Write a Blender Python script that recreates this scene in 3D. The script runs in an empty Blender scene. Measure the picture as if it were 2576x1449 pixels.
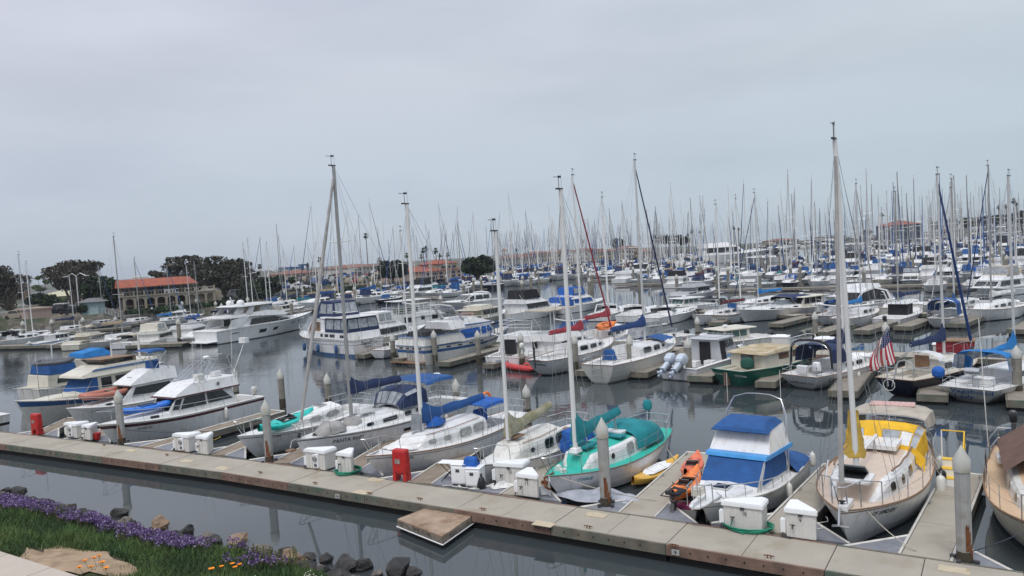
import bpy, math, random
import numpy as np
from mathutils import Vector, Matrix
R_=math.radians
scene=bpy.context.scene
# ------------------------------------------------------------------ camera
W0,H0=2576.0,1449.0
FPX=1910.0; CAMH=8.2; HORY=631.5; ROLL=R_(3.5)
_p=math.atan((H0/2-HORY)*math.cos(ROLL)/FPX)
_F=Vector((0,math.cos(_p),-math.sin(_p))); _r=Vector((1,0,0)); _u=Vector((0,math.sin(_p),math.cos(_p)))
_R=_r*math.cos(ROLL)-_u*math.sin(ROLL); _U=_r*math.sin(ROLL)+_u*math.cos(ROLL)
CAM=Vector((0,0,CAMH))
def P(x,y,z=0.0):
    D=_F*FPX+_R*(x-W0/2)-_U*(y-H0/2)
    return CAM+D*((z-CAM.z)/D.z)
def proj(v):
    q=Vector(v)-CAM; k=FPX/max(q.dot(_F),.01); return W0/2+q.dot(_R)*k, H0/2-q.dot(_U)*k
cd=bpy.data.cameras.new('camera'); cam=bpy.data.objects.new('camera',cd); scene.collection.objects.link(cam)
m=Matrix((( _R.x,_U.x,-_F.x,0),(_R.y,_U.y,-_F.y,0),(_R.z,_U.z,-_F.z,CAMH),(0,0,0,1)))
cam.matrix_world=m; cd.sensor_width=36; cd.lens=FPX/W0*36; cd.clip_start=.2; cd.clip_end=12000
scene.camera=cam
# ------------------------------------------------------------------ light
SUN_EL,SUN_AZ=R_(62),R_(200)
w=bpy.data.worlds.new('World'); scene.world=w; w.use_nodes=True
nt=w.node_tree; nt.nodes.clear()
def nd(nt,t,**k):
    n=nt.nodes.new(t)
    for a,b in k.items():
        if a in n.inputs: n.inputs[a].default_value=b
        else: setattr(n,a,b)
    return n
out=nd(nt,'ShaderNodeOutputWorld'); bg=nd(nt,'ShaderNodeBackground'); bg.inputs['Strength'].default_value=.1
sky=nd(nt,'ShaderNodeTexSky'); sky.sky_type='NISHITA'; sky.sun_disc=False; sky.sun_elevation=SUN_EL; sky.sun_rotation=SUN_AZ
tc=nd(nt,'ShaderNodeTexCoord'); sep=nd(nt,'ShaderNodeSeparateXYZ'); nt.links.new(tc.outputs['Generated'],sep.inputs[0])
mp=nd(nt,'ShaderNodeMapping'); mp.inputs['Scale'].default_value=(1.1,1.1,4.5); nt.links.new(tc.outputs['Generated'],mp.inputs[0])
nz=nd(nt,'ShaderNodeTexNoise'); nz.inputs['Scale'].default_value=1.5; nz.inputs['Detail'].default_value=5; nz.inputs['Roughness'].default_value=.5
nt.links.new(mp.outputs[0],nz.inputs['Vector'])
rampz=nd(nt,'ShaderNodeValToRGB'); nt.links.new(sep.outputs['Z'],rampz.inputs[0])
SKYK=9.9
cr=rampz.color_ramp; cr.elements[0].position=0.0; cr.elements[0].color=(.41,.475,.535,1); cr.elements[1].position=.75; cr.elements[1].color=(.62,.66,.74,1)
e=cr.elements.new(.10); e.color=(.395,.452,.508,1)
e=cr.elements.new(.22); e.color=(.445,.483,.532,1)
e=cr.elements.new(.36); e.color=(.50,.53,.595,1)
# lavender towards the left of the view, teal towards the right
mixx=nd(nt,'ShaderNodeMixRGB'); mixx.blend_type='MULTIPLY'; mixx.inputs[0].default_value=1
rx=nd(nt,'ShaderNodeValToRGB'); mr=nd(nt,'ShaderNodeMapRange'); mr.inputs[1].default_value=-.55; mr.inputs[2].default_value=.55
nt.links.new(sep.outputs['X'],mr.inputs[0]); nt.links.new(mr.outputs[0],rx.inputs[0])
rx.color_ramp.elements[0].color=(1.02,.99,1.02,1); rx.color_ramp.elements[1].color=(.95,.985,.985,1)
nt.links.new(rampz.outputs[0],mixx.inputs[1]); nt.links.new(rx.outputs[0],mixx.inputs[2])
rn=nd(nt,'ShaderNodeValToRGB'); rn.color_ramp.elements[0].position=.35; rn.color_ramp.elements[0].color=(.875,.88,.90,1); rn.color_ramp.elements[1].position=.64; rn.color_ramp.elements[1].color=(1.08,1.07,1.07,1)
nt.links.new(nz.outputs[0],rn.inputs[0])
mix2=nd(nt,'ShaderNodeMixRGB'); mix2.blend_type='MULTIPLY'; mix2.inputs[0].default_value=1
nt.links.new(mixx.outputs[0],mix2.inputs[1]); nt.links.new(rn.outputs[0],mix2.inputs[2])
sc=nd(nt,'ShaderNodeMixRGB'); sc.blend_type='MULTIPLY'; sc.inputs[0].default_value=1; sc.inputs[2].default_value=(SKYK,SKYK,SKYK,1)
nt.links.new(mix2.outputs[0],sc.inputs[1])
mixs=nd(nt,'ShaderNodeMixRGB'); mixs.inputs[0].default_value=.94
nt.links.new(sky.outputs[0],mixs.inputs[1]); nt.links.new(sc.outputs[0],mixs.inputs[2])
nt.links.new(mixs.outputs[0],bg.inputs[0]); nt.links.new(bg.outputs[0],out.inputs[0])
sl=bpy.data.lights.new('sun','SUN'); sl.energy=1.5; sl.angle=R_(28); sl.color=(1,.97,.93)
so=bpy.data.objects.new('sun',sl); scene.collection.objects.link(so)
so.rotation_euler=Vector((math.sin(SUN_AZ)*math.cos(SUN_EL),math.cos(SUN_AZ)*math.cos(SUN_EL),math.sin(SUN_EL))).to_track_quat('Z','Y').to_euler()
scene.view_settings.view_transform='Standard'; scene.view_settings.look='None'; scene.view_settings.exposure=.40; scene.view_settings.gamma=1
scene.cycles.max_bounces=6; scene.cycles.transparent_max_bounces=12; scene.cycles.caustics_reflective=False; scene.cycles.caustics_refractive=False
try: scene.cycles.use_denoising=True
except Exception: pass
# ------------------------------------------------------------------ materials
MATS={}
def M(name,col,rough=.5,metal=0.,var=.10,sc=3.,bump=0.,bsc=30.,stain=None,stth=.6,alpha=None,spec=None,stsc=None,zs=1.0):
    """procedural paint: base colour, slow value variation, optional blotchy stain colour and noise bump"""
    if name in MATS: return MATS[name]
    mt=bpy.data.materials.new(name); mt.use_nodes=True; t=mt.node_tree; b=t.nodes['Principled BSDF']
    b.inputs['Roughness'].default_value=rough; b.inputs['Metallic'].default_value=metal
    if spec is not None: b.inputs['Specular IOR Level'].default_value=spec
    co=nd(t,'ShaderNodeTexCoord'); n=nd(t,'ShaderNodeTexNoise'); n.inputs['Scale'].default_value=sc; n.inputs['Detail'].default_value=5
    t.links.new(co.outputs['Object'],n.inputs['Vector'])
    r=nd(t,'ShaderNodeValToRGB'); c=Vector(col)
    lo=c*(1-var); hi=c*(1+var)
    r.color_ramp.elements[0].position=.3; r.color_ramp.elements[1].position=.7
    r.color_ramp.elements[0].color=(*[max(0,x) for x in lo],1); r.color_ramp.elements[1].color=(*[min(1,x) for x in hi],1)
    t.links.new(n.outputs[0],r.inputs[0]); src=r.outputs[0]
    if stain:
        n2=nd(t,'ShaderNodeTexNoise'); n2.inputs['Scale'].default_value=stsc or sc*.7; n2.inputs['Detail'].default_value=8; n2.inputs['Roughness'].default_value=.65
        mp=nd(t,'ShaderNodeMapping'); mp.inputs['Location'].default_value=(7,3,1); mp.inputs['Scale'].default_value=(1,1,zs); t.links.new(co.outputs['Object'],mp.inputs[0]); t.links.new(mp.outputs[0],n2.inputs['Vector'])
        r2=nd(t,'ShaderNodeValToRGB'); r2.color_ramp.elements[0].position=stth-.06; r2.color_ramp.elements[1].position=stth+.1
        t.links.new(n2.outputs[0],r2.inputs[0])
        mx=nd(t,'ShaderNodeMixRGB'); mx.inputs[2].default_value=(*stain,1); t.links.new(r2.outputs[0],mx.inputs[0]); t.links.new(src,mx.inputs[1]); src=mx.outputs[0]
    t.links.new(src,b.inputs['Base Color'])
    if bump:
        n3=nd(t,'ShaderNodeTexNoise'); n3.inputs['Scale'].default_value=bsc; n3.inputs['Detail'].default_value=4
        t.links.new(co.outputs['Object'],n3.inputs['Vector'])
        bp=nd(t,'ShaderNodeBump'); bp.inputs['Strength'].default_value=min(1,bump); bp.inputs['Distance'].default_value=.05*max(1,bump)
        t.links.new(n3.outputs[0],bp.inputs['Height']); t.links.new(bp.outputs[0],b.inputs['Normal'])
    if alpha is not None:
        b.inputs['Alpha'].default_value=alpha
    mt.diffuse_color=(*col,1); MATS[name]=mt; return mt
WHITE=M('gelcoat_white',(.74,.745,.75),.25,var=.05,sc=1.5,stain=(.58,.56,.50),stth=.58,stsc=4.5,zs=.12)
WHITE2=M('gelcoat_offwhite',(.66,.655,.62),.35,var=.06,sc=1.6,stain=(.48,.45,.38),stth=.58,stsc=4,zs=.12)
CREAM=M('gelcoat_cream',(.62,.59,.50),.4,var=.07,sc=1.6,stain=(.45,.41,.32),stth=.64)
GREYW=M('gelcoat_grey',(.50,.51,.53),.3,var=.05)
DECKW=M('deck_white',(.72,.72,.71),.5,var=.06,sc=3,stain=(.55,.53,.48),stth=.62)
DECKC=M('deck_cream',(.55,.52,.44),.6,var=.06)
TAN=M('deck_tan',(.60,.49,.40),.65,var=.07,sc=6,bump=.1,bsc=150)
TAN2=M('deck_deep_tan',(.58,.41,.26),.65,var=.08,sc=6)
TEAK=M('teak',(.24,.14,.08),.6,var=.2,sc=8)
BOOT=M('boot_navy',(.02,.03,.06),.4,var=.1); BOOTB=M('boot_blue',(.03,.09,.22),.4); BOTTOM=M('bottom_paint',(.03,.035,.04),.8)
BLACK=M('black',(.018,.018,.02),.35); DGREY=M('dark_grey',(.06,.06,.065),.5)
NAVYH=M('navy_hull',(.012,.016,.04),.25,var=.15); GREENH=M('green_hull',(.015,.12,.09),.4,var=.12,stain=(.03,.08,.06),stth=.6)
MAROON=M('maroon',(.08,.02,.025),.4); BLUESTR=M('blue_stripe',(.03,.10,.26),.35); LBLUE=M('light_blue_stripe',(.05,.28,.62),.4); GREYSTR=M('grey_stripe',(.2,.2,.21),.4)
def canvas(n,c): return M(n,c,.85,var=.2,sc=2.2,bump=.6,bsc=4)
NAVYC=canvas('navy_canvas',(.014,.028,.085)); BLUEC=canvas('blue_canvas',(.015,.08,.25)); ROYALC=canvas('royal_canvas',(.013,.10,.39)); SKYC=canvas('pacific_blue_canvas',(.015,.17,.45))
TEALC=canvas('teal_canvas',(.01,.20,.23)); BLACKC=canvas('black_canvas',(.012,.012,.016)); REDC=canvas('red_canvas',(.32,.035,.05)); TANC=canvas('tan_canvas',(.42,.33,.22))
KHAKI=M('khaki_canvas',(.27,.25,.15),.9,var=.25,sc=3,bump=.4,bsc=6,stain=(.36,.33,.24),stth=.5); GREIGE=canvas('greige_canvas',(.40,.36,.30)); YELC=canvas('yellow_canvas',(.72,.42,.02)); YELC2=canvas('mustard_canvas',(.50,.33,.06))
GREENC=canvas('green_canvas',(.01,.07,.05)); MARC=canvas('maroon_canvas',(.10,.02,.03)); GREYC=canvas('grey_canvas',(.33,.32,.31)); WHITEC=canvas('white_canvas',(.68,.68,.67)); BROWNC=canvas('brown_canvas',(.14,.08,.06))
TURQD=M('turquoise_deck',(.03,.45,.36),.6,var=.08,sc=5,stain=(.06,.38,.30),stth=.6)
GLASS=M('dark_glass',(.015,.018,.02),.06,var=.3,sc=1.2); GLASSG=M('green_glass',(.05,.10,.09),.06,var=.2); CURT=M('curtain_glass',(.33,.34,.33),.2,var=.35,sc=9)
VINYL=M('clear_vinyl',(.30,.32,.34),.12,var=.35,sc=3); GLASST=M('tinted_clear',(.10,.12,.13),.05,var=.3)
ALU=M('aluminium',(.62,.62,.61),.38,.35,var=.08); ALUG=M('aluminium_grey',(.36,.36,.35),.45,.3,var=.1); MASTW=M('mast_white',(.72,.72,.70),.35,var=.05,sc=1)
STEEL=M('stainless',(.55,.56,.57),.25,.85,var=.1); WIRE=M('wire',(.30,.31,.32),.4,.6); ROPE=M('rope',(.45,.42,.36),.9,bump=.2,bsc=60); ROPED=M('rope_dark',(.04,.05,.07),.9)
CONC=M('dock_concrete',(.36,.33,.275),.85,var=.08,sc=1.1,stain=(.29,.25,.19),stth=.59,bump=.06,bsc=90)
CONCG=M('dock_grey_filler',(.20,.21,.24),.8,var=.10,sc=4,bump=.08,bsc=90,stain=(.28,.27,.27),stth=.6)
WOOD=M('dock_timber',(.16,.145,.115),.85,var=.30,sc=2.2,bump=.3,bsc=25,stain=(.10,.14,.11),stth=.55)
WOODR=M('dock_timber_brown',(.20,.13,.10),.85,var=.25,sc=3,bump=.3,bsc=25)
FLOAT=M('float_black',(.012,.012,.012),.7); RAILW=M('rub_rail_white',(.62,.60,.55),.6,var=.12,sc=5); JOINT=M('joint_dark',(.10,.09,.075),.9)
PILE=M('pile_concrete',(.33,.33,.32),.8,var=.12,sc=2,bump=.12,bsc=40,stain=(.25,.23,.19),stth=.58)
PILEW=M('pile_weathered',(.24,.225,.19),.9,var=.22,sc=2.4,bump=.2,bsc=30,stain=(.14,.125,.10),stth=.56)
PCAP=M('pile_cap',(.50,.50,.46),.5,var=.08,stain=(.42,.39,.30),stth=.62); RUST=M('rust',(.16,.055,.02),.9,var=.4,sc=9,bump=.3)
PLAST=M('dockbox_plastic',(.66,.65,.62),.5,var=.05,sc=4,stain=(.42,.40,.36),stth=.68); LIDW=M('dockbox_lid',(.84,.85,.86),.35,var=.03)
RED=M('red_plastic',(.45,.02,.02),.4,var=.12,sc=4); ORANGE=M('orange',(.85,.22,.04),.45,var=.1); YEL=M('yellow_paint',(.80,.52,.04),.5); GREENHOSE=M('green_hose',(.01,.22,.13),.45)
TURQ=M('turquoise_plastic',(.01,.50,.44),.4,var=.08); BLUEK=M('blue_plastic',(.02,.16,.62),.4,var=.25,sc=2); SALMON=M('salmon',(.45,.17,.12),.5); REDI=M('red_inflatable',(.52,.05,.05),.5,var=.12)
GREYI=M('grey_inflatable',(.10,.105,.12),.6,var=.2); PINK=M('pink',(.5,.08,.22),.5); ALUD=M('dinghy_grey',(.30,.30,.28),.6,var=.2)
RUBBER=M('rubber',(.02,.02,.02),.8); GREENCH=M('green_chair',(.06,.13,.08),.7)
# ------------------------------------------------------------------ mesh builder
COL=scene.collection
def setp(o,label=None,cat=None,group=None,kind=None):
    if label: o['label']=label
    if cat: o['category']=cat
    if group: o['group']=group
    if kind: o['kind']=kind
    return o
def empty(name,loc=(0,0,0),rz=0,label=None,cat=None,group=None,scale=1):
    o=bpy.data.objects.new(name,None); o.empty_display_size=.3; COL.objects.link(o); o.location=loc; o.rotation_euler=(0,0,rz); o.scale=(scale,)*3
    return setp(o,label,cat,group)
class MB:
    def __init__(s,name='mesh',parent=None,bevel=0): s.v=[];s.f=[];s.m=[];s.mats=[];s.name=name;s.parent=parent;s.bevel=bevel;s.obj=None;s.label=None
    def mi(s,mt):
        if mt not in s.mats: s.mats.append(mt)
        return s.mats.index(mt)
    def add(s,vs,fs,mt):
        b=len(s.v); s.v.extend([tuple(q) for q in vs]); k=s.mi(mt)
        for f in fs: s.f.append(tuple(b+i for i in f)); s.m.append(k)
        return s
    def box(s,x,y,z,sx,sy,sz,mt,rz=0,tx=1,ty=1):
        c,n=math.cos(rz),math.sin(rz); vs=[]
        for zz,kx,ky in ((0,1,1),(sz,tx,ty)):
            for a,b in ((-1,-1),(1,-1),(1,1),(-1,1)):
                X=a*sx/2*kx;Y=b*sy/2*ky; vs.append((x+X*c-Y*n,y+X*n+Y*c,z+zz))
        return s.add(vs,[(3,2,1,0),(4,5,6,7),(0,1,5,4),(1,2,6,5),(2,3,7,6),(3,0,4,7)],mt)
    def prismz(s,poly,z0,z1,mt,top=None,ex=0):
        n=len(poly); cx=sum(p[0] for p in poly)/n; cy=sum(p[1] for p in poly)/n
        a=sum(poly[i][0]*poly[(i+1)%n][1]-poly[(i+1)%n][0]*poly[i][1] for i in range(n))
        if a<0: poly=poly[::-1]
        vs=[(x,y,z0) for x,y in poly]+[(cx+(x-cx)*(1+ex),cy+(y-cy)*(1+ex),z1) for x,y in poly]
        s.add(vs,[tuple(range(n))[::-1]]+[(i,(i+1)%n,n+(i+1)%n,n+i) for i in range(n)],mt)
        return s.add(vs[n:],[tuple(range(n))],top or mt)
    def tube(s,pts,r,mt,n=6,closed=False,r1=None,cap=True):
        pts=[Vector(p) for p in pts]; k=len(pts); vs=[]
        up=None
        for i,p in enumerate(pts):
            if closed: d=pts[(i+1)%k]-pts[i-1]
            else: d=pts[min(i+1,k-1)]-pts[max(i-1,0)]
            if d.length<1e-6: d=Vector((0,0,1))
            d.normalize()
            a=(up if up is not None else (Vector((0,0,1)) if abs(d.z)<.9 else Vector((1,0,0))))
            b=d.cross(a)
            if b.length<1e-4: b=d.cross(Vector((0,1,0)))
            b.normalize(); a=b.cross(d); up=a
            rr=r if r1 is None else r+(r1-r)*i/(k-1)
            if hasattr(r,'__len__'): rr=r[i]
            for j in range(n):
                t=2*math.pi*j/n; vs.append(p+a*math.cos(t)*rr+b*math.sin(t)*rr)
        fs=[]
        for i in range(k if closed else k-1):
            i2=(i+1)%k
            for j in range(n): fs.append((i*n+j,i*n+(j+1)%n,i2*n+(j+1)%n,i2*n+j))
        if cap and not closed: fs+= [tuple(range(n))[::-1],tuple((k-1)*n+j for j in range(n))]
        return s.add(vs,fs,mt)
    def grid(s,rows,mt,skip=None,close=False,flip=False):
        a=len(rows);b=len(rows[0]); vs=[p for r in rows for p in r]; fs=[]
        for i in range(a-1):
            for j in range(b if close else b-1):
                if skip and skip(i,j): continue
                j2=(j+1)%b; q=(i*b+j,i*b+j2,(i+1)*b+j2,(i+1)*b+j)
                fs.append(q[::-1] if flip else q)
        return s.add(vs,fs,mt)
    def lathe(s,prof,mt,c=(0,0,0),n=12,ax=None,sq=(1,1)):
        rows=[]
        for r,z in prof: rows.append([Vector((r*sq[0]*math.cos(2*math.pi*j/n),r*sq[1]*math.sin(2*math.pi*j/n),z)) for j in range(n)])
        if ax is not None:
            q=Vector(ax).to_track_quat('Z','Y'); rows=[[q@p for p in r] for r in rows]
        c=Vector(c); return s.grid([[p+c for p in r] for r in rows],mt,close=True)
    def profile(s,poly,wf,mt,cap=True,nx=None):
        """side profile polygon (x,z) swept between -w and +w, w=wf(x,z)"""
        n=len(poly); L=[(x,wf(x,z),z) for x,z in poly]; Rr=[(x,-wf(x,z),z) for x,z in poly]
        a=sum(poly[i][0]*poly[(i+1)%n][1]-poly[(i+1)%n][0]*poly[i][1] for i in range(n))
        fs=[(i,(i+1)%n,n+(i+1)%n,n+i) for i in range(n)]
        if a<0: fs=[f[::-1] for f in fs]
        s.add(L+Rr,fs,mt)
        c1=tuple(range(n)); c2=tuple(range(n,2*n))
        if a>0: c1=c1[::-1]
        else: c2=c2[::-1]
        return s.add(L+Rr,[c1,c2],mt)
    def build(s,parent=None,name=None,smooth=True):
        me=bpy.data.meshes.new(name or s.name); me.from_pydata(s.v,[],s.f)
        for mt in s.mats: me.materials.append(mt)
        me.polygons.foreach_set('material_index',s.m)
        if smooth and len(s.f):
            me.polygons.foreach_set('use_smooth',[True]*len(s.f))
            try: me.set_sharp_from_angle(angle=R_(38))
            except Exception: pass
        me.update()
        o=bpy.data.objects.new(name or s.name,me); COL.objects.link(o)
        if parent is not None: o.parent=parent
        if s.bevel:
            b=o.modifiers.new('bevel','BEVEL'); b.width=s.bevel; b.segments=2; b.limit_method='ANGLE'; b.angle_limit=R_(40)
        if s.label: o['label']=s.label
        s.obj=o; return o
def text(parent,s,size,loc,xdir,ydir,mt,name='lettering',shear=0,ext=.003,align='CENTER'):
    cu=bpy.data.curves.new('t','FONT'); cu.body=s; cu.size=size; cu.extrude=ext; cu.shear=shear; cu.align_x=align; cu.align_y='CENTER'; cu.resolution_u=2
    t=bpy.data.objects.new('t',cu); COL.objects.link(t); bpy.context.view_layer.update()
    me=bpy.data.meshes.new_from_object(t.evaluated_get(bpy.context.evaluated_depsgraph_get()))
    bpy.data.objects.remove(t); bpy.data.curves.remove(cu)
    me.materials.clear(); me.materials.append(mt)
    o=bpy.data.objects.new(name,me); COL.objects.link(o); o.parent=parent
    X=Vector(xdir).normalized(); Y=Vector(ydir); Y=(Y-X*Y.dot(X)).normalized(); Z=X.cross(Y)
    o.matrix_local=Matrix(((X.x,Y.x,Z.x,loc[0]),(X.y,Y.y,Z.y,loc[1]),(X.z,Y.z,Z.z,loc[2]),(0,0,0,1)))
    return o
def lerp(a,b,t): return a+(b-a)*t
# ------------------------------------------------------------------ boats
DN=Vector((.528,.849,0)); DD=Vector((.849,-.528,0))   # away from camera across the docks / along the docks
class Boat:
    def __init__(s,name,label,cat,group=None,lod=0):
        s.nm=name;s.label=label;s.cat=cat;s.group=group;s.lod=lod;s.parts=[];s.texts=[];s.one=MB(name) if lod==2 else None; s.zdef=1.0
    def p(s,name,under=None,bevel=0,label=None):
        if s.lod==2: return s.one
        m=MB(name,under,bevel if s.lod==0 else 0); m.label=label; s.parts.append(m); return m
    def hull(s,L=8,B=2.6,fb=(1.2,.95,1.0),bo=.9,so=.5,tw=.6,twl=.7,pm=.45,pe=2.2,q=.6,rm=.86,rb=.3,H=WHITE,boot=BOOT,bot=BOTTOM,stripes=(),deck=DECKW,cock=None,rail=TEAK,tmat=None,cockmat=None,N=None,rr=.022,bootz=.09,rmat=None):
        s.L=L;s.B=B;s.fb=fb;s.pm=pm;s.tw=tw;s.pe=pe
        N=N or (18 if s.lod==0 else 11 if s.lod==1 else 6)
        ts=[(i/N)**.85 if i else 0 for i in range(N+1)]
        def g(t):
            if t<pm: return lerp(tw,1,1-(1-t/pm)**2)
            return max(0,1-((t-pm)/(1-pm))**pe)
        s.ws=lambda x:B/2*g(min(1,max(0,x/L+.5)))
        def zs(x):
            t=min(1,max(0,x/L+.5)); a,b,c=fb[2],fb[1],fb[0]
            return (lerp(a,b,1-(1-t/.45)**2) if t<.45 else lerp(b,c,((t-.45)/.55)**2))
        s.zs=zs
        fr=[.3,.6] if s.lod<2 else [.5]
        for a,b_,mm in stripes: fr+=[a,b_]
        fr=sorted(set(fr+[1.0])); lv=[('z',-.3),('z',0),('z',bootz)]+[('f',a) for a in fr]
        def pt(t,l,sd):
            xs=-L/2+L*t; Z=zs(xs); z=l[1] if l[0]=='z' else bootz+(Z-bootz)*l[1]; v=z/Z
            xw=lerp(-L/2+so,L/2-bo,t); vb=max(v,0)**.8
            x=lerp(xw,xs,vb) if v>=0 else xw-(.35*bo*(-v))*t+.3*so*(-v)*(1-t)
            rt=lerp(rm,rb,max(0,(t-.35)/.65)**1.5) if t>.35 else lerp(twl,rm,t/.35)
            k=rt+(1-rt)*max(v,0)**q
            if v<0: k=rt*(1+v*1.1)
            return (x,sd*B/2*g(t)*k,z)
        s.hp=pt
        def side(x,f,sd=1):  # point on topsides at sheer position x, height fraction f
            return Vector(pt(min(1,max(0,x/L+.5)),('f',f),sd))
        s.side=side
        h=s.p('hull'); s.hullp=h
        rows=[[pt(t,l,1) for l in lv] for t in ts]; rowr=[[pt(t,l,-1) for l in lv] for t in ts]
        for j in range(len(lv)-1):
            z0=lv[j]; mt=H
            if z0==('z',-.3): mt=bot
            elif z0==('z',0): mt=boot
            else:
                lo=lv[j][1] if lv[j][0]=='f' else 0; hi=lv[j+1][1]; mid=(lo+hi)/2
                for a,b_,mm in stripes:
                    if a<=mid<=b_: mt=mm
            h.grid([[r[j],r[j+1]] for r in rows],mt,flip=True); h.grid([[r[j],r[j+1]] for r in rowr],mt)
            h.add([rows[0][j],rows[0][j+1],rowr[0][j+1],rowr[0][j]],[(0,1,2,3)],(tmat or mt) if mt is H or tmat else mt)
        # deck
        d=s.p('deck'); xs=[-L/2+L*t for t in ts]
        ck=cock
        if ck: xs=sorted(set([x for x in xs if min(abs(x-ck[0]),abs(x-ck[1]))>.12]+[ck[0],ck[1]]))
        cw=ck[2] if ck else B*.2
        dr=[]
        for x in xs:
            w=s.ws(x); z=zs(x)-.01; c=min(cw,w*.9); dr.append([(x,-w,z),(x,-c,z+.035),(x,c,z+.035),(x,w,z)])
        def sk(i,j): return bool(ck) and j==1 and xs[i]>=ck[0]-.01 and xs[i+1]<=ck[1]+.01
        d.grid(dr,deck,skip=sk,flip=True); s.deckm=d
        if ck:
            c=s.p('cockpit'); x0,x1,cw,dp=ck; a0=min(cw,s.ws(x0)*.9); z0=min(zs(x0),zs(x1))+.03; fl=z0-dp; cm=cockmat or deck
            q4=[(x0,-a0),(x1,-cw),(x1,cw),(x0,a0)]; z_=[zs(x0)+.02,zs(x1)+.02,zs(x1)+.02,zs(x0)+.02]
            vs=[(a,b,fl) for a,b in q4]+[(a,b,zz) for (a,b),zz in zip(q4,z_)]
            c.add(vs,[(0,1,2,3),(0,4,5,1),(1,5,6,2),(2,6,7,3),(3,7,4,0)],cm)
            if s.lod<2:
                for sd in (-1,1): c.box((x0+x1)/2,sd*(cw-.16),fl,(x1-x0)*.96,.3,dp*.55,cm)
        if rail and s.lod<2:
            for sd in (-1,1):
                h.tube([(x,sd*s.ws(x),zs(x)+.008) for x in [-L/2+L*t for t in ts]],rr,rail,n=5)
            h.tube([(-L/2,-s.ws(-L/2),zs(-L/2)+.008),(-L/2,s.ws(-L/2),zs(-L/2)+.008)],rr,rail,n=5)
        return s
    def trunk(s,xa,xf,ha,hf,wf=.62,mt=WHITE,top=None,slope=.6,wins=(),name='cabin',wmax=9,frame=ALU,glass=GLASS,hatch=(),rails=False,camber=.07):
        c=s.p(name); N=8 if s.lod<2 else 3; xs=[lerp(xa,xf-slope,i/N) for i in range(N+1)]+[xf-slope*.4,xf]
        def hh(x):
            b=lerp(ha,hf,min(1,(x-xa)/(xf-slope-xa)))
            return b if x<=xf-slope else b*max(.02,1-((x-xf+slope)/slope)**1.4)
        def wc(x):
            w=min(wf*s.ws(x)+.05,wmax)
            if x>xf-slope: w=min(w,wc(xf-slope)*(1-.35*((x-xf+slope)/slope)**2))
            return w
        def sec(x):
            z=s.zs(x)-.02; h=hh(x); w=wc(x); a=[(w,0),(w*.94,.7*h),(w*.86,.93*h),(w*.7,h)]
            pts=[(x,-y,z+k) for y,k in a]+[(x,0,z+h+camber*min(1,h*3))]+[(x,y,z+k) for y,k in a[::-1]]
            return pts
        rows=[sec(x) for x in xs]
        for j in range(8):
            mm=(top or mt) if 3<=j<=4 else mt
            c.grid([[r[j],r[j+1]] for r in rows],mm,flip=True)
        c.add(rows[0],[tuple(range(9))],mt); c.add(rows[-1],[tuple(range(9))[::-1]],mt)
        s.tp=lambda x,v,sd=1,o=.0:Vector((x,sd*(wc(x)*(1-.06*v/.7)+o),s.zs(x)-.02+hh(x)*v))
        s.ttop=lambda x:s.zs(x)-.02+hh(x)+camber*.9
        s.th=hh
        if s.lod<2:
            for sd in (-1,1):
                for wn in wins:
                    x0,x1,v0,v1=wn[:4]; k=wn[4] if len(wn)>4 else .25
                    s.win(c,lambda a,b,o:s.tp(lerp(x0,x1,a),lerp(v0,v1,b),sd,o),sd,k,frame,wn[5] if len(wn)>5 else glass)
                if rails: c.tube([s.tp(x,.99,sd,-.12)+Vector((0,0,.05)) for x in (xa+.3,(xa+xf)/2,xf-slope-.1)],.018,TEAK,n=4)
            for hx,hw in hatch:
                k=s.p('hatch',c,.01); z=s.ttop(hx); k.box(hx,0,z-.02,hw,hw,.05,ALU); k.box(hx,0,z+.03,hw*.86,hw*.86,.012,GLASS)
        else:
            for sd in (-1,1):
                for wn in wins[:2]:
                    x0,x1,v0,v1=wn[:4]; q=[s.tp(x,v,sd,.02) for x,v in ((x0,v0),(x1,v0),(x1,v1),(x0,v1))]
                    c.add(q,[(0,1,2,3) if sd<0 else (3,2,1,0)],GLASS)
        return c
    def win(s,under,fn,sd,k=.2,frame=ALU,glass=GLASS,name='window',fw=.12):
        """rounded-corner window patch: fn(a,b,offset) maps unit square to surface"""
        if s.lod==2:
            q=[fn(a,b,.02) for a,b in ((0,0),(1,0),(1,1),(0,1))]; s.one.add(q,[(0,1,2,3) if sd<0 else (3,2,1,0)],glass); return
        w=s.p(name,under); uv=[(k,0),(1-k,0),(1,k*1.3),(1,1-k*1.3),(1-k,1),(k,1),(0,1-k*1.3),(0,k*1.3)] if k>0 else [(0,0),(1,0),(1,1),(0,1)]
        n=len(uv); f=tuple(range(n)) if sd<0 else tuple(range(n))[::-1]
        if frame:
            e=[(.5+(a-.5)*(1+fw),.5+(b-.5)*(1+fw*1.6)) for a,b in uv]
            w.add([fn(a,b,.006) for a,b in e]+[fn(a,b,-.01) for a,b in e],[f]+[(i,n+i,n+(i+1)%n,(i+1)%n) for i in range(n)],frame)
        w.add([fn(a,b,.011) for a,b in uv],[f],glass)
    def mast(s,x,H,z0=None,r=.06,mt=ALU,spr=((.52,.55),),boom=None,cover=None,ch=.5,furl=None,rake=0,heel=0,fx=None,bz=(1.0,1.1),fr=.05,vane=True,back=True,furlz=(.3,.97),coll=1.0,spiral=False,wide=.13):
        z0=s.zs(x) if z0 is None else z0
        top=Vector((x-rake,heel,H)); base=Vector((x,0,z0)); at=lambda f:base.lerp(top,f)
        m=s.p('mast'); m.tube([base,at(.5),top],r if s.lod<2 else max(r,.10),mt,n=8 if s.lod<2 else 4,r1=r*.8); s.mastm=m; s.mtop=top
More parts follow.
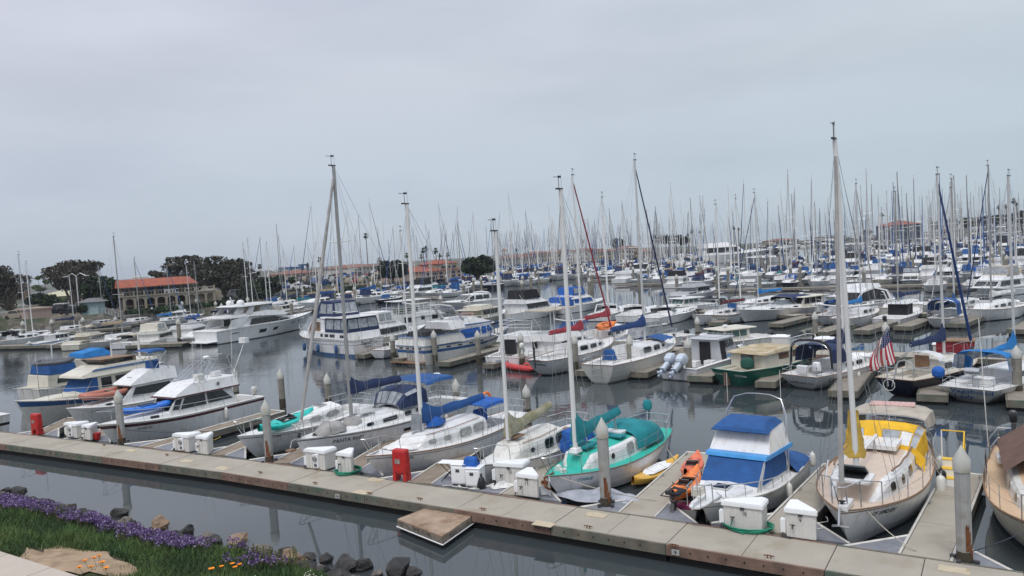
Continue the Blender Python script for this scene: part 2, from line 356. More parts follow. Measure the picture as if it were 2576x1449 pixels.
        if s.lod<2:
            m.box(top.x+.08,top.y,top.z,.35,.07,.05,DGREY)
            if vane:
                v=s.p('wind_vane',m); v.tube([top+Vector((.1,0,.05)),top+Vector((.1,0,.4)),top+Vector((.38,0,.4))],.012,BLACK,n=4); v.tube([top+Vector((-.05,0,0)),top+Vector((-.05,0,.5))],.006,WIRE,n=3); v.box(top.x+.05,top.y,top.z+.38,.16,.02,.07,BLACK)
            for f,hw in spr:
                c=at(f); sp=s.p('spreader',m); sp.tube([c+Vector((-.08,-hw,.06)),c,c+Vector((-.08,hw,.06))],.02,MASTW,n=5)
            rg=s.p('shroud'); w=s.ws(x)-.03; zd=s.zs(x); f0,hw=spr[-1]; ww=.0065 if s.lod==0 else .008
            for sd in (-1,1):
                rg.tube([(x-.1,sd*w,zd),at(f0)+Vector((-.08,sd*hw,.06)),at(.99)],ww,WIRE,n=3)
                for dx in (-.45,.4): rg.tube([(x+dx,sd*(w-.02),zd),at(spr[0][0]-.02)],ww,WIRE,n=3)
            if back: b=s.p('backstay'); b.tube([(-s.L/2+.1,0,s.zs(-s.L/2)),top],ww,WIRE,n=3)
        elif spr:
            c=at(spr[0][0]); hw=spr[0][1]; m.tube([c+Vector((0,-hw,0)),c+Vector((0,hw,0))],.03,mt,n=3)
        fx=s.L/2-.15 if fx is None else fx; tk=Vector((fx,0,s.zs(fx)+.1))
        if furl:
            fs=s.p('furled_sail'); a,b=furlz; top2=at(.97) if furlz[1]>.9 else at(furlz[1])
            n=22 if s.lod==0 else 3; pts=[tk.lerp(top2,lerp(.06,.98,i/n)) for i in range(n+1)]
            if spiral and s.lod==0:
                rr=[fr*(.75+.35*math.sin(min(1,i/n*1.1)*math.pi))*(1+.13*math.sin(i*2.4)) for i in range(n+1)]
                fs.tube(pts,rr,furl,n=7)
            else: fs.tube(pts,fr if s.lod<2 else max(.09,fr),furl,n=6 if s.lod<2 else 4,r1=fr*.6)
            if s.lod==0:
                dr=s.p('furler_drum'); dr.lathe([(0,0),(.09,0),(.09,.04),(.04,.05),(.04,.11),(.09,.12),(.09,.15),(0,.15)],BLACK,tk,n=10,ax=top2-tk)
                st=s.p('forestay'); st.tube([tk,top2],.007,WIRE,n=3)
        elif s.lod<2:
            st=s.p('forestay'); st.tube([tk,at(.98)],.007,WIRE,n=3)
        if boom:
            bl=boom; ab=at((bz[0]+s.zs(x)-z0)/(H-z0)); zb=s.zs(x)+bz[0]; A=Vector((ab.x-.05,ab.y,zb)); E=Vector((x-bl,0,s.zs(x)+bz[1]))
            bo=s.p('boom'); bo.tube([A,E],.05,mt,n=6)
            if cover:
                cv=s.p('sail_cover'); n=10 if s.lod<2 else 3; rows=[]
                for i in range(n+1):
                    u=i/n; c=A.lerp(E,u)-Vector((0,0,.03*math.sin(u*9)*(s.lod<2))); hh=ch*.38+math.exp(-u*6.5)*ch*coll+.03*math.sin(u*17)*(s.lod==0); wd=wide*(1-.35*u)*(1+.1*math.sin(u*13)); bb=.14+.03*math.cos(u*11)
                    pr=[(-.0,-bb),(-wd,-bb*.55),(-wd*1.05,.02),(-wd*.55,hh*.6),(0,hh),(wd*.55,hh*.6),(wd*1.05,.02),(wd,-bb*.55)]
                    dx=.08*(1-u)**3
                    rows.append([(c.x+dx*(1 if k in(3,4,5) else 1),c.y+a,c.z+b) for k,(a,b) in enumerate(pr)])
                cv.grid(rows,cover,close=True); cv.add(rows[0],[tuple(range(8))],cover); cv.add(rows[-1],[tuple(range(8))[::-1]],cover)
            if s.lod==0:
                tl=s.p('topping_lift'); tl.tube([E,top],.005,WIRE,n=3); ms=s.p('mainsheet'); ms.tube([A.lerp(E,.9),(E.x+.2,.08,s.zs(E.x)+.1)],.012,ROPE,n=4); ms.tube([A.lerp(E,.9),(E.x+.2,-.08,s.zs(E.x)+.1)],.012,ROPE,n=4)
        return s
    def rails(s,pul=1.2,h=.6,n=5,xa=None,push=1.0,lines=2,r=.014,x1=None,fwd=.12):
        L=s.L; w=s.ws; z=s.zs
        if pul:
            p=s.p('pulpit'); xb=L/2-pul; wi=w(xb)-.05
            A=lambda sd:[(xb,sd*wi,z(xb)),(xb+.06,sd*wi,z(xb)+h),(xb+pul*.5,sd*(w(xb+pul*.5)*.85),z(L/2)+h*1.02),(L/2+fwd*.4,sd*.14,z(L/2)+h*1.03)]
            p.tube(A(1)+[(L/2+fwd,0,z(L/2)+h*1.03)]+A(-1)[::-1],r,STEEL,n=5)
            for sd in (-1,1): p.tube([(L/2-.35,sd*.1,z(L/2)-.02),(L/2+fwd*.3,sd*.13,z(L/2)+h*1.02)],r,STEEL,n=4); p.tube([(xb+pul*.5,sd*w(xb+pul*.5)*.8,z(xb+pul*.5)),(xb+pul*.55,sd*w(xb+pul*.5)*.8,z(L/2)+h)],r,STEEL,n=4)
        xa=-L/2+push if xa is None else xa; xe=(L/2-pul if pul else L/2-.4) if x1 is None else x1
        if n:
            for sd in (-1,1):
                for i in range(n):
                    x=lerp(xa,xe,(i+ (0 if push else .0))/(n)); st=s.p('stanchion'); st.tube([(x,sd*(w(x)-.05),z(x)),(x,sd*(w(x)-.04),z(x)+h*.95)],.011,STEEL,n=4)
                ll=s.p('lifeline')
                for k in range(lines):
                    hz=h*.95*(1-.48*k); ll.tube([(lerp(xa,xe,i/n),sd*(w(lerp(xa,xe,i/n))-.04),z(lerp(xa,xe,i/n))+hz) for i in range(n+1)],.006,WIRE,n=3)
        if push:
            p=s.p('pushpit'); x0=-L/2+.08; x1_=-L/2+push
            for hz in (h,h*.5):
                p.tube([(x1_,w(x1_)-.05,z(x1_)+hz),(x0+.1,w(x0)*.9,z(x0)+hz),(x0,0,z(x0)+hz),(x0+.1,-w(x0)*.9,z(x0)+hz),(x1_,-w(x1_)+.05,z(x1_)+hz)],r,STEEL,n=5)
            for sd in (-1,1):
                for xx,ww in ((x1_,w(x1_)-.05),(x0+.1,w(x0)*.9),(x0+.03,w(x0)*.4)): p.tube([(xx,sd*ww,z(xx)),(xx,sd*ww,z(xx)+h)],r,STEEL,n=4)
        return s
    def canopy(s,hoops,mt,clear=(),vin=VINYL,name='bimini',frame=True,n=8,flat=.35,under=None,legs=None):
        """hoops: (x,w,ztop,zedge). clear: cells (i,j) that are clear vinyl windows"""
        c=s.p(name,under); n=n if s.lod<2 else 4; rows=[]
        for x,w,zt,ze in hoops:
            r=[]
            for j in range(n+1):
                a=math.pi*j/n; yy=-math.cos(a); k=abs(math.sin(a))**flat; r.append((x,w*math.copysign(abs(yy)**.8,yy),lerp(ze,zt,k)))
            rows.append(r)
        cl=set(clear) if s.lod<2 else set()
        c.grid(rows,mt,skip=lambda i,j:(i,j) in cl); c.grid([[tuple(Vector(q)-Vector((0,0,.012))) for q in r] for r in rows],mt,skip=lambda i,j:(i,j) in cl,flip=True)
        for i,j in sorted(cl):
            wd=s.p('clear_panel',c); q=[rows[i][j],rows[i][j+1],rows[i+1][j+1],rows[i+1][j]]; wd.add([tuple(Vector(v)) for v in q],[(0,1,2,3)],vin); s_=[tuple(lerp(0,1,0)+a for a in v) for v in q]
            wd.tube(q,.018,mt,n=4,closed=True)
        if frame and s.lod<2:
            f=s.p('canopy_frame',c)
            lg=legs if legs is not None else hoops[len(hoops)//2][0]
            for hi in (0,len(hoops)-1):
                x,w,zt,ze=hoops[hi]; rw=[(q[0],q[1]*.99,q[2]-.02) for q in rows[hi]]; lw=min(w,s.ws(lg)); zl=s.zs(lg)+.05
                f.tube([(lg,-lw,zl)]+rw+[(lg,lw,zl)],.013,STEEL,n=4)
            f.tube([(hoops[0][0],-hoops[0][1]*.99,hoops[0][3]),(lg,-min(hoops[0][1],s.ws(lg)),s.zs(lg)+.05),(hoops[-1][0],-hoops[-1][1]*.99,hoops[-1][3])],.013,STEEL,n=4)
        return c
    def block(s,name,poly,wb,wt,mt,narrow=0,wins=(),fwin=(),under=None,bevel=.03,glass=GLASS,frame=None,zr=None,xr=None,k=.0,awin=()):
        zs_=[p[1] for p in poly]; xs_=[p[0] for p in poly]; z0,z1=zr or (min(zs_),max(zs_)); x0,x1=xr or (min(xs_),max(xs_))
        def wf(x,z):
            t=min(1,max(0,(z-z0)/max(.01,z1-z0))); u=min(1,max(0,(x-x0)/max(.01,x1-x0))); return lerp(wb,wt,t)*(1-narrow*u*u)
        b=s.p(name,under,bevel); b.profile(poly,wf,mt)
        for wn in wins:
            mmat=glass
            if wn and not isinstance(wn[0],(tuple,list)): mmat=wn[0]; wn=wn[1]
            n=len(wn)
            for sd in (-1,1):
                wd=s.p('window',b); f=tuple(range(n)); a=sum(wn[i][0]*wn[(i+1)%n][1]-wn[(i+1)%n][0]*wn[i][1] for i in range(n))
                if (a>0)==(sd>0): f=f[::-1]
                if frame and s.lod<2:
                    cx=sum(p[0] for p in wn)/n; cz=sum(p[1] for p in wn)/n; e=[(x+(.035 if x>cx else -.035),z+(.03 if z>cz else -.03)) for x,z in wn]
                    wd.add([(x,sd*(wf(x,z)+.008),z) for x,z in e]+[(x,sd*(wf(x,z)-.01),z) for x,z in e],[f]+[(i,n+i,n+(i+1)%n,(i+1)%n) for i in range(n)],frame)
                wd.add([(x,sd*(wf(x,z)+.014),z) for x,z in wn]+[(x,sd*(wf(x,z)-.01),z) for x,z in wn],[f]+[(i,n+i,n+(i+1)%n,(i+1)%n) for i in range(n)],mmat)
        for fw in fwin:
            e,n,v0,v1=fw[:4]; mm=fw[4] if len(fw)>4 else glass; marg=fw[5] if len(fw)>5 else .06
            p0,p1=poly[e],poly[(e+1)%len(poly)]
            if p0[1]>p1[1]: p0,p1=p1,p0
            nrm=Vector((p1[1]-p0[1],0,-(p1[0]-p0[0]))).normalized(); cx=(x0+x1)/2
            if nrm.x*((p0[0]+p1[0])/2-cx)<0 and abs(nrm.x)>.2: nrm=-nrm
            for i in range(n):
                wd=s.p('window',b); q=[]
                for u,v in ((i/n,v0),((i+1)/n,v0),((i+1)/n,v1),(i/n,v1)):
                    x=lerp(p0[0],p1[0],v); z=lerp(p0[1],p1[1],v); w=wf(x,z)-marg; uu=u+(.012 if u==i/n else -.012)
                    q.append(Vector((x,lerp(-w,w,uu),z))+nrm*.012)
                wd.add(q,[(0,1,2,3)] if nrm.x>0 else [(3,2,1,0)],mm)
        s.wf=wf; return b
    def bowrail(s,xa,h=.6,n=7,r=.015,inset=.08,mt=STEEL,fwd=.0,h0=None):
        p=s.p('bow_rail'); L=s.L; pts=[]; h0=h if h0 is None else h0
        xs=[lerp(xa,L/2-.15,i/n) for i in range(n+1)]
        f=lambda x,sd:(x+.08,sd*max(.12,s.ws(x)-inset),s.zs(x)+lerp(h0,h,(x-xa)/(L/2-xa)))
        pts=[(xa-.1,s.ws(xa)-inset,s.zs(xa))]+[f(x,1) for x in xs]+[(L/2+fwd+.05,0,s.zs(L/2)+h)]+[f(x,-1) for x in xs[::-1]]+[(xa-.1,-s.ws(xa)+inset,s.zs(xa))]
        p.tube(pts,r,mt,n=5)
        for sd in (-1,1):
            for x in xs[1:]: p.tube([(x,sd*max(.1,s.ws(x)-inset-.01),s.zs(x)),f(x,sd)],r*.8,mt,n=4)
        return p
    def fender(s,x,sd,mt=WHITE2,l=.5,r=.1,z=None):
        w=s.p('fender'); z=s.zs(x)*.55 if z is None else z; y=sd*(s.ws(x)+r+.02); w.lathe([(.02,-l/2-.05),(r*.7,-l/2),(r,-l/2+.08),(r,l/2-.08),(r*.7,l/2),(.03,l/2+.04),(.02,l/2+.1)],mt,(x,y,z),n=10); w.tube([(x,y,z+l/2),(x,sd*(s.ws(x)-.05),s.zs(x)+.3)],.01,ROPE,n=3)
    def deckbox(s,name,x,y,z,sx,sy,sz,mt,bev=.02): b=s.p(name,None,bev); b.box(x,y,z,sx,sy,sz,mt); return b
    def name(s,t,size,x,f,sd,mt=BLACK,shear=0,off=.02,nm='lettering'):
        """lettering on the topsides, centred at x, height fraction f; sd=+1 port"""
        if s.lod==2: return
        a=s.side(x-.3,f,sd); b=s.side(x+.3,f,sd); c=s.side(x,f,sd); u=s.side(x,min(1,f+.25),sd)-c
        xd=(a-b) if sd>0 else (b-a); n=xd.cross(u).normalized(); s.texts.append((t,size,c+n*off,xd,u,mt,nm,shear))
    def tname(s,t,size,f,y=0,mt=BLACK,shear=0,off=.02):
        a=s.side(-s.L/2,f,1);x=a.x; up=s.side(-s.L/2,min(1,f+.2),1); u=Vector((up.x-x,0,up.z-a.z)); xd=Vector((0,-1,0)); n=xd.cross(u).normalized(); s.texts.append((t,size,Vector((x,-y,a.z))+n*off,xd,u,mt,'lettering',shear))
    def finish(s,origin,heading,scale=1,zs=None):
        zs=s.zdef if zs is None else zs
        """origin: world xy of hull centre; heading: world direction of bow"""
        rz=math.atan2(heading[1],heading[0])
        if s.lod==2:
            o=s.one.build(); o.location=(origin[0],origin[1],0); o.rotation_euler=(0,0,rz); o.scale=(scale,)*3; setp(o,s.label,s.cat,s.group); s.root=o; return o
        e=empty(s.nm,(origin[0],origin[1],0),rz,s.label,s.cat,s.group,scale); e.scale=(scale,scale,scale*zs); s.root=e
        for m in s.parts:
            if not m.f: continue
            m.build(m.parent.obj if m.parent is not None and m.parent.obj else e)
        for t in s.texts: text(e,t[0],t[1],t[2],t[3],t[4],t[5],t[6],t[7])
        return e
    def bowat(s,px,py,head,z=None,bo=.9,**k):
        sc=k.get('scale',1)
        """place so the bow deck tip is at that point of the picture"""
        z=s.fb[0]*sc if z is None else z; b=P(px,py,z); head=Vector((head[0],head[1],0)).normalized(); o=b-head*(s.L/2*sc); o.z=0; s.o=o;s.h=head; return s.finish(o,head,**k)
    def sternat(s,px,py,head,z=None,**k):
        sc=k.get('scale',1); z=s.fb[2]*sc*(k.get('zs') or s.zdef) if z is None else z*s.zdef; b=P(px,py,z); head=Vector((head[0],head[1],0)).normalized(); o=b+head*(s.L/2*sc); o.z=0; s.o=o;s.h=head; return s.finish(o,head,**k)
def loc_on(bowpx,L,head,px,py,z):
    """hull-frame x,y of a picture point at height z for a boat of length L with its bow tip at bowpx (x,y,z)"""
    head=Vector((head[0],head[1],0)).normalized(); o=P(*bowpx)-head*(L/2); q=P(px,py,z)-o; lf=Vector((-head.y,head.x,0)); return q.dot(head),q.dot(lf)
def mast_fit(bow,L,head,x,ytop,xtop=None):
    head=Vector((head[0],head[1],0)).normalized(); o=P(*bow)-head*(L/2); q=o+head*x; lo,hi=2,40
    for _ in range(40):
        m=(lo+hi)/2
        if proj((q.x,q.y,m))[1]>ytop: lo=m
        else: hi=m
    return lo
def outboard(b,x,y,z,mt=BLACK,tilt=0,sc=1.0,name='outboard_motor',cov=None):
    m=b.p(name,None,.03); T=R_(tilt); c,n=math.cos(T),math.sin(T)
    def tr(v): X,Y,Z=v; return (x-(X*c-Z*n)*sc, y+Y*sc, z+(Z*c+X*n)*sc)
    def loft(secs,mm):
        rows=[[tr((cx+sx*a,sy*bb,zz)) for a,bb in ((-1,-.8),(-.8,-1),(.8,-1),(1,-.8),(1,.8),(.8,1),(-.8,1),(-1,.8))] for cx,sx,sy,zz in secs]
        m.grid(rows,mm,close=True); m.add(rows[0],[tuple(range(8))],mm); m.add(rows[-1],[tuple(range(8))[::-1]],mm)
    loft([(.28,.18,.13,.0),(.3,.26,.17,.1),(.32,.27,.18,.35),(.3,.22,.16,.52),(.28,.14,.1,.6)],cov or mt)
    loft([(.3,.12,.09,-.5),(.27,.14,.1,0)],mt); loft([(.32,.2,.12,-.56),(.3,.2,.12,-.5)],mt); loft([(.32,.06,.03,-1.0),(.3,.12,.05,-.55)],mt); loft([(.32,.2,.06,-.86),(.32,.2,.06,-.78)],mt)
    for k in range(3):
        a=k*2.09; p0=tr((.54,0,-.82)); m.add([p0,tr((.56,.16*math.cos(a),-.82+.16*math.sin(a))),tr((.5,.15*math.cos(a+.7),-.82+.15*math.sin(a+.7)))],[(0,1,2),(2,1,0)],mt)
    m.add([tr(v) for v in ((0,-.1,-.4),(0,.1,-.4),(0,.1,0),(0,-.1,0),(.16,-.1,-.4),(.16,.1,-.4),(.16,.1,0),(.16,-.1,0))],[(3,2,1,0),(4,5,6,7),(0,1,5,4),(1,2,6,5),(2,3,7,6),(3,0,4,7)],DGREY)
    return m
# ------------------------------------------------------------------ water
wm=bpy.data.materials.new('harbour_water'); wm.use_nodes=True; t=wm.node_tree; bs=t.nodes['Principled BSDF']
bs.inputs['Base Color'].default_value=(.045,.056,.061,1); bs.inputs['Roughness'].default_value=.015; bs.inputs['IOR'].default_value=1.58
co=nd(t,'ShaderNodeTexCoord')
def wnoise(scale,detail,rot,stretch,dist):
    mp=nd(t,'ShaderNodeMapping'); mp.inputs['Rotation'].default_value=(0,0,rot); mp.inputs['Scale'].default_value=(1,stretch,1); t.links.new(co.outputs['Object'],mp.inputs[0])
    n=nd(t,'ShaderNodeTexNoise'); n.inputs['Scale'].default_value=scale; n.inputs['Detail'].default_value=detail; n.inputs['Distortion'].default_value=dist; t.links.new(mp.outputs[0],n.inputs['Vector']); return n
n1=wnoise(1.6,3,.3,1.9,.3); n2=wnoise(.35,2,-.4,1.5,.2); n4=wnoise(.45,1,.0,1.2,0)
nm=wnoise(.035,3,.55,2.2,.4)
# calm close to the walkway, ruffled out in the fairway
sp_=nd(t,'ShaderNodeSeparateXYZ'); t.links.new(co.outputs['Object'],sp_.inputs[0])
dx=nd(t,'ShaderNodeMath',operation='MULTIPLY'); dx.inputs[1].default_value=.528; t.links.new(sp_.outputs['X'],dx.inputs[0])
dy=nd(t,'ShaderNodeMath',operation='MULTIPLY'); dy.inputs[1].default_value=.849; t.links.new(sp_.outputs['Y'],dy.inputs[0])
ds=nd(t,'ShaderNodeMath',operation='ADD'); t.links.new(dx.outputs[0],ds.inputs[0]); t.links.new(dy.outputs[0],ds.inputs[1])
mr=nd(t,'ShaderNodeMapRange'); mr.inputs[1].default_value=19; mr.inputs[2].default_value=45; mr.inputs[3].default_value=.03; mr.inputs[4].default_value=.42; t.links.new(ds.outputs[0],mr.inputs[0])
mrx=nd(t,'ShaderNodeMapRange'); mrx.inputs[1].default_value=14; mrx.inputs[2].default_value=-14; mrx.inputs[3].default_value=.16; mrx.inputs[4].default_value=1.2; t.links.new(sp_.outputs['X'],mrx.inputs[0])
mm0=nd(t,'ShaderNodeMath',operation='MULTIPLY'); t.links.new(mr.outputs[0],mm0.inputs[0]); t.links.new(mrx.outputs[0],mm0.inputs[1])
mr2=nd(t,'ShaderNodeMapRange'); mr2.inputs[1].default_value=.4; mr2.inputs[2].default_value=.62; mr2.inputs[3].default_value=.35; mr2.inputs[4].default_value=1.15; t.links.new(nm.outputs[0],mr2.inputs[0])
mm=nd(t,'ShaderNodeMath',operation='MULTIPLY'); t.links.new(mm0.outputs[0],mm.inputs[0]); t.links.new(mr2.outputs[0],mm.inputs[1])
ad=nd(t,'ShaderNodeMath',operation='MULTIPLY_ADD'); ad.inputs[1].default_value=1.6; t.links.new(n2.outputs[0],ad.inputs[0]); t.links.new(n1.outputs[0],ad.inputs[2])
bp=nd(t,'ShaderNodeBump'); bp.inputs['Distance'].default_value=.045; t.links.new(ad.outputs[0],bp.inputs['Height']); t.links.new(mm.outputs[0],bp.inputs['Strength']); t.links.new(bp.outputs[0],bs.inputs['Normal'])
mb=MB('water'); mb.add([(-9000,-300,0),(9000,-300,0),(9000,9000,0),(-9000,9000,0)],[(0,1,2,3)],wm); wo=mb.build(); wo['kind']='structure'
# ------------------------------------------------------------------ walkway dock
def seg_dock(name,label,pts,w0,panel=1.83,z=.5,group=None,cat='dock',side=WOOD,th=.28,kind=None,floats=True,far=False):
    """pts: centreline-left edge polyline of the far edge; w0 width towards the camera"""
    e=empty(name,(0,0,0),0,label,cat,group)
    deck=MB('deck_panel' if 0 else 'deck',None); sb=MB('side_board'); jt=MB('joint_strip'); fl=MB('float')
    for a,b in zip(pts[:-1],pts[1:]):
        a=Vector((a[0],a[1],0)); b=Vector((b[0],b[1],0)); L=(b-a).length; d=(b-a)/L; n=Vector((d.y,-d.x,0)); 
        rz=math.atan2(d.y,d.x); k=max(1,round(L/panel)); st=L/k
        for i in range(k):
            c=a+d*(st*(i+.5))+n*(w0/2); deck.box(c.x,c.y,z-.08+ (.006 if i%2 else 0),st-.022,w0-.09,.08,CONC,rz)
        c=a+d*L/2+n*w0/2; jt.box(c.x,c.y,z-.13,L,w0-.1,.075,JOINT,rz)
        for s,off in ((0,.02),(w0,-.02)):
            nb=max(1,round(L/3.6))
            for i in range(nb):
                q=a+d*(L/nb*(i+.5))+n*(s+off*0); sb.box(q.x,q.y,z-th-.0+.012,L/nb-.02,.07,th,side if (i%3 or side is not WOOD) else WOODR,rz)
        for i in range(int(L/.45)):
            q=a+d*(i*.45+.2)+n*(w0+.035); sb.lathe([(0,0),(.02,0),(.02,.02),(0,.02)],BLACK,(q.x,q.y,z-.11),n=5,ax=n)
        if floats:
            c=a+d*L/2+n*w0/2; fl.box(c.x,c.y,-.25,L-.1,w0-.18,z-.1+.22,FLOAT,rz)
    deck.build(e); sb.build(e); jt.build(e)
    if floats: fl.build(e)
    return e
fe=[(-200,1062),(0,1086),(644,1160),(1219,1241),(1730,1316),(2576,1441),(2900,1489)]
FE=[P(x,y,.5) for x,y in fe]
WW=1.62
wd=seg_dock('walkway_dock','long concrete floating walkway crossing the foreground',[(p.x,p.y) for p in FE],WW)
def along(px,py,z=.5): return P(px,py,z)
# cleats, hatches, numbers and bolts on the walkway
def cleat(e,p,rz,sc=1,mt=RUST):
    c=MB('cleat'); q=Matrix.Rotation(rz,3,'Z'); f=lambda v:p+q@(Vector(v)*sc)
    c.tube([f((-.16,0,.07)),f((-.05,0,.085)),f((.05,0,.085)),f((.16,0,.07))],.018*sc,mt,n=5); c.tube([f((-.05,0,0)),f((-.05,0,.08))],.02*sc,mt,n=5); c.tube([f((.05,0,0)),f((.05,0,.08))],.02*sc,mt,n=5); return c.build(e)
rzd=math.atan2(DD.y,DD.x)
for px,py in ((262,1125),(420,1150),(655,1195),(793,1222),(930,1248),(1056,1262),(1215,1288),(1480,1333),(1695,1380),(1935,1408)):
    cleat(wd,P(px,py-4,.51),rzd,.8)
HCOV=M('hatch_cover',(.50,.43,.31),.8,var=.1,sc=6,stain=(.34,.22,.12),stth=.6)
for px,py in ((910,1238),(945,1207) ,(1368,1318),(1500,1295),(2400,1433),(470,1160),(560,1178),(330,1133)):
    h=MB('hatch_cover'); p=P(px,py,.51); h.box(p.x,p.y,.502,.62,.34,.014,HCOV,rzd); h.build(wd)
for s_,px,py in (('5',800,1219),('13',1062,1237),('11',1385,1332),('9',1700,1389),('14',850,1248),('12',1545,1358)):
    p=P(px,py,.36)-DN*.02; 
    pl=MB('number_plate'); pl.box(p.x,p.y,p.z-.07,.2,.02,.14,M('plate',(.45,.45,.43),.6),rzd); pl.build(wd)
    text(wd,s_,.12,p-DN*.018,DD,(0,0,1),BLACK)
# ------------------------------------------------------------------ fingers of the front row
def finger(a,b,w,name='finger_dock',label=None,z=.47,panel=2.4,group='finger docks between the berths',rail=RAILW,end=True,mt=None,conc=CONC,th=.3):
    """a: root centre, b: tip centre"""
    a=Vector((a[0],a[1],0)); b=Vector((b[0],b[1],0)); L=(b-a).length; d=(b-a)/L; n=Vector((-d.y,d.x,0)); rz=math.atan2(d.y,d.x)
    e=empty(name,(0,0,0),0,label or 'narrow concrete finger dock between two berths','finger dock',group)
    dk=MB('deck'); k=max(1,round(L/panel)); st=L/k
    for i in range(k): c=a+d*(st*(i+.5)); dk.box(c.x,c.y,z-.08,st-.02,w-.08,.08,conc,rz)
    dk.build(e); s=MB('side_board')
    for q in (-1,1): c=a+d*L/2+n*q*w/2; s.box(c.x,c.y,z-th,L,.06,th-.03,WOOD,rz)
    c=b+d*.01; s.box(c.x,c.y,z-th,.06,w+.06,th-.02,WOOD,rz); s.build(e)
    r=MB('rub_rail')
    for q in (-1,1): r.tube([a+n*q*(w/2+.01)+Vector((0,0,z)),b+n*q*(w/2+.01)+Vector((0,0,z))],.035,rail,n=5)
    r.tube([b-n*(w/2)+Vector((0,0,z)),b+n*(w/2)+Vector((0,0,z))],.035,rail,n=5); r.build(e)
    f=MB('float'); c=a+d*L/2; f.box(c.x,c.y,-.2,L-.15,w-.16,z+.08,FLOAT,rz); f.build(e); return e
def pile(p,H=2.75,r=.185,label='',mt=PILE,lod=0,group='concrete dock pilings',z0=-.4,rust=False,capk=1.0,name='piling'):
    e=empty(name,(p[0],p[1],0),0,label,'piling',group)
    q=MB('post'); pr=[(r,z0),(r,.35)]; q.lathe([(r,z0),(r,H-.25)],mt,n=8 if lod==0 else 6); q.build(e)
    al=MB('algae_band'); al.lathe([(r+.006,z0),(r+.006,.62),(r+.003,.72)],M('algae',(.055,.045,.03),.9,var=.4,sc=6),n=8 if lod==0 else 6); al.build(e)
    c=MB('cap'); c.lathe([(r*1.06,H-.34),(r*1.1,H-.32),(r*1.1,H-.06),(0,H+.28*capk)],PCAP,n=12 if lod==0 else 8); c.build(e)
    if lod==0 and rust is not None:
        for a in range(4):
            g=MB('guide_roller'); g.box((r+.09)*math.cos(a*1.57+.6),(r+.09)*math.sin(a*1.57+.6),.48,(.11),.08,.08,DGREY,rz=a*1.57+.6); g.build(e)
        if rust:
            s=MB('rust_stain')
            for z1,z2,a0,wd in ((.75,1.35,-1.9,.16),(.95,1.2,-1.55,.1),(.6,.9,-1.35,.14)):
                rows=[[((r+.008)*math.cos(a0+k*wd),(r+.008)*math.sin(a0+k*wd),lerp(z1,z2,u)+.04*math.sin(k*3+u*5)) for k in range(4)] for u in (0,.33,.66,1)]; s.grid(rows,RUST)
            s.build(e)
    return e
def fing_px(rx,ry,tx,ty,w=1.0,**k):
    a=P(rx,ry,.47); b=P(tx,ty,.47); return finger(a,b,w,**k)
# root (on the far edge of the walkway) and tip, both centreline, in picture coordinates
F_=[((2325,1405),(2425,1190),1.05,'wide near finger dock holding the yellow steps, beside the big grey piling'),
    ((1955,1340),(2112,1172),1.0,'concrete finger dock between the blue canvas fishing boat and the nearest yacht'),
    ((1600,1295),(1765,1140),1.05,'concrete finger dock with the yellow kayak alongside, left of the orange kayak'),
    ((1290,1245),(1480,1115),.9,'concrete finger dock between the khaki cover sloop and the turquoise deck sloop'),
    ((1055,1215),(1210,1110),.9,'brown stained finger dock between the blue cover sloop and the khaki cover sloop'),
    ((870,1185),(1060,1070),.9,'finger dock behind the pair of dock boxes with the coiled green hose'),
    ((705,1165),(860,1085),.9,'finger dock between the kayak sloop and the long lettered sloop'),
    ((545,1145),(700,1080),.85,'finger dock left of the kayak sloop'),
    ((370,1125),(700,1033),.95,'long brown finger dock beside the maroon striped cruiser'),
    ((215,1108),(330,1050),.9,'finger dock between the two dock boxes and the maroon striped cruiser'),
    ((90,1095),(190,1050),.9,'leftmost finger dock behind the small red fire cabinet')]
for i,((rx,ry),(tx,ty),w_,lb) in enumerate(F_):
    a=P(rx,ry,.47); b=P(tx,ty,.47); d=(b-a); 
    fo=finger(a,b,w_,label=lb,conc=CONC if i<4 else M('dock_concrete_worn',(.25,.205,.16),.85,var=.15,sc=2,stain=(.18,.14,.10),stth=.55))
    # grey triangular corner fillers
    d.normalize(); n=Vector((-d.y,d.x,0)); dn=DD
    for q in (-1,1):
        fl=MB('corner_filler'); a0=Vector((a.x,a.y,0)); r0=a0+n*q*(w_/2); 
        p1=r0; p2=r0+d*1.35; p3=r0+(dn if n.dot(dn)*q>0 else -dn)*1.25
        fl.prismz([(p.x,p.y) for p in (p1,p2,p3)],.3,.462,CONCG); fl.build(fo)
        rr=MB('corner_rail'); rr.tube([p3+Vector((0,0,.46)),p2.lerp(p3,.5)+Vector((0,0,.46)),p2+Vector((0,0,.46))],.04,RAILW,n=5); rr.build(fo)
    for f,q in ((.55,1),(.95,-1),(.95,1)):
        cp=a0+(Vector((b.x,b.y,0))-a0)*f+n*q*(w_/2-.08); cp.z=.47; cleat(fo,cp,math.atan2(d.y,d.x),.9,STEEL)
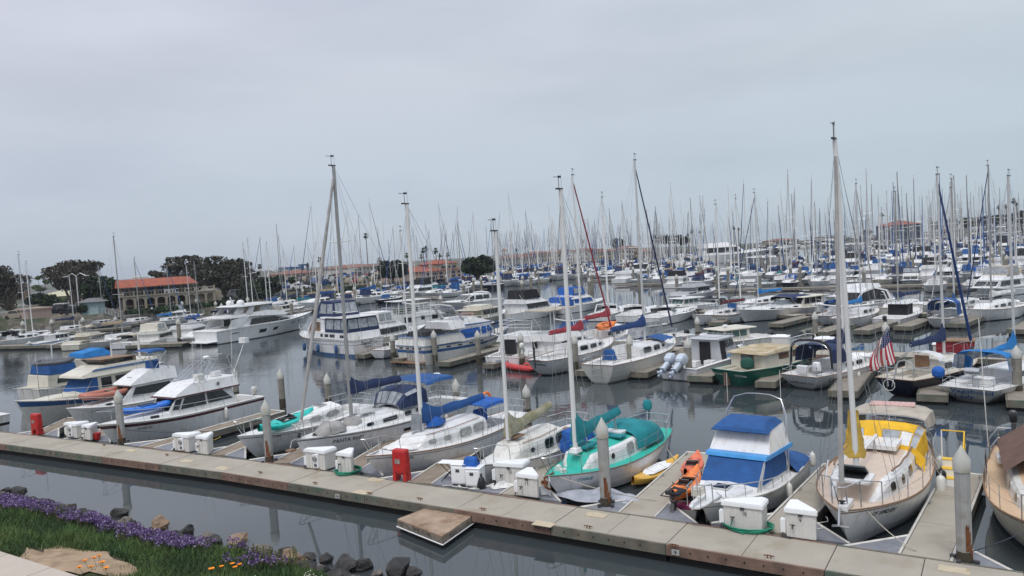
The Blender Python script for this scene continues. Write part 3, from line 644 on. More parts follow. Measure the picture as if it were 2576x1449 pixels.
# pilings of the front dock (base px, height)
for px,py,H,ru,lb in ((2427,1408,2.9,True,'large grey piling with a rust stain in the right foreground'),(1525,1268,2.85,True,'grey piling with a rust stain in front of the turquoise deck sloop'),
    (678,1160,2.7,True,'grey piling at the bow of the long lettered sloop'),(307,1113,2.7,True,'grey piling in front of the maroon striped cruiser')):
    p=P(px,py,.5); pile(p,H,.168,lb,PILE,0,rust=ru)
for px,py,tp_,lb in ((712,1030,925,'weathered piling at the tip of the long brown finger dock'),(828,1030,937,'weathered piling behind the turquoise kayak'),(1152,1050,950,'weathered piling left of the blue boom cover end'),(1328,1060,965,'weathered piling behind the khaki cover sloop'),(596,1010,925,'weathered piling behind the stern of the maroon striped cruiser')):
    p=P(px,py,.1); lo,hi=0,9
    for _ in range(30):
        mz=(lo+hi)/2
        if proj((p.x,p.y,mz))[1]>tp_: lo=mz
        else: hi=mz
    pile(p,min(3.3,lo-.3),.18,lb,PILEW,0,rust=None)
# ------------------------------------------------------------------ front row of boats
HA=-DN
def tp(b,mt,*a,**k): pass
HG=Vector((-.585,-.811,0)); HH=Vector((-.62,-.785,0))
# --- sloop with the long white hull (name PANTA RHEI)
BG=(745,1110,1.3)
b=Boat('sailboat','long white sloop with navy sail cover and dodger, lettered near its bow','sailboat')
b.hull(L=9.6,B=2.95,fb=(1.35,1.15,1.2),bo=.75,so=.7,tw=.72,pm=.42,pe=2.0,q=.7,rb=.12,rail=ALU,cock=(-4.3,-1.5,.8,.5),stripes=((.93,.97,GREYSTR),),boot=WHITE2)
mx,_=loc_on(BG,9.6,HG,893,1052,1.6)
b.trunk(-1.4,3.0,.5,.3,.62,slope=1.4,wins=((-.75,-.35,.3,.75,.15),(.1,.9,.3,.75,.1),(1.4,1.75,.3,.75,.2),(-1.3,-1.05,.35,.7,.1)),hatch=((.9,.45),(-.3,.4)))
b.mast(mx,mast_fit(BG,9.6,HG,mx,418),z0=1.6,r=.085,mt=ALUG,spr=((.42,.75),(.7,.62)),boom=3.0,cover=NAVYC,ch=.55,furl=GREYC,bz=(1.55,1.55),fr=.075,coll=.9,spiral=True,wide=.16)
b.rails(pul=1.3,h=.6,n=5,push=1.5); b.bags=1
b.canopy([(-.15,.8,1.8,1.6),(-.5,1.02,2.3,1.6),(-1.2,1.1,2.45,1.65),(-1.7,1.1,2.38,1.65)],NAVYC,clear=[(0,2),(0,3),(0,4),(0,5),(1,1),(1,6)],name='dodger')
b.canopy([(-1.6,1.15,2.55,2.4),(-2.5,1.2,2.65,2.48),(-3.5,1.15,2.58,2.4)],BLUEC,name='bimini',legs=-2.6)
# grey sail bag lashed on the foredeck
sb=b.p('sail_bag'); rows=[]
for i in range(13):
    u=i/12; x=lerp(4.0,1.8,u); r=.28*(math.sin(math.pi*min(1,u*1.25+.05)) if u<.8 else .75)*(1+.12*math.sin(i*2.1))+.07; rows.append([(x,.15+r*1.5*math.cos(a)+.06*math.sin(i*1.3),1.30+.05*u+max(0,r*1.25*math.sin(a))) for a in [k*math.pi/7 for k in range(8)]])
sb.grid(rows,GREYC)
raft=b.p('life_raft_canister',None,.05); raft.box(mx-.7,0,1.68,.8,.5,.28,WHITE,tx=.85,ty=.7)
anc=b.p('anchor'); anc.tube([(4.5,0,1.42),(5.0,0,1.35),(5.1,0,1.1)],.03,STEEL); anc.box(5.08,0,.98,.3,.28,.06,TEAK)
pil=b.p('radar_dome'); pil.lathe([(0,0),(.22,.02),(.24,.12),(.15,.2),(0,.22)],WHITE,(-4.5,-.8,2.2)); pil.tube([(-4.5,-.8,1.1),(-4.5,-.8,2.2)],.03,STEEL)
whl=b.p('steering_wheel'); whl.tube([(-3.3,.5*math.cos(a),1.7+.5*math.sin(a)) for a in [k*.524 for k in range(12)]],.02,STEEL,closed=True)
hw=b.p('window',b.hullp); sp=[b.side(x,f,sd=-1)+Vector((0,-.012,0)) for x,f in ((-.75,.62),(.25,.62),(.25,.74),(-.75,.74))]
for sd in (1,-1): hw.add([Vector((v.x,v.y*-sd,v.z)) for v in sp],[(0,1,2,3),(3,2,1,0)],GLASS)
b.name('PANTA RHEI',.24,2.9,.78,1,DGREY)
b.fender(-2.4,1); b.fender(.8,-1)
b.bowat(*BG[:2],HG,z=1.3)
# --- small sloop with the turquoise kayak
b=Boat('sailboat','small white sailing sloop with a turquoise kayak lashed on its foredeck','sailboat')
b.hull(L=7.6,B=2.45,fb=(1.15,.9,.95),bo=.95,so=.4,tw=.7,pm=.45,q=.65,rb=.15,rail=ALU,cock=(-3.3,-1.6,.7,.5),stripes=((.86,.9,GREYSTR),),boot=WHITE2)
b.trunk(-1.6,2.2,.55,.4,.66,mt=DECKW,slope=1.0,wins=((-1.3,-.5,.3,.8,.25,CURT),(-.2,.5,.3,.8,.25,CURT)),hatch=((-.9,.5),),camber=.12)
b.rails(pul=1.2,h=.62,n=4,push=1.3)
om=b.p('outboard_motor'); 
b.name('CF 0013 EN',.16,2.6,.84,1,BLACK)
b.bowat(597,1098,HA); bk=b
def kayak(name,label,mt,L=3.2,B=.72,H=.32,seat=BLACK,mt2=None,paddle=False,hole=True):
    e=empty(name,(0,0,0),0,label,'kayak'); k=MB('hull'); rows=[]; N=16
    for i in range(N+1):
        u=i/N; x=-L/2+L*u; w=B/2*max(.02,math.sin(math.pi*min(1,max(0,.03+u*.94))))**.75; rk=.16*abs(2*u-1)**2.5
        rows.append([(x,w*c,rk+H*zz) for c,zz in ((-.2,0),(-.75,.12),(-1,.55),(-.93,.78),(-.5,.95),(0,1.0),(.5,.95),(.93,.78),(1,.55),(.75,.12),(.2,0))])
    k.grid(rows,mt,skip=lambda i,j: hole and 6<=i<=9 and j in (4,5)); k.build(e)
    c=MB('cockpit'); q=[(-L*.12,-B*.24),(L*.13,-B*.24),(L*.13,B*.24),(-L*.12,B*.24)]
    c.add([(x,y,H*.4) for x,y in q]+[(x,y,H*.97) for x,y in q],[(0,1,2,3),(0,1,5,4),(1,2,6,5),(2,3,7,6),(3,0,4,7)],seat if hole else (mt2 or mt)); c.tube([(x*1.02,y*1.05,H*1.0+.01) for x,y in q],.02,seat,closed=True,n=5)
    if hole: c.box(-L*.08,0,H*.5,.1,B*.4,.28,seat)
    c.build(e)
    g=MB('deck_cord'); 
    for sx in (-1,1): g.tube([(sx*L*.2,-B*.3,H*1.03),(sx*L*.3,B*.22,H*1.06),(sx*L*.32,-B*.2,H*1.07),(sx*L*.22,B*.3,H*1.03)],.012,BLACK,n=3)
    g.build(e); return e
def set_on(e,o,h,x,y,z,rz=0,rx=0,ry=0):
    """put object e at hull-frame coordinates of the boat whose centre is o and heading h"""
    lf=Vector((-h.y,h.x,0)); e.location=o+h*x+lf*y+Vector((0,0,z)); e.rotation_euler=(rx,ry,math.atan2(h.y,h.x)+rz); return e
k=kayak('kayak','turquoise kayak lying on the foredeck of the small white sloop',TURQ,L=3.5,B=.8,H=.32); set_on(k,bk.o,bk.h,1.5,.35,1.12,rz=.14,rx=-.25)
# --- sloop with blue boom cover
BH=(918,1152,1.2)
b=Boat('sailboat','white sailing sloop with a medium blue boom cover behind the red cabinet','sailboat')
b.hull(L=8.9,B=2.65,fb=(1.25,.95,1.02),bo=1.15,so=.9,tw=.45,twl=.5,pm=.48,q=.6,rb=.25,rail=TEAK,cock=(-3.1,-1.3,.65,.5),stripes=((.88,.905,DGREY),),boot=BOOTB,bot=BOOTB,bootz=.13)
mx,_=loc_on(BH,8.9,HH,1070,1080,1.6)
b.trunk(-1.3,2.5,.6,.45,.64,slope=.5,wins=((-1.1,-.45,.25,.8,.15,CURT),(-.3,.35,.25,.8,.15,CURT),(.85,1.2,.35,.7,.2,CURT),(1.6,1.95,.35,.7,.2,CURT)),rails=True,camber=.1)
b.mast(mx,mast_fit(BH,8.9,HH,mx,514),z0=1.55,r=.085,mt=MASTW,spr=((.56,.7),),boom=3.7,cover=BLUEC,ch=.5,bz=(.95,1.15),fr=.05,coll=1.3,furl=None)
b.rails(pul=1.2,h=.62,n=5,push=1.4)
b.canopy([(-1.2,.8,2.0,1.85),(-2.0,.85,2.08,1.93),(-2.7,.8,2.03,1.88)],ROYALC,name='bimini',legs=-2.1)
sh=b.p('tarpaulin_bundle'); rows=[]
for i in range(9):
    u=i/8; rows.append([(mx-.2-1.2*u,-.1+(.1+.25*math.sin(math.pi*u+.2))*math.cos(a)*1.2,1.62+(.12+.3*math.sin(math.pi*min(1,u+.15))*(1+.2*math.sin(i*3)))*math.sin(a)) for a in [k*math.pi/6 for k in range(7)]])
sh.grid(rows,ROYALC)
pl=b.p('plastic_sheet'); rows=[[(2.5+.7*u,w*(.75-.2*u),1.18+ (1-abs(w))*.32*(1-u)+.02*math.sin(w*9+u*7)) for w in [-1+.25*k for k in range(9)]] for u in [i/6 for i in range(7)]]
pl.grid(rows,WHITEC)
sc_=b.p('wind_scoop'); sc_.add([(1.9,-.25,1.65),(2.2,.05,1.65),(2.1,.05,2.25),(1.8,-.3,2.2),(1.75,.2,1.65),(1.7,.15,2.2)],[(0,1,2,3),(1,4,5,2),(4,0,3,5)],VINYL)
lr=b.p('life_ring'); lr.tube([(-3.3,-.75+.0,1.75)]+[( -3.3+.3*math.cos(a),-.85,1.75+.3*math.sin(a)) for a in [k*.6 for k in range(10)]],.06,ORANGE,n=6)
wc=b.p('winch_cover',None,.04); wc.box(-2.1,-.2,1.1,.5,.4,.5,ROYALC)
b.name('CF 4174',.17,3.2,.80,1,BLACK)
anc=b.p('anchor'); anc.tube([(3.8,0,1.28),(4.3,0,1.22),(4.35,0,1.0)],.03,WIRE)
b.bowat(*BH[:2],HH,z=1.2)
# --- small sloop with khaki cover
BI=(1202,1172,1.1)
b=Boat('sailboat','small weathered white sailing sloop with a khaki mildewed sail cover beside the white dock cabinets','sailboat')
b.hull(L=6.9,B=2.25,fb=(1.1,.85,.9),bo=1.05,so=.8,tw=.5,twl=.5,pm=.48,q=.6,rb=.25,rail=WOOD,cock=(-2.7,-1.0,.6,.5),H=WHITE,boot=WHITE2,bot=BOOT)
HI_=Vector((-.57,-.82,0)); mx,_=loc_on(BI,6.9,HI_,1284,1110,1.5)
b.trunk(-1.0,2.0,.62,.5,.66,mt=WHITE2,slope=.45,wins=((-.9,-.35,.25,.85,.15),(-.15,.4,.25,.85,.15),(1.0,1.25,.35,.65,.3)),rails=True,camber=.12)
hb=b.p('wooden_hatch',None,.01); hb.box(1.25,0,1.58,.55,.55,.06,TEAK)
b.mast(mx,mast_fit(BI,6.9,HI_,mx,582),z0=1.55,r=.075,mt=MASTW,spr=((.5,.5),),boom=2.9,cover=KHAKI,ch=.5,bz=(.85,1.3),coll=1.4,wide=.17)
b.rails(pul=1.1,h=.6,n=4,push=1.2)
bx=b.p('cockpit_box',None,.02); bx.box(-1.35,.55,1.0,.7,.35,.3,TEAK)
b.name('CF 1706 ED',.14,2.4,.82,1,BLACK); b.name('STARLIGHT',.16,-2.3,.72,1,GREYSTR)
b.bowat(*BI[:2],HI_)
# --- turquoise deck
BJ=(1372,1205,1.05)
b=Boat('sailboat','white sailing sloop with bright turquoise decks and a teal sail cover','sailboat')
b.hull(L=7.9,B=2.45,fb=(1.12,.82,.9),bo=1.15,so=1.0,tw=.45,twl=.5,pm=.47,q=.6,rb=.25,rail=WOOD,cock=(-2.9,-1.2,.62,.45),deck=TURQD,boot=GREENH,bot=GREENH,bootz=.08)
HJ=Vector((-.61,-.79,0)); mx,_=loc_on(BJ,7.9,HJ,1488,1139,1.5)
b.trunk(-1.2,2.3,.62,.5,.62,top=TURQD,slope=.35,wins=((-1.0,-.5,.25,.85,.15,CURT),(-.35,.1,.25,.85,.15,CURT),(.9,1.1,.35,.7,.3),(1.55,1.8,.35,.7,.3)),camber=.1,rails=False)
fh=b.p('forehatch_cover',None,.02); fh.box(1.65,0,1.53,.75,.65,.09,TEALC)
st=b.p('mast_step',None,.02); st.box(mx,0,1.45,.42,.34,.16,WHITE,tx=.7,ty=.7)
sl_=b.p('sliding_hatch',None,.02); sl_.box(-.7,0,1.5,.9,.7,.1,WHITE)
tr_=b.p('hatch_trim',None); tr_.box(-.1,0,1.49,.5,1.1,.05,TEALC)
b.mast(mx,mast_fit(BJ,7.9,HJ,mx,477),z0=1.5,r=.085,mt=MASTW,spr=((.5,.6),),boom=2.9,cover=TEALC,ch=.55,bz=(1.0,1.3),coll=1.5,wide=.16)
b.rails(pul=1.2,h=.6,n=5,push=1.3)
b.canopy([(-.6,.8,1.6,1.0),(-.9,.9,1.75,1.0),(-1.6,.95,1.8,1.0),(-2.3,.92,1.6,.95),(-2.6,.85,1.2,.9)],TEALC,name='cockpit_tent',frame=False,flat=.6)
mo=b.p('covered_motor'); mo.lathe([(.05,-.2),(.17,-.14),(.19,.05),(.12,.2),(0,.24)],TEALC,(-4.0,-.55,1.75)); mo.tube([(-3.8,-.5,1.0),(-4.0,-.55,1.6)],.03,STEEL)
co=b.p('cockpit_instruments',None,.02); co.box(-3.0,-.1,.88,.35,.3,.1,WHITE)
cl=b.p('anchor_windlass'); cl.lathe([(.0,0),(.12,.0),(.12,.16),(.0,.18)],WHITE2,(3.1,.1,1.0)); cl.lathe([(.0,-.1),(.1,-.1),(.1,.1),(0,.1)],WHITE2,(2.95,-.2,1.1),ax=(1,.3,0))
an=b.p('anchor'); an.tube([(3.5,0,1.12),(4.0,0,1.1),(4.1,.1,.85),(3.95,.15,.75)],.04,RUST); an.box(4.0,0,.9,.08,.22,.1,RUST)
b.name('STARLIE',.17,2.75,.76,1,TEALC)
b.bowat(*BJ[:2],HJ,z=1.05); bj=b
# --- sport cabin cruiser, blue canvas
BK=(1762,1258,1.25)
b=Boat('motorboat','white flybridge fishing boat with royal blue window canvas and a pale blue stripe','motorboat')
b.hull(L=7.0,B=2.65,fb=(1.3,1.0,.95),bo=1.0,so=.1,tw=.88,twl=.95,pm=.4,pe=2.4,q=1.0,rm=.92,rb=.12,rail=WHITE2,rr=.03,cock=(-3.3,-1.2,1.05,.55),boot=BOOT,bot=BOOT,stripes=((.83,.86,GREYSTR),))
b.block('cabin',[(-1.25,.95),(-1.2,2.05),(.55,2.05),(1.35,1.2),(1.5,1.0)],1.12,.98,WHITE,narrow=.18,wins=[(BLUEC,[(-1.1,1.22),(.98,1.22),(.45,1.98),(-1.08,1.98)])],fwin=[(2,1,.06,.95,BLUEC,-.02)])
b.trunk(1.2,3.0,.25,.15,.72,slope=.7,hatch=((1.85,.5),),camber=.06)
b.block('flybridge',[(-1.3,2.1),(-1.35,2.95),(-.2,2.95),(.35,2.1)],1.12,.92,WHITE,narrow=.12,bevel=.06)
b.block('stripe_band',[(-1.45,2.0),(-1.45,2.14),(.62,2.14),(.68,2.0)],1.18,1.16,LBLUE,narrow=.16,bevel=.02)
b.block('flybridge_cover',[(-1.3,2.96),(-1.15,3.18),(-.3,3.2),(.2,3.02),(.3,2.86),(-.2,2.93)],1.0,.72,BLUEC,narrow=.05,bevel=.05)
ck=b.p('cockpit_cover'); rows=[]
for i in range(9):
    u=i/8; x=-1.3-2.1*u; hgt=2.05-.75*u+.05*math.sin(i*2.3); wv=b.ws(x)+.03
    rows.append([(x,y*wv,lerp(b.zs(x)+.02,hgt,max(0,1-abs(y)**1.6))+.03*math.sin(y*9+i)) for y in [-1+.2*k for k in range(11)]])
ck.grid(rows,BLUEC); ck.add(rows[-1],[tuple(range(11))],BLUEC)
pp=b.p('bow_pulpit_plank',None,.03); pp.prismz([(2.6,-.3),(3.6,-.24),(3.95,-.16),(4.05,0),(3.95,.16),(3.6,.24),(2.6,.3)],1.28,1.36,WHITE)
b.bowrail(-.9,h=.65,n=6,h0=.25,inset=.12,r=.018)
pr=b.p('pulpit'); pr.tube([(3.3,-.3,1.33),(3.35,-.3,1.98),(3.95,-.2,2.02),(4.05,0,2.02),(3.95,.2,2.02),(3.35,.3,1.98),(3.3,.3,1.33)],.016,STEEL); 
for y in (-.2,.2): pr.tube([(3.95,y,1.35),(3.95,y,2.02)],.013,STEEL,n=4)
lx=b.p('anchor_locker',None,.02); lx.box(2.85,-.35,1.3,.35,.3,.28,CREAM)
an=b.p('anchor'); an.tube([(3.1,0,1.42),(3.9,0,1.44),(4.1,0,1.3)],.025,STEEL)
ta=b.p('antenna_frame')
for sd in (-1,1): ta.tube([(-1.2,sd*1.1,1.1),(-1.45,sd*1.0,3.2),(-1.6,sd*.8,3.75),(-1.7,sd*.4,3.88),(-1.7,0,3.9)],.022,STEEL,n=5); ta.tube([(-.95,sd*1.1,1.1),(-1.3,sd*1.02,3.1),(-1.5,sd*.85,3.65)],.018,STEEL,n=5)
ta.tube([(-1.6,.8,3.7),(-1.6,.8,4.9)],.01,WHITE2,n=4); ta.tube([(-1.5,-1.0,3.5),(-1.5,-1.0,4.7)],.01,WHITE2,n=4)
b.name('CF 0429 CZ',.15,2.3,.78,1,BLACK)
b.fender(-.2,-1,WHITE2,.5,.09,.8) ; b.fender(-.1,1,WHITE2,.5,.09,.75); b.fender(-3.1,1,WHITE2,.5,.1,1.0)
tr=b.p('trailing_keel'); tr.box(2.6,0,-.1,.8,.05,.3,WHITE2)
b.bowat(*BK[:2],Vector((-.60,-.80,0)),scale=.94,zs=.86,z=1.15); bkk=b
# --- the near sloop with yellow canvas
BL=(2115,1287,1.25)
b=Boat('sailboat','nearest white sailing yacht with tan deck, yellow dodger and yellow sail cover','sailboat')
HL=Vector((-.585,-.811,0))
b.hull(L=8.4,B=2.85,fb=(1.3,1.02,1.1),bo=.95,so=.6,tw=.62,twl=.7,pm=.46,pe=2.3,q=.75,rm=.82,rb=.12,rail=TEAK,cock=(-3.6,-1.9,.75,.5),deck=TAN,boot=DGREY,bot=DGREY,bootz=.05,stripes=((.93,.96,TEAK),))
mx,_=loc_on(BL,8.4,HL,2180,1187,1.75)
b.trunk(-1.9,2.9,.6,.5,.66,top=TAN,slope=.9,wins=((-1.35,-.9,.3,.75,.2),(-.3,.25,.3,.75,.2),(.75,1.05,.3,.75,.2),(1.6,1.95,.3,.75,.2)),camber=.08)
hm=b.p('mast_hatch',None,.02); hm.box(mx+.5,0,1.72,.85,.95,.08,WHITE); hm.box(mx+.45,0,1.80,.6,.62,.02,BLACK)
hl=b.p('hatch_lid',None,.01); vs=[(mx+.15,-.34,1.85),(mx+.15,.34,1.85),(mx+.62,.34,2.12),(mx+.62,-.34,2.12)]; hl.add(vs+[tuple(Vector(v)+Vector((.02,0,-.04))) for v in vs],[(0,1,2,3),(7,6,5,4),(0,4,5,1),(1,5,6,2),(2,6,7,3),(3,7,4,0)],GLASST)
sh=b.p('sliding_hatch',None,.03); sh.box(-.95,0,1.72,1.25,1.1,.14,WHITE)
for y in (-.35,-.12,.12,.35): sh.box(-.95,y,1.86,1.1,.05,.015,WHITE2)
b.mast(mx,mast_fit(BL,8.4,HL,mx,350),z0=1.75,r=.075,mt=MASTW,spr=((.50,.6),),boom=2.7,cover=None,bz=(1.0,1.0),furl=GREYC,fr=.068,heel=-.22,spiral=False)
cv=b.p('sail_cover'); rows=[]
for i in range(11):
    u=i/10; z=lerp(2.15,3.35,u); r=lerp(.27,.13,u**.7)*(1+.06*math.sin(i*2)); rows.append([(mx-.18+r*math.cos(a)*(1.0),-.02*z+r*math.sin(a)*(1+.10*math.sin(3*a+i*.7)),z+.03*math.sin(4*a+i)) for a in [k*math.pi/6 for k in range(12)]])
cv.grid(rows,YELC2,close=True)
b.canopy([(-1.15,1.0,1.7,1.3),(-1.5,1.12,2.08,1.35),(-2.15,1.15,2.18,1.4)],YELC,clear=[(0,2),(0,4),(0,5),(0,6),(1,1),(1,6)],name='dodger',flat=.3)
sk=b.p('dodger_skirt'); sk.grid([[(-1.0+.02*math.sin(k*2),-1.18+.2*k*1.18,1.12+.42*math.sin(math.pi*k/10)**.5-.1),(-1.12,-1.2+.2*k*1.2,1.36+.42*math.sin(math.pi*k/10)**.4)] for k in range(11)],YELC)
b.canopy([(-2.3,1.12,2.35,2.0),(-3.0,1.18,2.48,1.95),(-3.8,1.18,2.42,1.85),(-4.4,1.1,2.1,1.4)],GREIGE,name='bimini',legs=-3.2,flat=.4)
rg=b.p('towel'); rg.box(-3.3,.0,2.46,.6,1.3,.04,M('pink_towel',(.55,.36,.33),.9,var=.3,sc=12),rz=.1)
b.rails(pul=1.3,h=.62,n=5,push=1.4,r=.018)
sa=b.p('sheet_rail'); 
for sd in (-1,1): sa.tube([(x,sd*(b.ws(x)*.66*.9),1.68+.02*math.sin(x*6)) for x in [-1.2+.25*k for k in range(12)]],.03,TEAK,n=5)
hd=b.p('handrail')
for sd in (-1,1): hd.tube([(1.0,sd*1.0,1.62),(1.2,sd*.98,1.68),(2.6,sd*.72,1.6)],.02,WHITE)
an=b.p('anchor'); an.tube([(3.4,0,1.4),(4.3,0,1.36),(4.5,0,1.05),(4.3,.18,.95)],.035,STEEL); an.tube([(4.5,0,1.05),(4.3,-.18,.95)],.03,STEEL); an.box(3.85,.05,1.32,.7,.22,.12,WHITE)
b.name('CF 1042 EX',.2,2.9,.82,1,BLACK,shear=.2)
b.fender(-2.6,1,WHITE2,.6,.13,.75); b.fender(-1.6,1,BLACK,.45,.14,.7); b.fender(-1.2,1,WHITE2,.62,.14,.55)
b.bowat(*BL[:2],HL); bl=b
# --- partly visible yacht at the right edge
b=Boat('sailboat','cream sailing yacht with deep tan decks cut off by the right edge of the picture','sailboat')
b.hull(L=8.4,B=2.9,fb=(1.35,1.0,1.1),bo=.9,so=.5,tw=.7,twl=.75,pm=.5,pe=2.6,q=.75,rm=.84,rb=.15,H=CREAM,rail=TEAK,deck=TAN2,cock=(-3.6,-1.8,.8,.5),stripes=((.93,.96,TEAK),))
b.trunk(-1.8,2.8,.55,.4,.6,mt=WHITE2,top=TAN2,slope=.9,wins=((-1.2,-.8,.3,.75,.2),(.2,.55,.3,.75,.2),(1.4,1.7,.3,.75,.2)),hatch=((1.3,.6),))
b.rails(pul=1.2,h=.62,n=6,push=1.4,r=.018)
wc=b.p('weather_cloth'); wc.add([(-1.6,-1.32,1.05),(-.4,-1.38,1.03),(-.4,-1.4,1.65),(-1.6,-1.35,1.68)],[(0,1,2,3),(3,2,1,0)],NAVYC)
tt=b.p('boom_tent'); tt.grid([[(x,y,1.55+.9*(1-abs(y)/1.0)*(1-.2*(x+1)**2*.2)) for y in (-1.0,-.6,-.2,.0,.4,.9)] for x in (-3.2,-2.4,-1.5,-.5,.4)],BROWNC)
outboard(b,-4.0,-.5,1.9,BLACK,0,.6)
b.deckbox('cockpit_cushion',-2.2,-.9,1.15,.6,.3,.2,WHITEC)
an=b.p('antenna'); an.tube([(-3.9,-1.2,1.1),(-4.0,-1.35,5.2)],.014,WHITE2,n=4)
ho=P(2478,1215,1.05); hh=Vector((-.5,-.866,0)); lf=Vector((-hh.y,hh.x,0))
b.finish(ho+lf*1.42+hh*.2,hh); b.o=ho+lf*1.42+hh*.2; b.h=hh
# --- left: big white sport fisher with maroon stripe
HB=Vector((-.50,-.866,0))
BE=(246,1078,1.4)
b=Boat('motorboat','white flybridge cruiser with a dark maroon stripe and a blue kayak on its bow','motorboat')
b.hull(L=10.4,B=3.1,fb=(1.4,1.1,1.05),bo=1.2,so=.15,tw=.85,twl=.92,pm=.42,pe=2.5,q=1.1,rm=.92,rb=.15,rail=WHITE2,rr=.035,cock=(-4.9,-3.0,1.2,.6),stripes=((.80,.93,MAROON),),boot=BOOT)
b.block('cabin',[(-3.1,1.0),(-2.9,2.0),(.9,2.0),(1.5,1.35),(1.7,1.1)],1.22,1.05,WHITE,narrow=.2,wins=[[(-2.85,1.4),(-1.1,1.4),(-1.1,1.95),(-2.2,1.95)],[(-.95,1.38),(.75,1.38),(.35,1.95),(-.95,1.95)],[(.85,1.4),(1.25,1.42),(.95,1.9),(.55,1.93)]],fwin=[(2,3,.1,.92)])
b.trunk(1.4,4.2,.3,.2,.7,slope=.9,wins=((2.1,2.6,.3,.8,.1),))
b.block('flybridge',[(-3.3,2.05),(-3.35,2.6),(-.1,2.6),(.9,2.2),(1.15,2.05)],1.28,1.08,WHITE,narrow=.15)
b.block('flybridge_stripe',[(-3.35,2.0),(-3.36,2.07),(1.2,2.07),(1.24,2.0)],1.3,1.29,MAROON,narrow=.16,bevel=0)
tw_=b.p('tower_frame')
for k,(dx,hx) in enumerate(((-1.0,0),(-.6,.25),(-.2,.5))):
    tw_.tube([(dx,-1.05,2.6),(dx-1.3,-.55,3.55),(dx-1.45,0,3.62),(dx-1.3,.55,3.55),(dx,1.05,2.6)],.025,STEEL)
for y in (-.55,0,.55): tw_.tube([(-1.9,y,3.6),(-2.5,y,3.6)],.02,STEEL)
for y in (-1,1): tw_.tube([(-3.2,y*1.05,2.6),(-3.0,y*.7,3.7),(-3.6,y*.5,3.75)],.022,STEEL); tw_.tube([(-3.2,y*1.1,2.1),(-3.25,y*1.15,3.1),(-1.2,y*1.12,3.05)],.018,STEEL)
rd=b.p('radar_dome'); rd.lathe([(0,0),(.2,.02),(.22,.1),(.12,.16),(0,.17)],WHITE,(-2.0,0,3.66)); r2=b.p('radar_scanner'); r2.box(-4.9,.1,4.2,.35,.6,.3,WHITE); r2.tube([(-3.9,.1,2.6),(-4.9,.1,4.2)],.03,STEEL)
for dx,dy in ((-1.0,.7),(-1.4,-.7)): a=b.p('antenna'); a.tube([(dx,dy,2.6),(dx-.25,dy,4.9)],.012,WHITE2,n=4)
fr=b.p('fishing_rod_antenna'); fr.tube([(-4.6,-1.1,1.2),(-5.2,-1.4,5.6)],.015,WHITE2,n=4)
cs=b.p('seat',None,.04); cs.box(-2.6,0,2.6,.5,.5,.3,WHITE); cs.box(-1.1,.4,2.6,.5,.5,.35,WHITE2)
em=b.p('emblem'); em.lathe([(0,0),(.11,0),(.11,.02),(0,.02)],GREYSTR,(-1.8,1.22,2.35),ax=(0,1,0)); em.lathe([(0,0),(.11,0),(.11,.02),(0,.02)],GREYSTR,(-1.8,-1.22,2.35),ax=(0,-1,0))
b.bowrail(-4.0,h=.65,n=9,h0=.45,inset=.1)
b.name('CF 5871 FD',.16,3.2,.68,1,BLACK)
fe=b.fender(-1.9,1,WHITE2,.6,.11,.7)
outboard(b,-5.15,.3,1.1,WHITE2,25,.7)
b.bowat(*BE[:2],Vector((-.52,-.854,0)),scale=.84,zs=1.14); be=b
k=kayak('inflatable_kayak','blue inflatable kayak lying on the foredeck of the maroon striped cruiser',BLUEK,L=3.0,B=.8,H=.3,hole=False,mt2=LBLUE); set_on(k,be.o,be.h,2.0,.25,1.5,rz=-.1)
# --- express cruiser with salmon dinghy
BD=(168,1036,1.45)
b=Boat('motorboat','white flybridge cruiser with a salmon coloured dinghy on the foredeck and a blue bimini','motorboat')
b.hull(L=9.0,B=2.9,fb=(1.45,1.1,1.0),bo=1.1,so=.1,tw=.85,twl=.92,pm=.42,pe=2.5,q=1.2,rm=.9,rb=.1,rail=WHITE2,rr=.03,cock=(-4.3,-2.6,1.1,.6))
b.block('cabin',[(-2.7,1.0),(-2.6,2.1),(.3,2.15),(1.3,1.35),(1.45,1.1)],1.2,1.0,WHITE,narrow=.2,wins=[[(-2.4,1.5),(.6,1.5),(.25,2.0),(-2.3,2.0)]],fwin=[(2,2,.1,.85)])
b.trunk(1.2,3.7,.35,.2,.72,slope=1.0,wins=((1.9,2.4,.3,.8,.3),))
b.block('flybridge',[(-2.8,2.18),(-2.9,2.85),(-.9,2.9),(.6,2.25),(.7,2.15)],1.2,.9,WHITE,narrow=.15)
b.canopy([(-.9,.85,4.0,3.85),(-1.5,.9,4.1,3.95),(-2.3,.85,4.05,3.9)],BLUEC,name='bimini',legs=None)
for x0,x1 in ((-1.2,-.9),(-1.2,-2.3),(-2.4,-.95)):
    f=b.p('bimini_frame')
    for sd in (-1,1): f.tube([(x0,sd*.95,2.85),(x1,sd*.88,3.9)],.018,STEEL,n=4)
se=b.p('seat',None,.04); se.box(-1.6,.2,2.88,.5,.9,.45,BLUEC)
for dx,dy in ((-1.2,-.8),): a=b.p('antenna'); a.tube([(dx,dy,2.85),(dx-.1,dy,4.6)],.012,WHITE2,n=4)
hn=b.p('horn'); hn.tube([(.1,.3,2.55),(.4,.3,2.6)],.03,STEEL)
b.bowrail(-1.5,h=.65,n=8,h0=.4)
b.name('CF 4407 GH',.18,3.0,.82,1,BLACK)
b.bowat(*BD[:2],HB,scale=.82,zs=1.14); bd=b
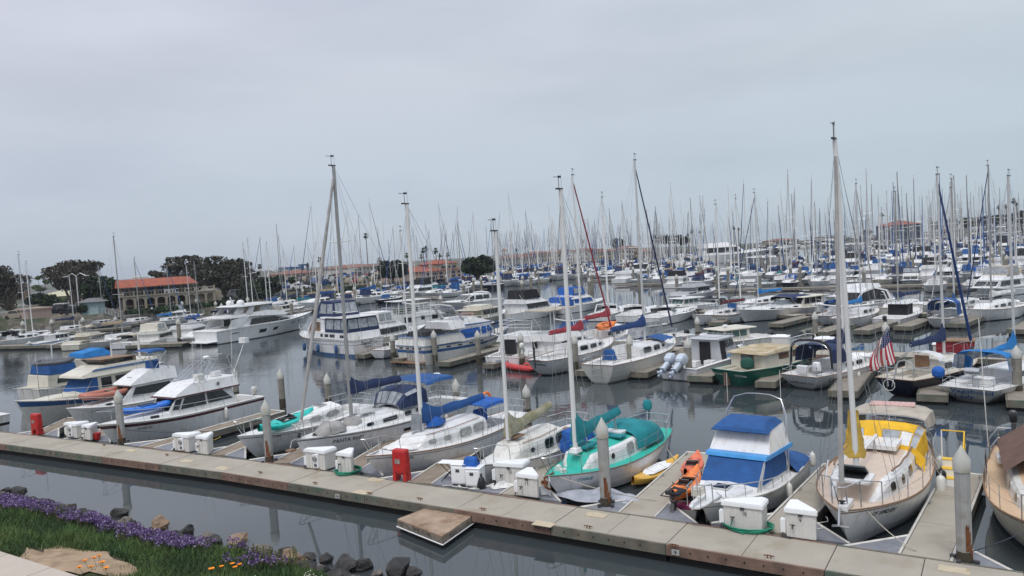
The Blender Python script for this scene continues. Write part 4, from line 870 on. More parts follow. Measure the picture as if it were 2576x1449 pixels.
def dinghy(name,label,mt,L=2.6,B=1.2,r=.19,floor=GREYI,cat='dinghy',inner=None):
    e=empty(name,(0,0,0),0,label,cat); t=MB('tube'); 
    pts=[(-L/2,B/2-r,r),(-L*.1,B/2-r,r),(L*.25,B/2-r*1.2,r*1.15),(L*.42,B*.18,r*1.5),(L/2-r,0,r*1.7),(L*.42,-B*.18,r*1.5),(L*.25,-B/2+r*1.2,r*1.15),(-L*.1,-B/2+r,r),(-L/2,-B/2+r,r)]
    t.tube(pts,r,mt,n=10); 
    for sd in (-1,1): t.tube([(-L/2,sd*(B/2-r),r),(-L/2-.25,sd*(B/2-r),r*.95)],r,mt,n=10,r1=.03)
    t.build(e); f=MB('floor'); f.prismz([(-L/2+.05,-B/2+r),(L*.3,-B/2+r*1.4),(L*.44,0),(L*.3,B/2-r*1.4),(-L/2+.05,B/2-r)],.05,.14,inner or floor); f.build(e)
    s=MB('seat'); s.box(-L*.12,0,r*1.5,.22,B-r*2,.04,WOOD); s.build(e); tr=MB('transom'); tr.box(-L/2+.03,0,.05,.05,B-2*r,.34,floor); tr.build(e); return e
k=dinghy('hard_dinghy','salmon coloured dinghy stowed upside down on the foredeck of a white cruiser',SALMON,2.9,1.3,.17,inner=SALMON); set_on(k,bd.o,bd.h,1.5,-.1,1.55,rz=.1,rx=-.05)
# --- trawler with navy stripe and blue windshield canvas
BC=(38,1018,1.75)
b=Boat('motorboat','white trawler yacht with a navy sheer band and blue canvas over its windshield','motorboat')
b.hull(L=10.6,B=3.2,fb=(1.75,1.25,1.2),bo=1.2,so=.2,tw=.8,twl=.9,pm=.45,pe=2.6,q=1.3,rm=.9,rb=.1,H=WHITE2,rail=WHITE2,rr=.03,stripes=((.78,.97,BLUESTR),),cock=(-5.0,-3.6,1.2,.6),deck=DECKC)
b.block('cabin',[(-3.6,1.2),(-3.5,2.35),(1.0,2.4),(1.65,1.55),(1.75,1.3)],1.3,1.2,CREAM,narrow=.08,wins=[[(-3.1,1.7),(-2.0,1.7),(-2.0,2.25),(-3.1,2.25)],[(-1.6,1.72),(-.5,1.72),(-.5,2.25),(-1.6,2.25)],[(-.2,1.72),(.5,1.72),(.5,2.27),(-.2,2.27)],(BLUEC,[(.75,1.62),(1.55,1.62),(1.05,2.34),(.75,2.34)])],fwin=[(2,1,.05,.95,BLUEC,-.02)])
b.block('cabin_top',[(-3.8,2.4),(-3.8,2.95),(.3,2.95),(1.75,2.55),(1.8,2.4)],1.38,1.1,CREAM,narrow=.12)
b.block('cabin_top_stripe',[(-3.8,2.72),(-3.8,2.8),(.85,2.8),(1.05,2.72)],1.28,1.25,BLUESTR,narrow=.1,bevel=0)
b.block('solar_windscreen',[(-2.3,2.95),(-2.2,3.25),(.35,3.3),(-.1,2.95)],.95,1.1,TEAK,wins=[[(-2.0,3.0),(-.9,3.0),(-.8,3.2),(-2.0,3.2)],[(-.8,3.0),(0,3.0),(.15,3.2),(-.7,3.2)]],fwin=[(2,2,.1,.9)])
b.trunk(1.5,4.0,.3,.2,.62,slope=.9,mt=CREAM)
b.bowrail(-.5,h=.7,n=8,h0=.55)
st=b.p('bow_stem',None); st.tube([(5.25,0,1.75),(4.5,0,.3)],.05,WHITE2)
rd=b.p('radar_mast'); rd.tube([(-1.2,0,2.95),(-1.2,0,4.2)],.06,MASTW); rd.lathe([(0,0),(.2,.02),(.22,.12),(.1,.18),(0,.18)],WHITE,(-1.2,0,4.2))
sm=b.p('stub_mast'); sm.tube([(-3.3,0,2.95),(-3.3,0,4.4)],.075,WHITE2)
b.bowat(*BC[:2],Vector((-.45,-.893,0)),scale=.9,zs=1.12)
# --- boat behind it with blue flybridge canvas
b=Boat('motorboat','white double cabin cruiser with a pale blue bridge cover at the far left','motorboat')
b.hull(L=9.6,B=3.0,fb=(1.6,1.3,1.35),bo=1.0,so=.2,tw=.85,twl=.9,pm=.45,pe=2.6,q=1.2,rm=.92,rb=.12,H=WHITE2,rail=WHITE2,deck=DECKC)
b.block('cabin',[(-4.2,1.3),(-4.1,2.1),(1.4,2.1),(2.2,1.5),(2.3,1.3)],1.25,1.15,CREAM,narrow=.1,wins=[[(-3.6,1.55),(-2.7,1.55),(-2.7,1.95),(-3.5,1.95)],[(-2.6,1.55),(-1.6,1.55),(-1.6,1.95),(-2.6,1.95)],[(-1.5,1.55),(-.6,1.55),(-.6,1.95),(-1.5,1.95)],[(0,1.55),(1.2,1.55),(1.0,1.95),(0,1.95)]],fwin=[(2,2,.1,.9)])
b.block('flybridge',[(-1.6,2.1),(-1.7,2.8),(.2,2.8),(.9,2.1)],1.1,.9,CREAM,narrow=.1,wins=[[(-1.2,2.3),(.3,2.3),(.1,2.65),(-1.2,2.65)]])
b.block('bridge_cover',[(-4.0,2.12),(-3.9,2.75),(-2.3,2.75),(-2.2,2.12)],1.15,1.0,BLUEC,bevel=.05); b.block('upper_cover',[(-1.6,2.82),(-1.5,3.15),(-.1,3.35),(.3,3.0),(.2,2.82)],.95,.7,SKYC,bevel=.05)
da=b.p('davit'); da.tube([(-2.9,.4,2.1),(-2.9,.4,3.9),(-2.2,-.5,4.15)],.05,WHITE2)
b.bowrail(-.5,h=.6,n=6)
bo_=P(38,968,1.2); 
b.sternat(70,985,Vector((.5,.866,0)),1.2)
k=dinghy('inflatable_dinghy','dark grey inflatable dinghy hoisted on the davit of the double cabin cruiser',GREYI,2.9,1.3,.2); k.location=P(142,916,3.0); k.rotation_euler=(.1,0,.1); k.scale=(.72,.72,.72)
def flag(name,label,w,h,loc,rz,group=None,pole=None,droop=.4,vertical=False):
    e=empty(name,loc,rz,label,'flag'); rr=M('flag_red',(.42,.03,.05),.8,var=.12,sc=6); ww=M('flag_white',(.72,.71,.70),.8,var=.05); bb=M('flag_blue',(.015,.02,.10),.8)
    def S(u,v): # u along fly, v from top hoist
        return Vector((x,y,z))
    if vertical:
        def S(u,v):
            top=Vector((0+ .20*w*u,0,-.92*w*u)); bot=Vector((-.42*h-.30*w*math.sin(u*1.9)*.9+.08*w*u,0,-.62*h-.66*w*u)); p=top.lerp(bot,v); p.y=.05*w*math.sin(v*11+u*2)*(.4+u); return p
    fl=MB('cloth')
    for i in range(13):
        rows=[[S(u,v) for u in [k/12 for k in range(13)]] for v in [i/13,(i+.5)/13,(i+1)/13]]
        for j in range(12):
            m_=bb if (i<7 and j<5) else (rr if i%2==0 else ww)
            fl.add([rows[a][c] for a in range(3) for c in (j,j+1)],[(0,1,3,2),(2,3,5,4)],m_)
    fl.build(e); st=MB('stars')
    for r in range(5):
        for c in range(6):
            u=(c+.5)/6*.40; v=(r+.6)/5*.52; o=S(u,v); q=[]
            for k in range(10):
                rad=.022*w if k%2==0 else .009*w; a=k*math.pi/5
                o2=S(min(1,u+rad/w*math.cos(a)),v+rad/h*math.sin(a)); q.append(o2+Vector((0,-.008,0)))
            st.add(q,[tuple(range(10))],ww); st.add([x+Vector((0,.016,0)) for x in q],[tuple(range(10))],ww)
    st.build(e)
    if pole: p=MB('flag_pole'); p.tube(pole,.018,STEEL,n=6); p.build(e)
    return e
flag('american_flag','small American flag flying from the far left cruiser',.95,.55,P(92,914,3.6),.2,droop=.3,pole=[(0,0,-1.6),(0,0,.05)])
b=Boat('motorboat','white cruiser cut off by the left edge of the picture','motorboat')
b.hull(L=9,B=3.0,fb=(1.5,1.15,1.1),bo=1.0,so=.1,tw=.85,twl=.92,pm=.42,pe=2.5,q=1.2,rm=.92,rb=.12,rail=WHITE2,stripes=((.45,.6,BLACK),))
b.block('cabin',[(-2.6,1.1),(-2.5,2.1),(.9,2.1),(1.6,1.4),(1.7,1.15)],1.2,1.0,WHITE,narrow=.2,wins=[[(-2.2,1.5),(.9,1.5),(.6,2.0),(-2.2,2.0)]],fwin=[(2,2,.1,.9)]); b.block('flybridge',[(-2.6,2.12),(-2.6,2.9),(-.6,2.95),(.3,2.12)],1.1,.9,WHITE)
b.bowrail(0,h=.6,n=6)
b.bowat(-560,1125,HB,1.5)
# ------------------------------------------------------------------ things on the dock
def dockbox(px,py,label,w=1.15,d=.75,h=.62,num=None,rz=None,small=False,meter=False,hose=False,z=.5,flip=False):
    """px,py: picture point of the base centre of the side facing the walkway"""
    rz=rzd if rz is None else rz; p=P(px,py,z); e=empty('dock_box',(p.x,p.y,z),rz,label,'dock box','white plastic dock boxes')
    if small: poly=[(-w/2,0),(w/2,0),(w/2,.10),(-w/2+.16,d),(-w/2,d*.93)]
    else: poly=[(-w/2,0),(w/2,0),(w/2,d*.9),(w/2-.15,d),(-w/2,.16)]
    if flip: poly=[(-x,y) for x,y in poly]
    b=MB('body',bevel=.015); b.prismz(poly,.03,h,PLAST,ex=.03); b.prismz([(x*.97,y*.97+.01) for x,y in poly],0,.03,DGREY)
    b.build(e); r=MB('rib')
    for k in range(5 if not small else 3):
        x=lerp(-w/2+.14,w/2-.14,k/(4 if not small else 2)); r.box(x,-.012,.05,.05,.025,h-.14,PLAST)
    r.build(e); l=MB('lid',bevel=.02); cx=sum(q[0] for q in poly)/len(poly); cy=sum(q[1] for q in poly)/len(poly)
    pl=[(cx+(x-cx)*1.13,cy+(y-cy)*1.2) for x,y in poly]; l.prismz(pl,h+.0,h+.10,LIDW,ex=-.03); l.prismz([(cx+(x-cx)*.93,cy+(y-cy)*.93) for x,y in pl],h+.10,h+.13,LIDW,ex=-.04); l.build(e)
    if num: text(e,num,.13,(.05 if not small else 0,-.03,h*.75),(1,0,0),(0,0,1),BLACK)
    if meter:
        m_=MB('power_meter',bevel=.01); m_.box(.1,-.05,.12,.26,.1,.5,LIDW); m_.lathe([(0,0),(.1,0),(.1,.06),(.07,.07),(0,.07)],M('meter_glass',(.25,.26,.27),.2),(.1,-.1,.46),ax=(0,-1,0)); m_.box(.1,-.105,.16,.14,.02,.1,DGREY); m_.build(e)
    else:
        m_=MB('hose_tap'); m_.tube([(-w*.25,-.02,h*.55),(-w*.25,-.12,h*.55),(-w*.25,-.14,h*.45)],.02,DGREY); m_.box(-w*.25,-.1,h*.57,.14,.02,.02,DGREY); m_.build(e)
    lt=MB('latch'); lt.box(0,-.035,h-.06,.1,.03,.1,DGREY); lt.box(-w*.3,d*.0-.02,h+.0,.06,.04,.05,STEEL); lt.build(e)
    sd=MB('outlet_box',bevel=.01); sx=(-w/2-.08)*(-1 if flip else 1); sd.box(sx,.1,.12,.13,.16,.34,LIDW); sd.tube([(sx,.05,.15),(sx-.03,-.03,.03),(sx+.2,-.06,.02)],.02,BLACK); sd.build(e)
    if hose:
        h0=empty('garden_hose',(p.x,p.y,z),rz,'coiled green hose lying around '+hose,'hose','green water hoses'); g=MB('coil'); rn=random.Random(px)
        for k in range(6):
            ph=rn.uniform(0,.4); g.tube([(cx+(w*.55+.07*rn.random()+.02*k)*math.cos(a+ph),cy-.05+(d*.62+.06*rn.random())*math.sin(a+ph)*(1 if math.sin(a+ph)>0 else 1.1),.03+.02*k) for a in [j*math.pi/9-.0 for j in range(18)]],.017,GREENHOSE,n=5,closed=True)
        g.build(h0); s=MB('hose_end'); s.tube([(-w*.25,-.14,h*.45),(-w*.3,-.17,h*.2),(-w*.15,-.2,.08),(w*.1,-.3,.04)],.017,GREENHOSE,n=5); s.build(h0)
    return e
dockbox(1870,1335,'large white dock box numbered 10 in front of the blue canvas fishing boat',.98,.62,.62,'10',hose='dock box number 10')
dockbox(2016,1358,'triangular white dock box numbered 9 left of the nearest yacht',.72,.68,.66,'9',small=True)
dockbox(1282,1220,'white dock box numbered 12 behind the piece of discarded cloth',.98,.62,.6,'12',rz=rzd+.15)
dockbox(1328,1252,'triangular white dock box numbered 11 at the bow of the turquoise deck sloop',.72,.68,.62,'11',small=True)
dockbox(795,1182,'large white dock box with a power meter at the bow of the long lettered sloop',.98,.62,.64,None,meter=True)
dockbox(868,1193,'triangular white dock box with a green hose, right of the one with the meter',.66,.66,.66,None,small=True,hose='the triangular dock box beside the long lettered sloop')
dockbox(458,1137,'large white dock box with a power meter, right of the first grey piling',.98,.62,.64,None,meter=True)
dockbox(510,1144,'triangular white dock box left of the kayak sloop',.66,.66,.66,None,small=True)
dockbox(180,1102,'large white dock box with a power meter beside the navy banded trawler',.98,.62,.6,None,meter=True)
dockbox(219,1108,'triangular white dock box next to the small red bucket',.62,.62,.6,None,small=True)
# ---- red fire cabinets
def firecab(px,py,label,s=1.0,z=.5):
    p=P(px,py,z); e=empty('fire_cabinet',(p.x,p.y,z),rzd+.1,label,'fire cabinet','red fire extinguisher cabinets',s)
    b=MB('cabinet',bevel=.05); b.box(0,0,.22,.6,.3,.88,RED,tx=.93,ty=.9); b.build(e); l=MB('leg',bevel=.02)
    for x in (-.21,.21): l.box(x,0,0,.15,.34,.26,RED,tx=.8)
    l.build(e); d=MB('door',bevel=.02); d.box(0,-.155,.3,.48,.04,.74,RED); d.build(e)
    w=MB('window'); w.box(-.03,-.182,.62,.22,.012,.17,M('cabinet_window',(.30,.24,.22),.2,var=.5,sc=20)); w.build(d.obj); h=MB('hinge'); h.box(.31,-.08,.5,.03,.1,.1,RED); h.box(.31,-.08,.95,.03,.1,.1,RED); h.build(e); return e
firecab(1012,1208,'red fire cabinet standing in front of the blue cover sloop')
firecab(95,1092,'smaller looking red fire cabinet at the far left of the walkway',.95)
bk=empty('fire_bucket',P(245,1105,.5),0,'red bucket tucked behind the triangular dock box near the first piling','bucket'); q=MB('pail'); q.lathe([(.13,0),(.16,.3),(.17,.3),(.14,.02),(0,.02)],RED); q.build(bk); q=MB('lid'); q.lathe([(0,.33),(.17,.31),(.17,.28)],RED); q.build(bk)
# ---- barbecue corner: table, two cabinets, blue covered grill
e=empty('folding_table',P(1135,1208,.47),rzd+.25,'white folding table on crossed black legs beside the white cabinets','table')
q=MB('tabletop',bevel=.02); q.box(0,0,.62,.75,.42,.04,LIDW); q.build(e)
for y in (-.15,.15):
    for a,b_ in (((-.3),(.3)),((.3),(-.3))): q=MB('leg'); q.tube([(a,y,.0),(b_,y,.62)],.015,BLACK,n=5); q.build(e)
def cab(px,py,label,w,d,h,rz=rzd+.2,notch=True):
    e=empty('storage_cabinet',P(px,py,.47),rz,label,'cabinet'); q=MB('body',bevel=.015); q.box(0,d/2,.05,w,d,h-.05,LIDW); q.box(0,d/2,0,w*.9,d*.8,.05,DGREY); q.build(e); q=MB('top',bevel=.02); q.box(0,d/2,h,w*1.06,d*1.06,.05,LIDW); q.build(e); q=MB('door',bevel=.008); q.box(0,-.008,.1,w*.88,.02,h*.75,LIDW); q.build(e); q=MB('vent'); q.box(-.02,-.025,h*.68,.13,.01,.1,DGREY); q.build(e); return e
cab(1155,1222,'white storage cabinet with a small vent next to the folding table',.55,.5,.68); cab(1190,1228,'white storage cabinet carrying the blue covered grill',.52,.5,.62)
e=empty('covered_grill',P(1185,1170,1.14)+DN*.0,rzd+.2,'grill under a royal blue cover on top of the white cabinet','grill'); q=MB('cover',bevel=.06); q.box(0,0,0,.48,.36,.28,ROYALC,tx=.85,ty=.75); q.build(e); q=MB('hem'); q.box(0,0,.0,.5,.38,.05,ROYALC); q.build(e)
e=empty('trash_bag',P(1212,1228,.47),0,'black bag leaning on the white cabinet','bag'); q=MB('bag'); q.lathe([(.13,0),(.16,.12),(.1,.32),(.03,.42),(.05,.47)],BLACK,n=9); q.build(e)
def cloth(name,label,px,py,w,d,mt,seed=1,h=.1,cat='cloth',z=.475,rz=0):
    rn=random.Random(seed); e=empty(name,P(px,py,z),rz,label,cat); q=MB('fabric'); N=16; ph=[rn.uniform(0,6) for _ in range(8)]; rows=[]
    for i in range(N+1):
        r=[]
        for j in range(N+1):
            u=i/N*2-1; v=j/N*2-1; rr=1+.18*math.sin(3*math.atan2(v,u)+ph[0])+.1*math.sin(7*math.atan2(v,u)+ph[1]); ed=max(abs(u),abs(v))
            k=ed/max(.01,math.hypot(u,v)) if ed else 1
            r.append((u*k*w/2*rr,v*k*d/2*rr,max(.01,h*(1-ed**3)*(.5+.5*math.sin(u*6+ph[2]+2*math.sin(v*4+ph[3])))+.012)))
        rows.append(r)
    q.grid(rows,mt); q.build(e); return e
cloth('discarded_cloth','crumpled pale cloth and sack lying in front of dock box 12',1262,1223,.85,.55,WHITEC,3,.16); cloth('black_sack','black bundle among the crumpled cloth in front of dock box 12',1250,1222,.35,.22,BLACKC,5,.12)
tarp=cloth('tarpaulin','big grey tarpaulin sheet floating on a frame below the turquoise deck sloop',1520,1252,2.9,1.3,M('tarp_grey',(.36,.38,.43),.7,var=.2,sc=2,bump=.5,bsc=6),9,.22,'tarpaulin',z=.38,rz=rzd)
st=cloth('blue_tarpaulin_bundle','blue tarpaulin tied over a frame beside the turquoise deck sloop',1455,1160,.1,.1,ROYALC,4,.01,'tarpaulin',z=.5); 
q=MB('fabric'); rows=[]
for i in range(11):
    u=i/10; r=.2+.28*math.sin(math.pi*(.15+.6*u)); rows.append([(r*1.3*math.cos(a)*(1+.12*math.sin(3*a+i)),r*.9*math.sin(a)*(1+.12*math.sin(5*a)),1.15*u+.04*math.sin(4*a)) for a in [k*math.pi/7 for k in range(14)]])
q.grid(rows,ROYALC,close=True); q.add(rows[-1],[tuple(range(14))],ROYALC); q.build(st); q=MB('rope'); 
for k in range(4): q.tube([(-.3+.2*k,-.45,.3),(-.2+.2*k,-.5,.7),(-.1+.1*k,-.3,1.15)],.012,ROPE,n=4)
q.build(st)
# white plastic bag
e=empty('plastic_bag',P(1378,1248,.47),rzd,'white plastic shopping bag hanging beside dock box 11','bag'); q=MB('bag'); rows=[[(x*(.16+.02*math.sin(z*8)),-.05+.05*math.cos(x*3),z) for x in (-1,-.5,0,.5,1)] for z in (0.05,.2,.35,.45,.52)]; q.grid(rows,LIDW); q.tube([(-.12,-.03,.5),(-.1,-.02,.68),(-.04,-.02,.5)],.02,LIDW); q.tube([(.12,-.03,.5),(.1,-.02,.68),(.04,-.02,.5)],.02,LIDW); q.build(e); q=MB('print'); q.lathe([(0,0),(.06,0),(.06,.004),(0,.004)],M('print_teal',(.02,.30,.25),.6),(0,-.012,.3),ax=(0,-1,0),n=14); q.build(e)
# kayaks and dinghy between the fingers
k=kayak('kayak','long yellow and white outrigger kayak floating beside the finger dock','' and YEL or M('kayak_yellow',(.72,.42,.07),.4,var=.15,sc=2),L=3.2,B=.62,H=.32,hole=False,mt2=LIDW)
a_=P(1588,1222,.15); b_=P(1700,1165,.15); c_=(a_+b_)/2; k.location=(c_.x,c_.y,.03); k.rotation_euler=(.22,0,math.atan2(b_.y-a_.y,b_.x-a_.x)); sc_=(b_-a_).length/3.2; k.scale=(sc_,1,1)
q=MB('white_deck'); q.prismz([(-1.0,0),(-.5,-.2),(.5,-.22),(1.1,-.1),(1.1,.1),(.5,.22),(-.5,.2)],.33,.345,LIDW); q.build(k)
e=empty('aluminium_dinghy',P(1715,1290,.0),0,'small grey dinghy with a tilted black outboard, loaded with kayaks','dinghy')
dy_=Vector((-.2,.98,0)); 
A=P(1700,1307,.1); B_=P(1745,1240,.1); dd=(A-B_).normalized(); e.location=((A+B_)/2).x,((A+B_)/2).y,0; e.rotation_euler=(0,0,math.atan2(dd.y,dd.x)); Ld=(A-B_).length
q=MB('hull'); rows=[]
for i in range(9):
    u=i/8; x=lerp(Ld/2,-Ld/2,u); w=.62*(1-max(0,(u-.45)/.55)**2*.85); z=.42+.12*u; rows.append([(x,-w,z),(x,-w*.85,.0),(x,0,-.1),(x,w*.85,.0),(x,w,z)])
q.grid(rows,ALUD); q.add(rows[0],[tuple(range(5))],ALUD); q.grid([[tuple(Vector(p)*Vector((1,1,1))+Vector((0,0,0))) for p in r[::4]] for r in rows][:0] or [[(r[0][0],r[0][1],r[0][2]),(r[0][0],r[0][1]*.93,r[0][2])] for r in rows],RAILW); q.build(e)
q=MB('seat'); q.box(Ld*.15,0,.3,.3,1.0,.04,ALUD); q.build(e); q=MB('cushion',bevel=.03); q.box(Ld*.33,0,.3,.25,1.0,.16,PINK); q.build(e)
bb=Boat('x','x','x',lod=0); outboard(bb,0,0,0,BLACK,35,.62,cov=M('bagged_cowl',(.25,.24,.25),.5,var=.5,sc=12,bump=.4)); mo_=bb.parts[0].build(e); mo_.location=(Ld/2,0,.55); mo_.rotation_euler=(0,0,math.pi)
k=kayak('kayak','orange sit on top kayak resting across the grey dinghy',ORANGE,L=2.7,B=.72,H=.32,mt2=SALMON); a_=P(1690,1278,.62); b_=P(1760,1200,.62); c_=(a_+b_)/2; k.location=c_; k.rotation_euler=(0,0,math.atan2(b_.y-a_.y,b_.x-a_.x))
k=kayak('kayak','salmon red kayak behind the orange kayak, beside the blue canvas fishing boat',M('kayak_salmon',(.75,.17,.08),.45,var=.15),L=2.2,B=.7,H=.3); c_=P(1742,1188,.6); k.location=c_; k.rotation_euler=(0,0,1.15)
e=empty('folding_chair',P(1700,1240,.95),.9,'folded black camping chair lying on the orange kayak','chair'); q=MB('seat',bevel=.02); q.box(0,0,.0,.55,.42,.08,BLACKC); q.build(e); q=MB('frame')
for y in (-.25,.25): q.tube([(-.45,y,.02),(.4,y,.12),(.3,y,.2)],.016,BLACK,n=5)
q.tube([(-.45,-.25,.02),(-.45,.25,.02)],.016,BLACK,n=5); q.tube([(.4,-.25,.12),(.4,.25,.12)],.016,BLACK,n=5); q.build(e)
# yellow boarding steps
e=empty('boarding_steps',P(2395,1225,.47),math.atan2(DN.y,DN.x)-.05,'yellow and white boarding steps with a yellow handrail on the near finger dock','steps')
for k in range(3):
    q=MB('step',bevel=.01); q.box(.12+.24*k,0,0,.24,.55,.22*(k+1),LIDW); q.build(e); q2=MB('tread'); q2.box(.12+.24*k,0,.22*(k+1),.25,.57,.025,YEL); q2.build(e)
q=MB('handrail'); q.tube([(.05,-.3,.1),(.1,-.3,1.0),(.75,-.3,1.5),(.75,.3,1.5)],.022,YEL); q.tube([(.75,.3,1.5),(.7,.3,.6)],.02,LIDW); q.tube([(.75,-.3,1.5),(.75,-.3,.6)],.022,YEL); q.build(e)
# square float in the foreground
PL=[P(x,y,.36) for x,y in ((1000,1308),(1079,1277),(1192,1297),(1112,1352))]
e=empty('square_float',((PL[0]+PL[2])/2).to_tuple(),0,'weathered square wooden float tied to the near side of the walkway','float'); c_=Vector(e.location)
PLY=M('plywood_weathered',(.34,.25,.18),.85,var=.22,sc=2.2,stain=(.20,.12,.07),stth=.55,bump=.15,bsc=30)
q=MB('deck'); q.prismz([((p-c_).x,(p-c_).y) for p in PL],-.02,.03,PLY); q.build(e); q=MB('side_board'); q.prismz([((p-c_).x*1.01,(p-c_).y*1.01) for p in PL],-.24,-.02,M('float_side',(.24,.21,.17),.85,var=.3,sc=5,stain=(.08,.07,.06),stth=.5)); q.build(e); q=MB('rub_strip'); q.tube([Vector(((p-c_).x*1.03,(p-c_).y*1.03,-.2)) for p in PL],.02,LIDW,closed=True,n=5); q.build(e); q=MB('float'); q.prismz([((p-c_).x*.94,(p-c_).y*.94) for p in PL],-.6,-.24,FLOAT); q.build(e)
# mooring lines
def line(label,pts,r=.012,mt=ROPE,sag=.25):
    out=[]
    for a,b_ in zip(pts[:-1],pts[1:]):
        a=Vector(a);b_=Vector(b_)
        for i in range(8): u=i/8; p=a.lerp(b_,u); p.z-=sag*4*u*(1-u); p.z=max(p.z,.04); out.append(p)
    out.append(Vector(pts[-1])); o=MB('mooring_line'); o.tube(out,r,mt,n=5); o=o.build(); setp(o,label,'rope','mooring lines'); return o
line('pale mooring line from the nearest yacht to the right hand finger dock',[P(2275,1320,1.2) if 0 else bl.o+bl.h*3.4+Vector((-bl.h.y,bl.h.x,0))*.35+Vector((0,0,1.25)),P(2305,1385,.5)],.014,sag=.12)
line('mooring line from the nearest yacht bow to the left hand finger dock',[bl.o+bl.h*3.3-Vector((-bl.h.y,bl.h.x,0))*.6+Vector((0,0,1.2)),P(2040,1310,.5)],.014,sag=.05)
line('white line from the turquoise deck sloop stern to the finger dock cleat',[bj.o-bj.h*3.7+Vector((0,0,.95)),P(1708,1165,.5)],.016,sag=.2)
line('line from the turquoise deck sloop bow over the grey tarpaulin',[bj.o+bj.h*3.6+Vector((0,0,1.1)),P(1650,1258,.5)],.014,sag=.1)
line('bow line of the blue canvas fishing boat to the finger dock',[bkk.o+bkk.h*2.9+Vector((-bkk.h.y,bkk.h.x,0))*.3+Vector((0,0,1.3)),P(1905,1315,.5)],.013,sag=.05)
line('dark bow line of the maroon striped cruiser',[be.o+be.h*4.2+Vector((0,0,1.2)),P(640,1072,.5)-DN*.2],.014,ROPED,sag=.25)
line('dark mooring line from the yacht at the right edge to the near piling',[P(2560,1345,.9),P(2440,1388,.55)],.014,ROPED,sag=.03)

CORD=M('power_cord_yellow',(.55,.40,.06),.6)
for (x0,y0,x1,y1,m__,lb) in ((455,1138,560,1098,CORD,'yellow power cord from the first meter dock box to the berth'),(800,1186,870,1140,CORD,'yellow power cord from the meter box beside the long lettered sloop'),(1290,1222,1370,1160,ROPED,'dark power cord trailing from dock box 12'),(2035,1352,2085,1300,RAILW,'white power cord from dock box 9 towards the nearest yacht'),(1205,1232,1120,1222,RAILW,'white cord lying in front of the storage cabinets')):
    a=P(x0,y0,.5);c=P(x1,y1,.5); pts_=[a.lerp(c,i/9)+Vector((.09*math.sin(i*1.9),.07*math.cos(i*2.3),.012)) for i in range(10)]; o=MB('power_cord'); o.tube(pts_,.014,m__,n=5); o=o.build(); setp(o,lb,'cord')
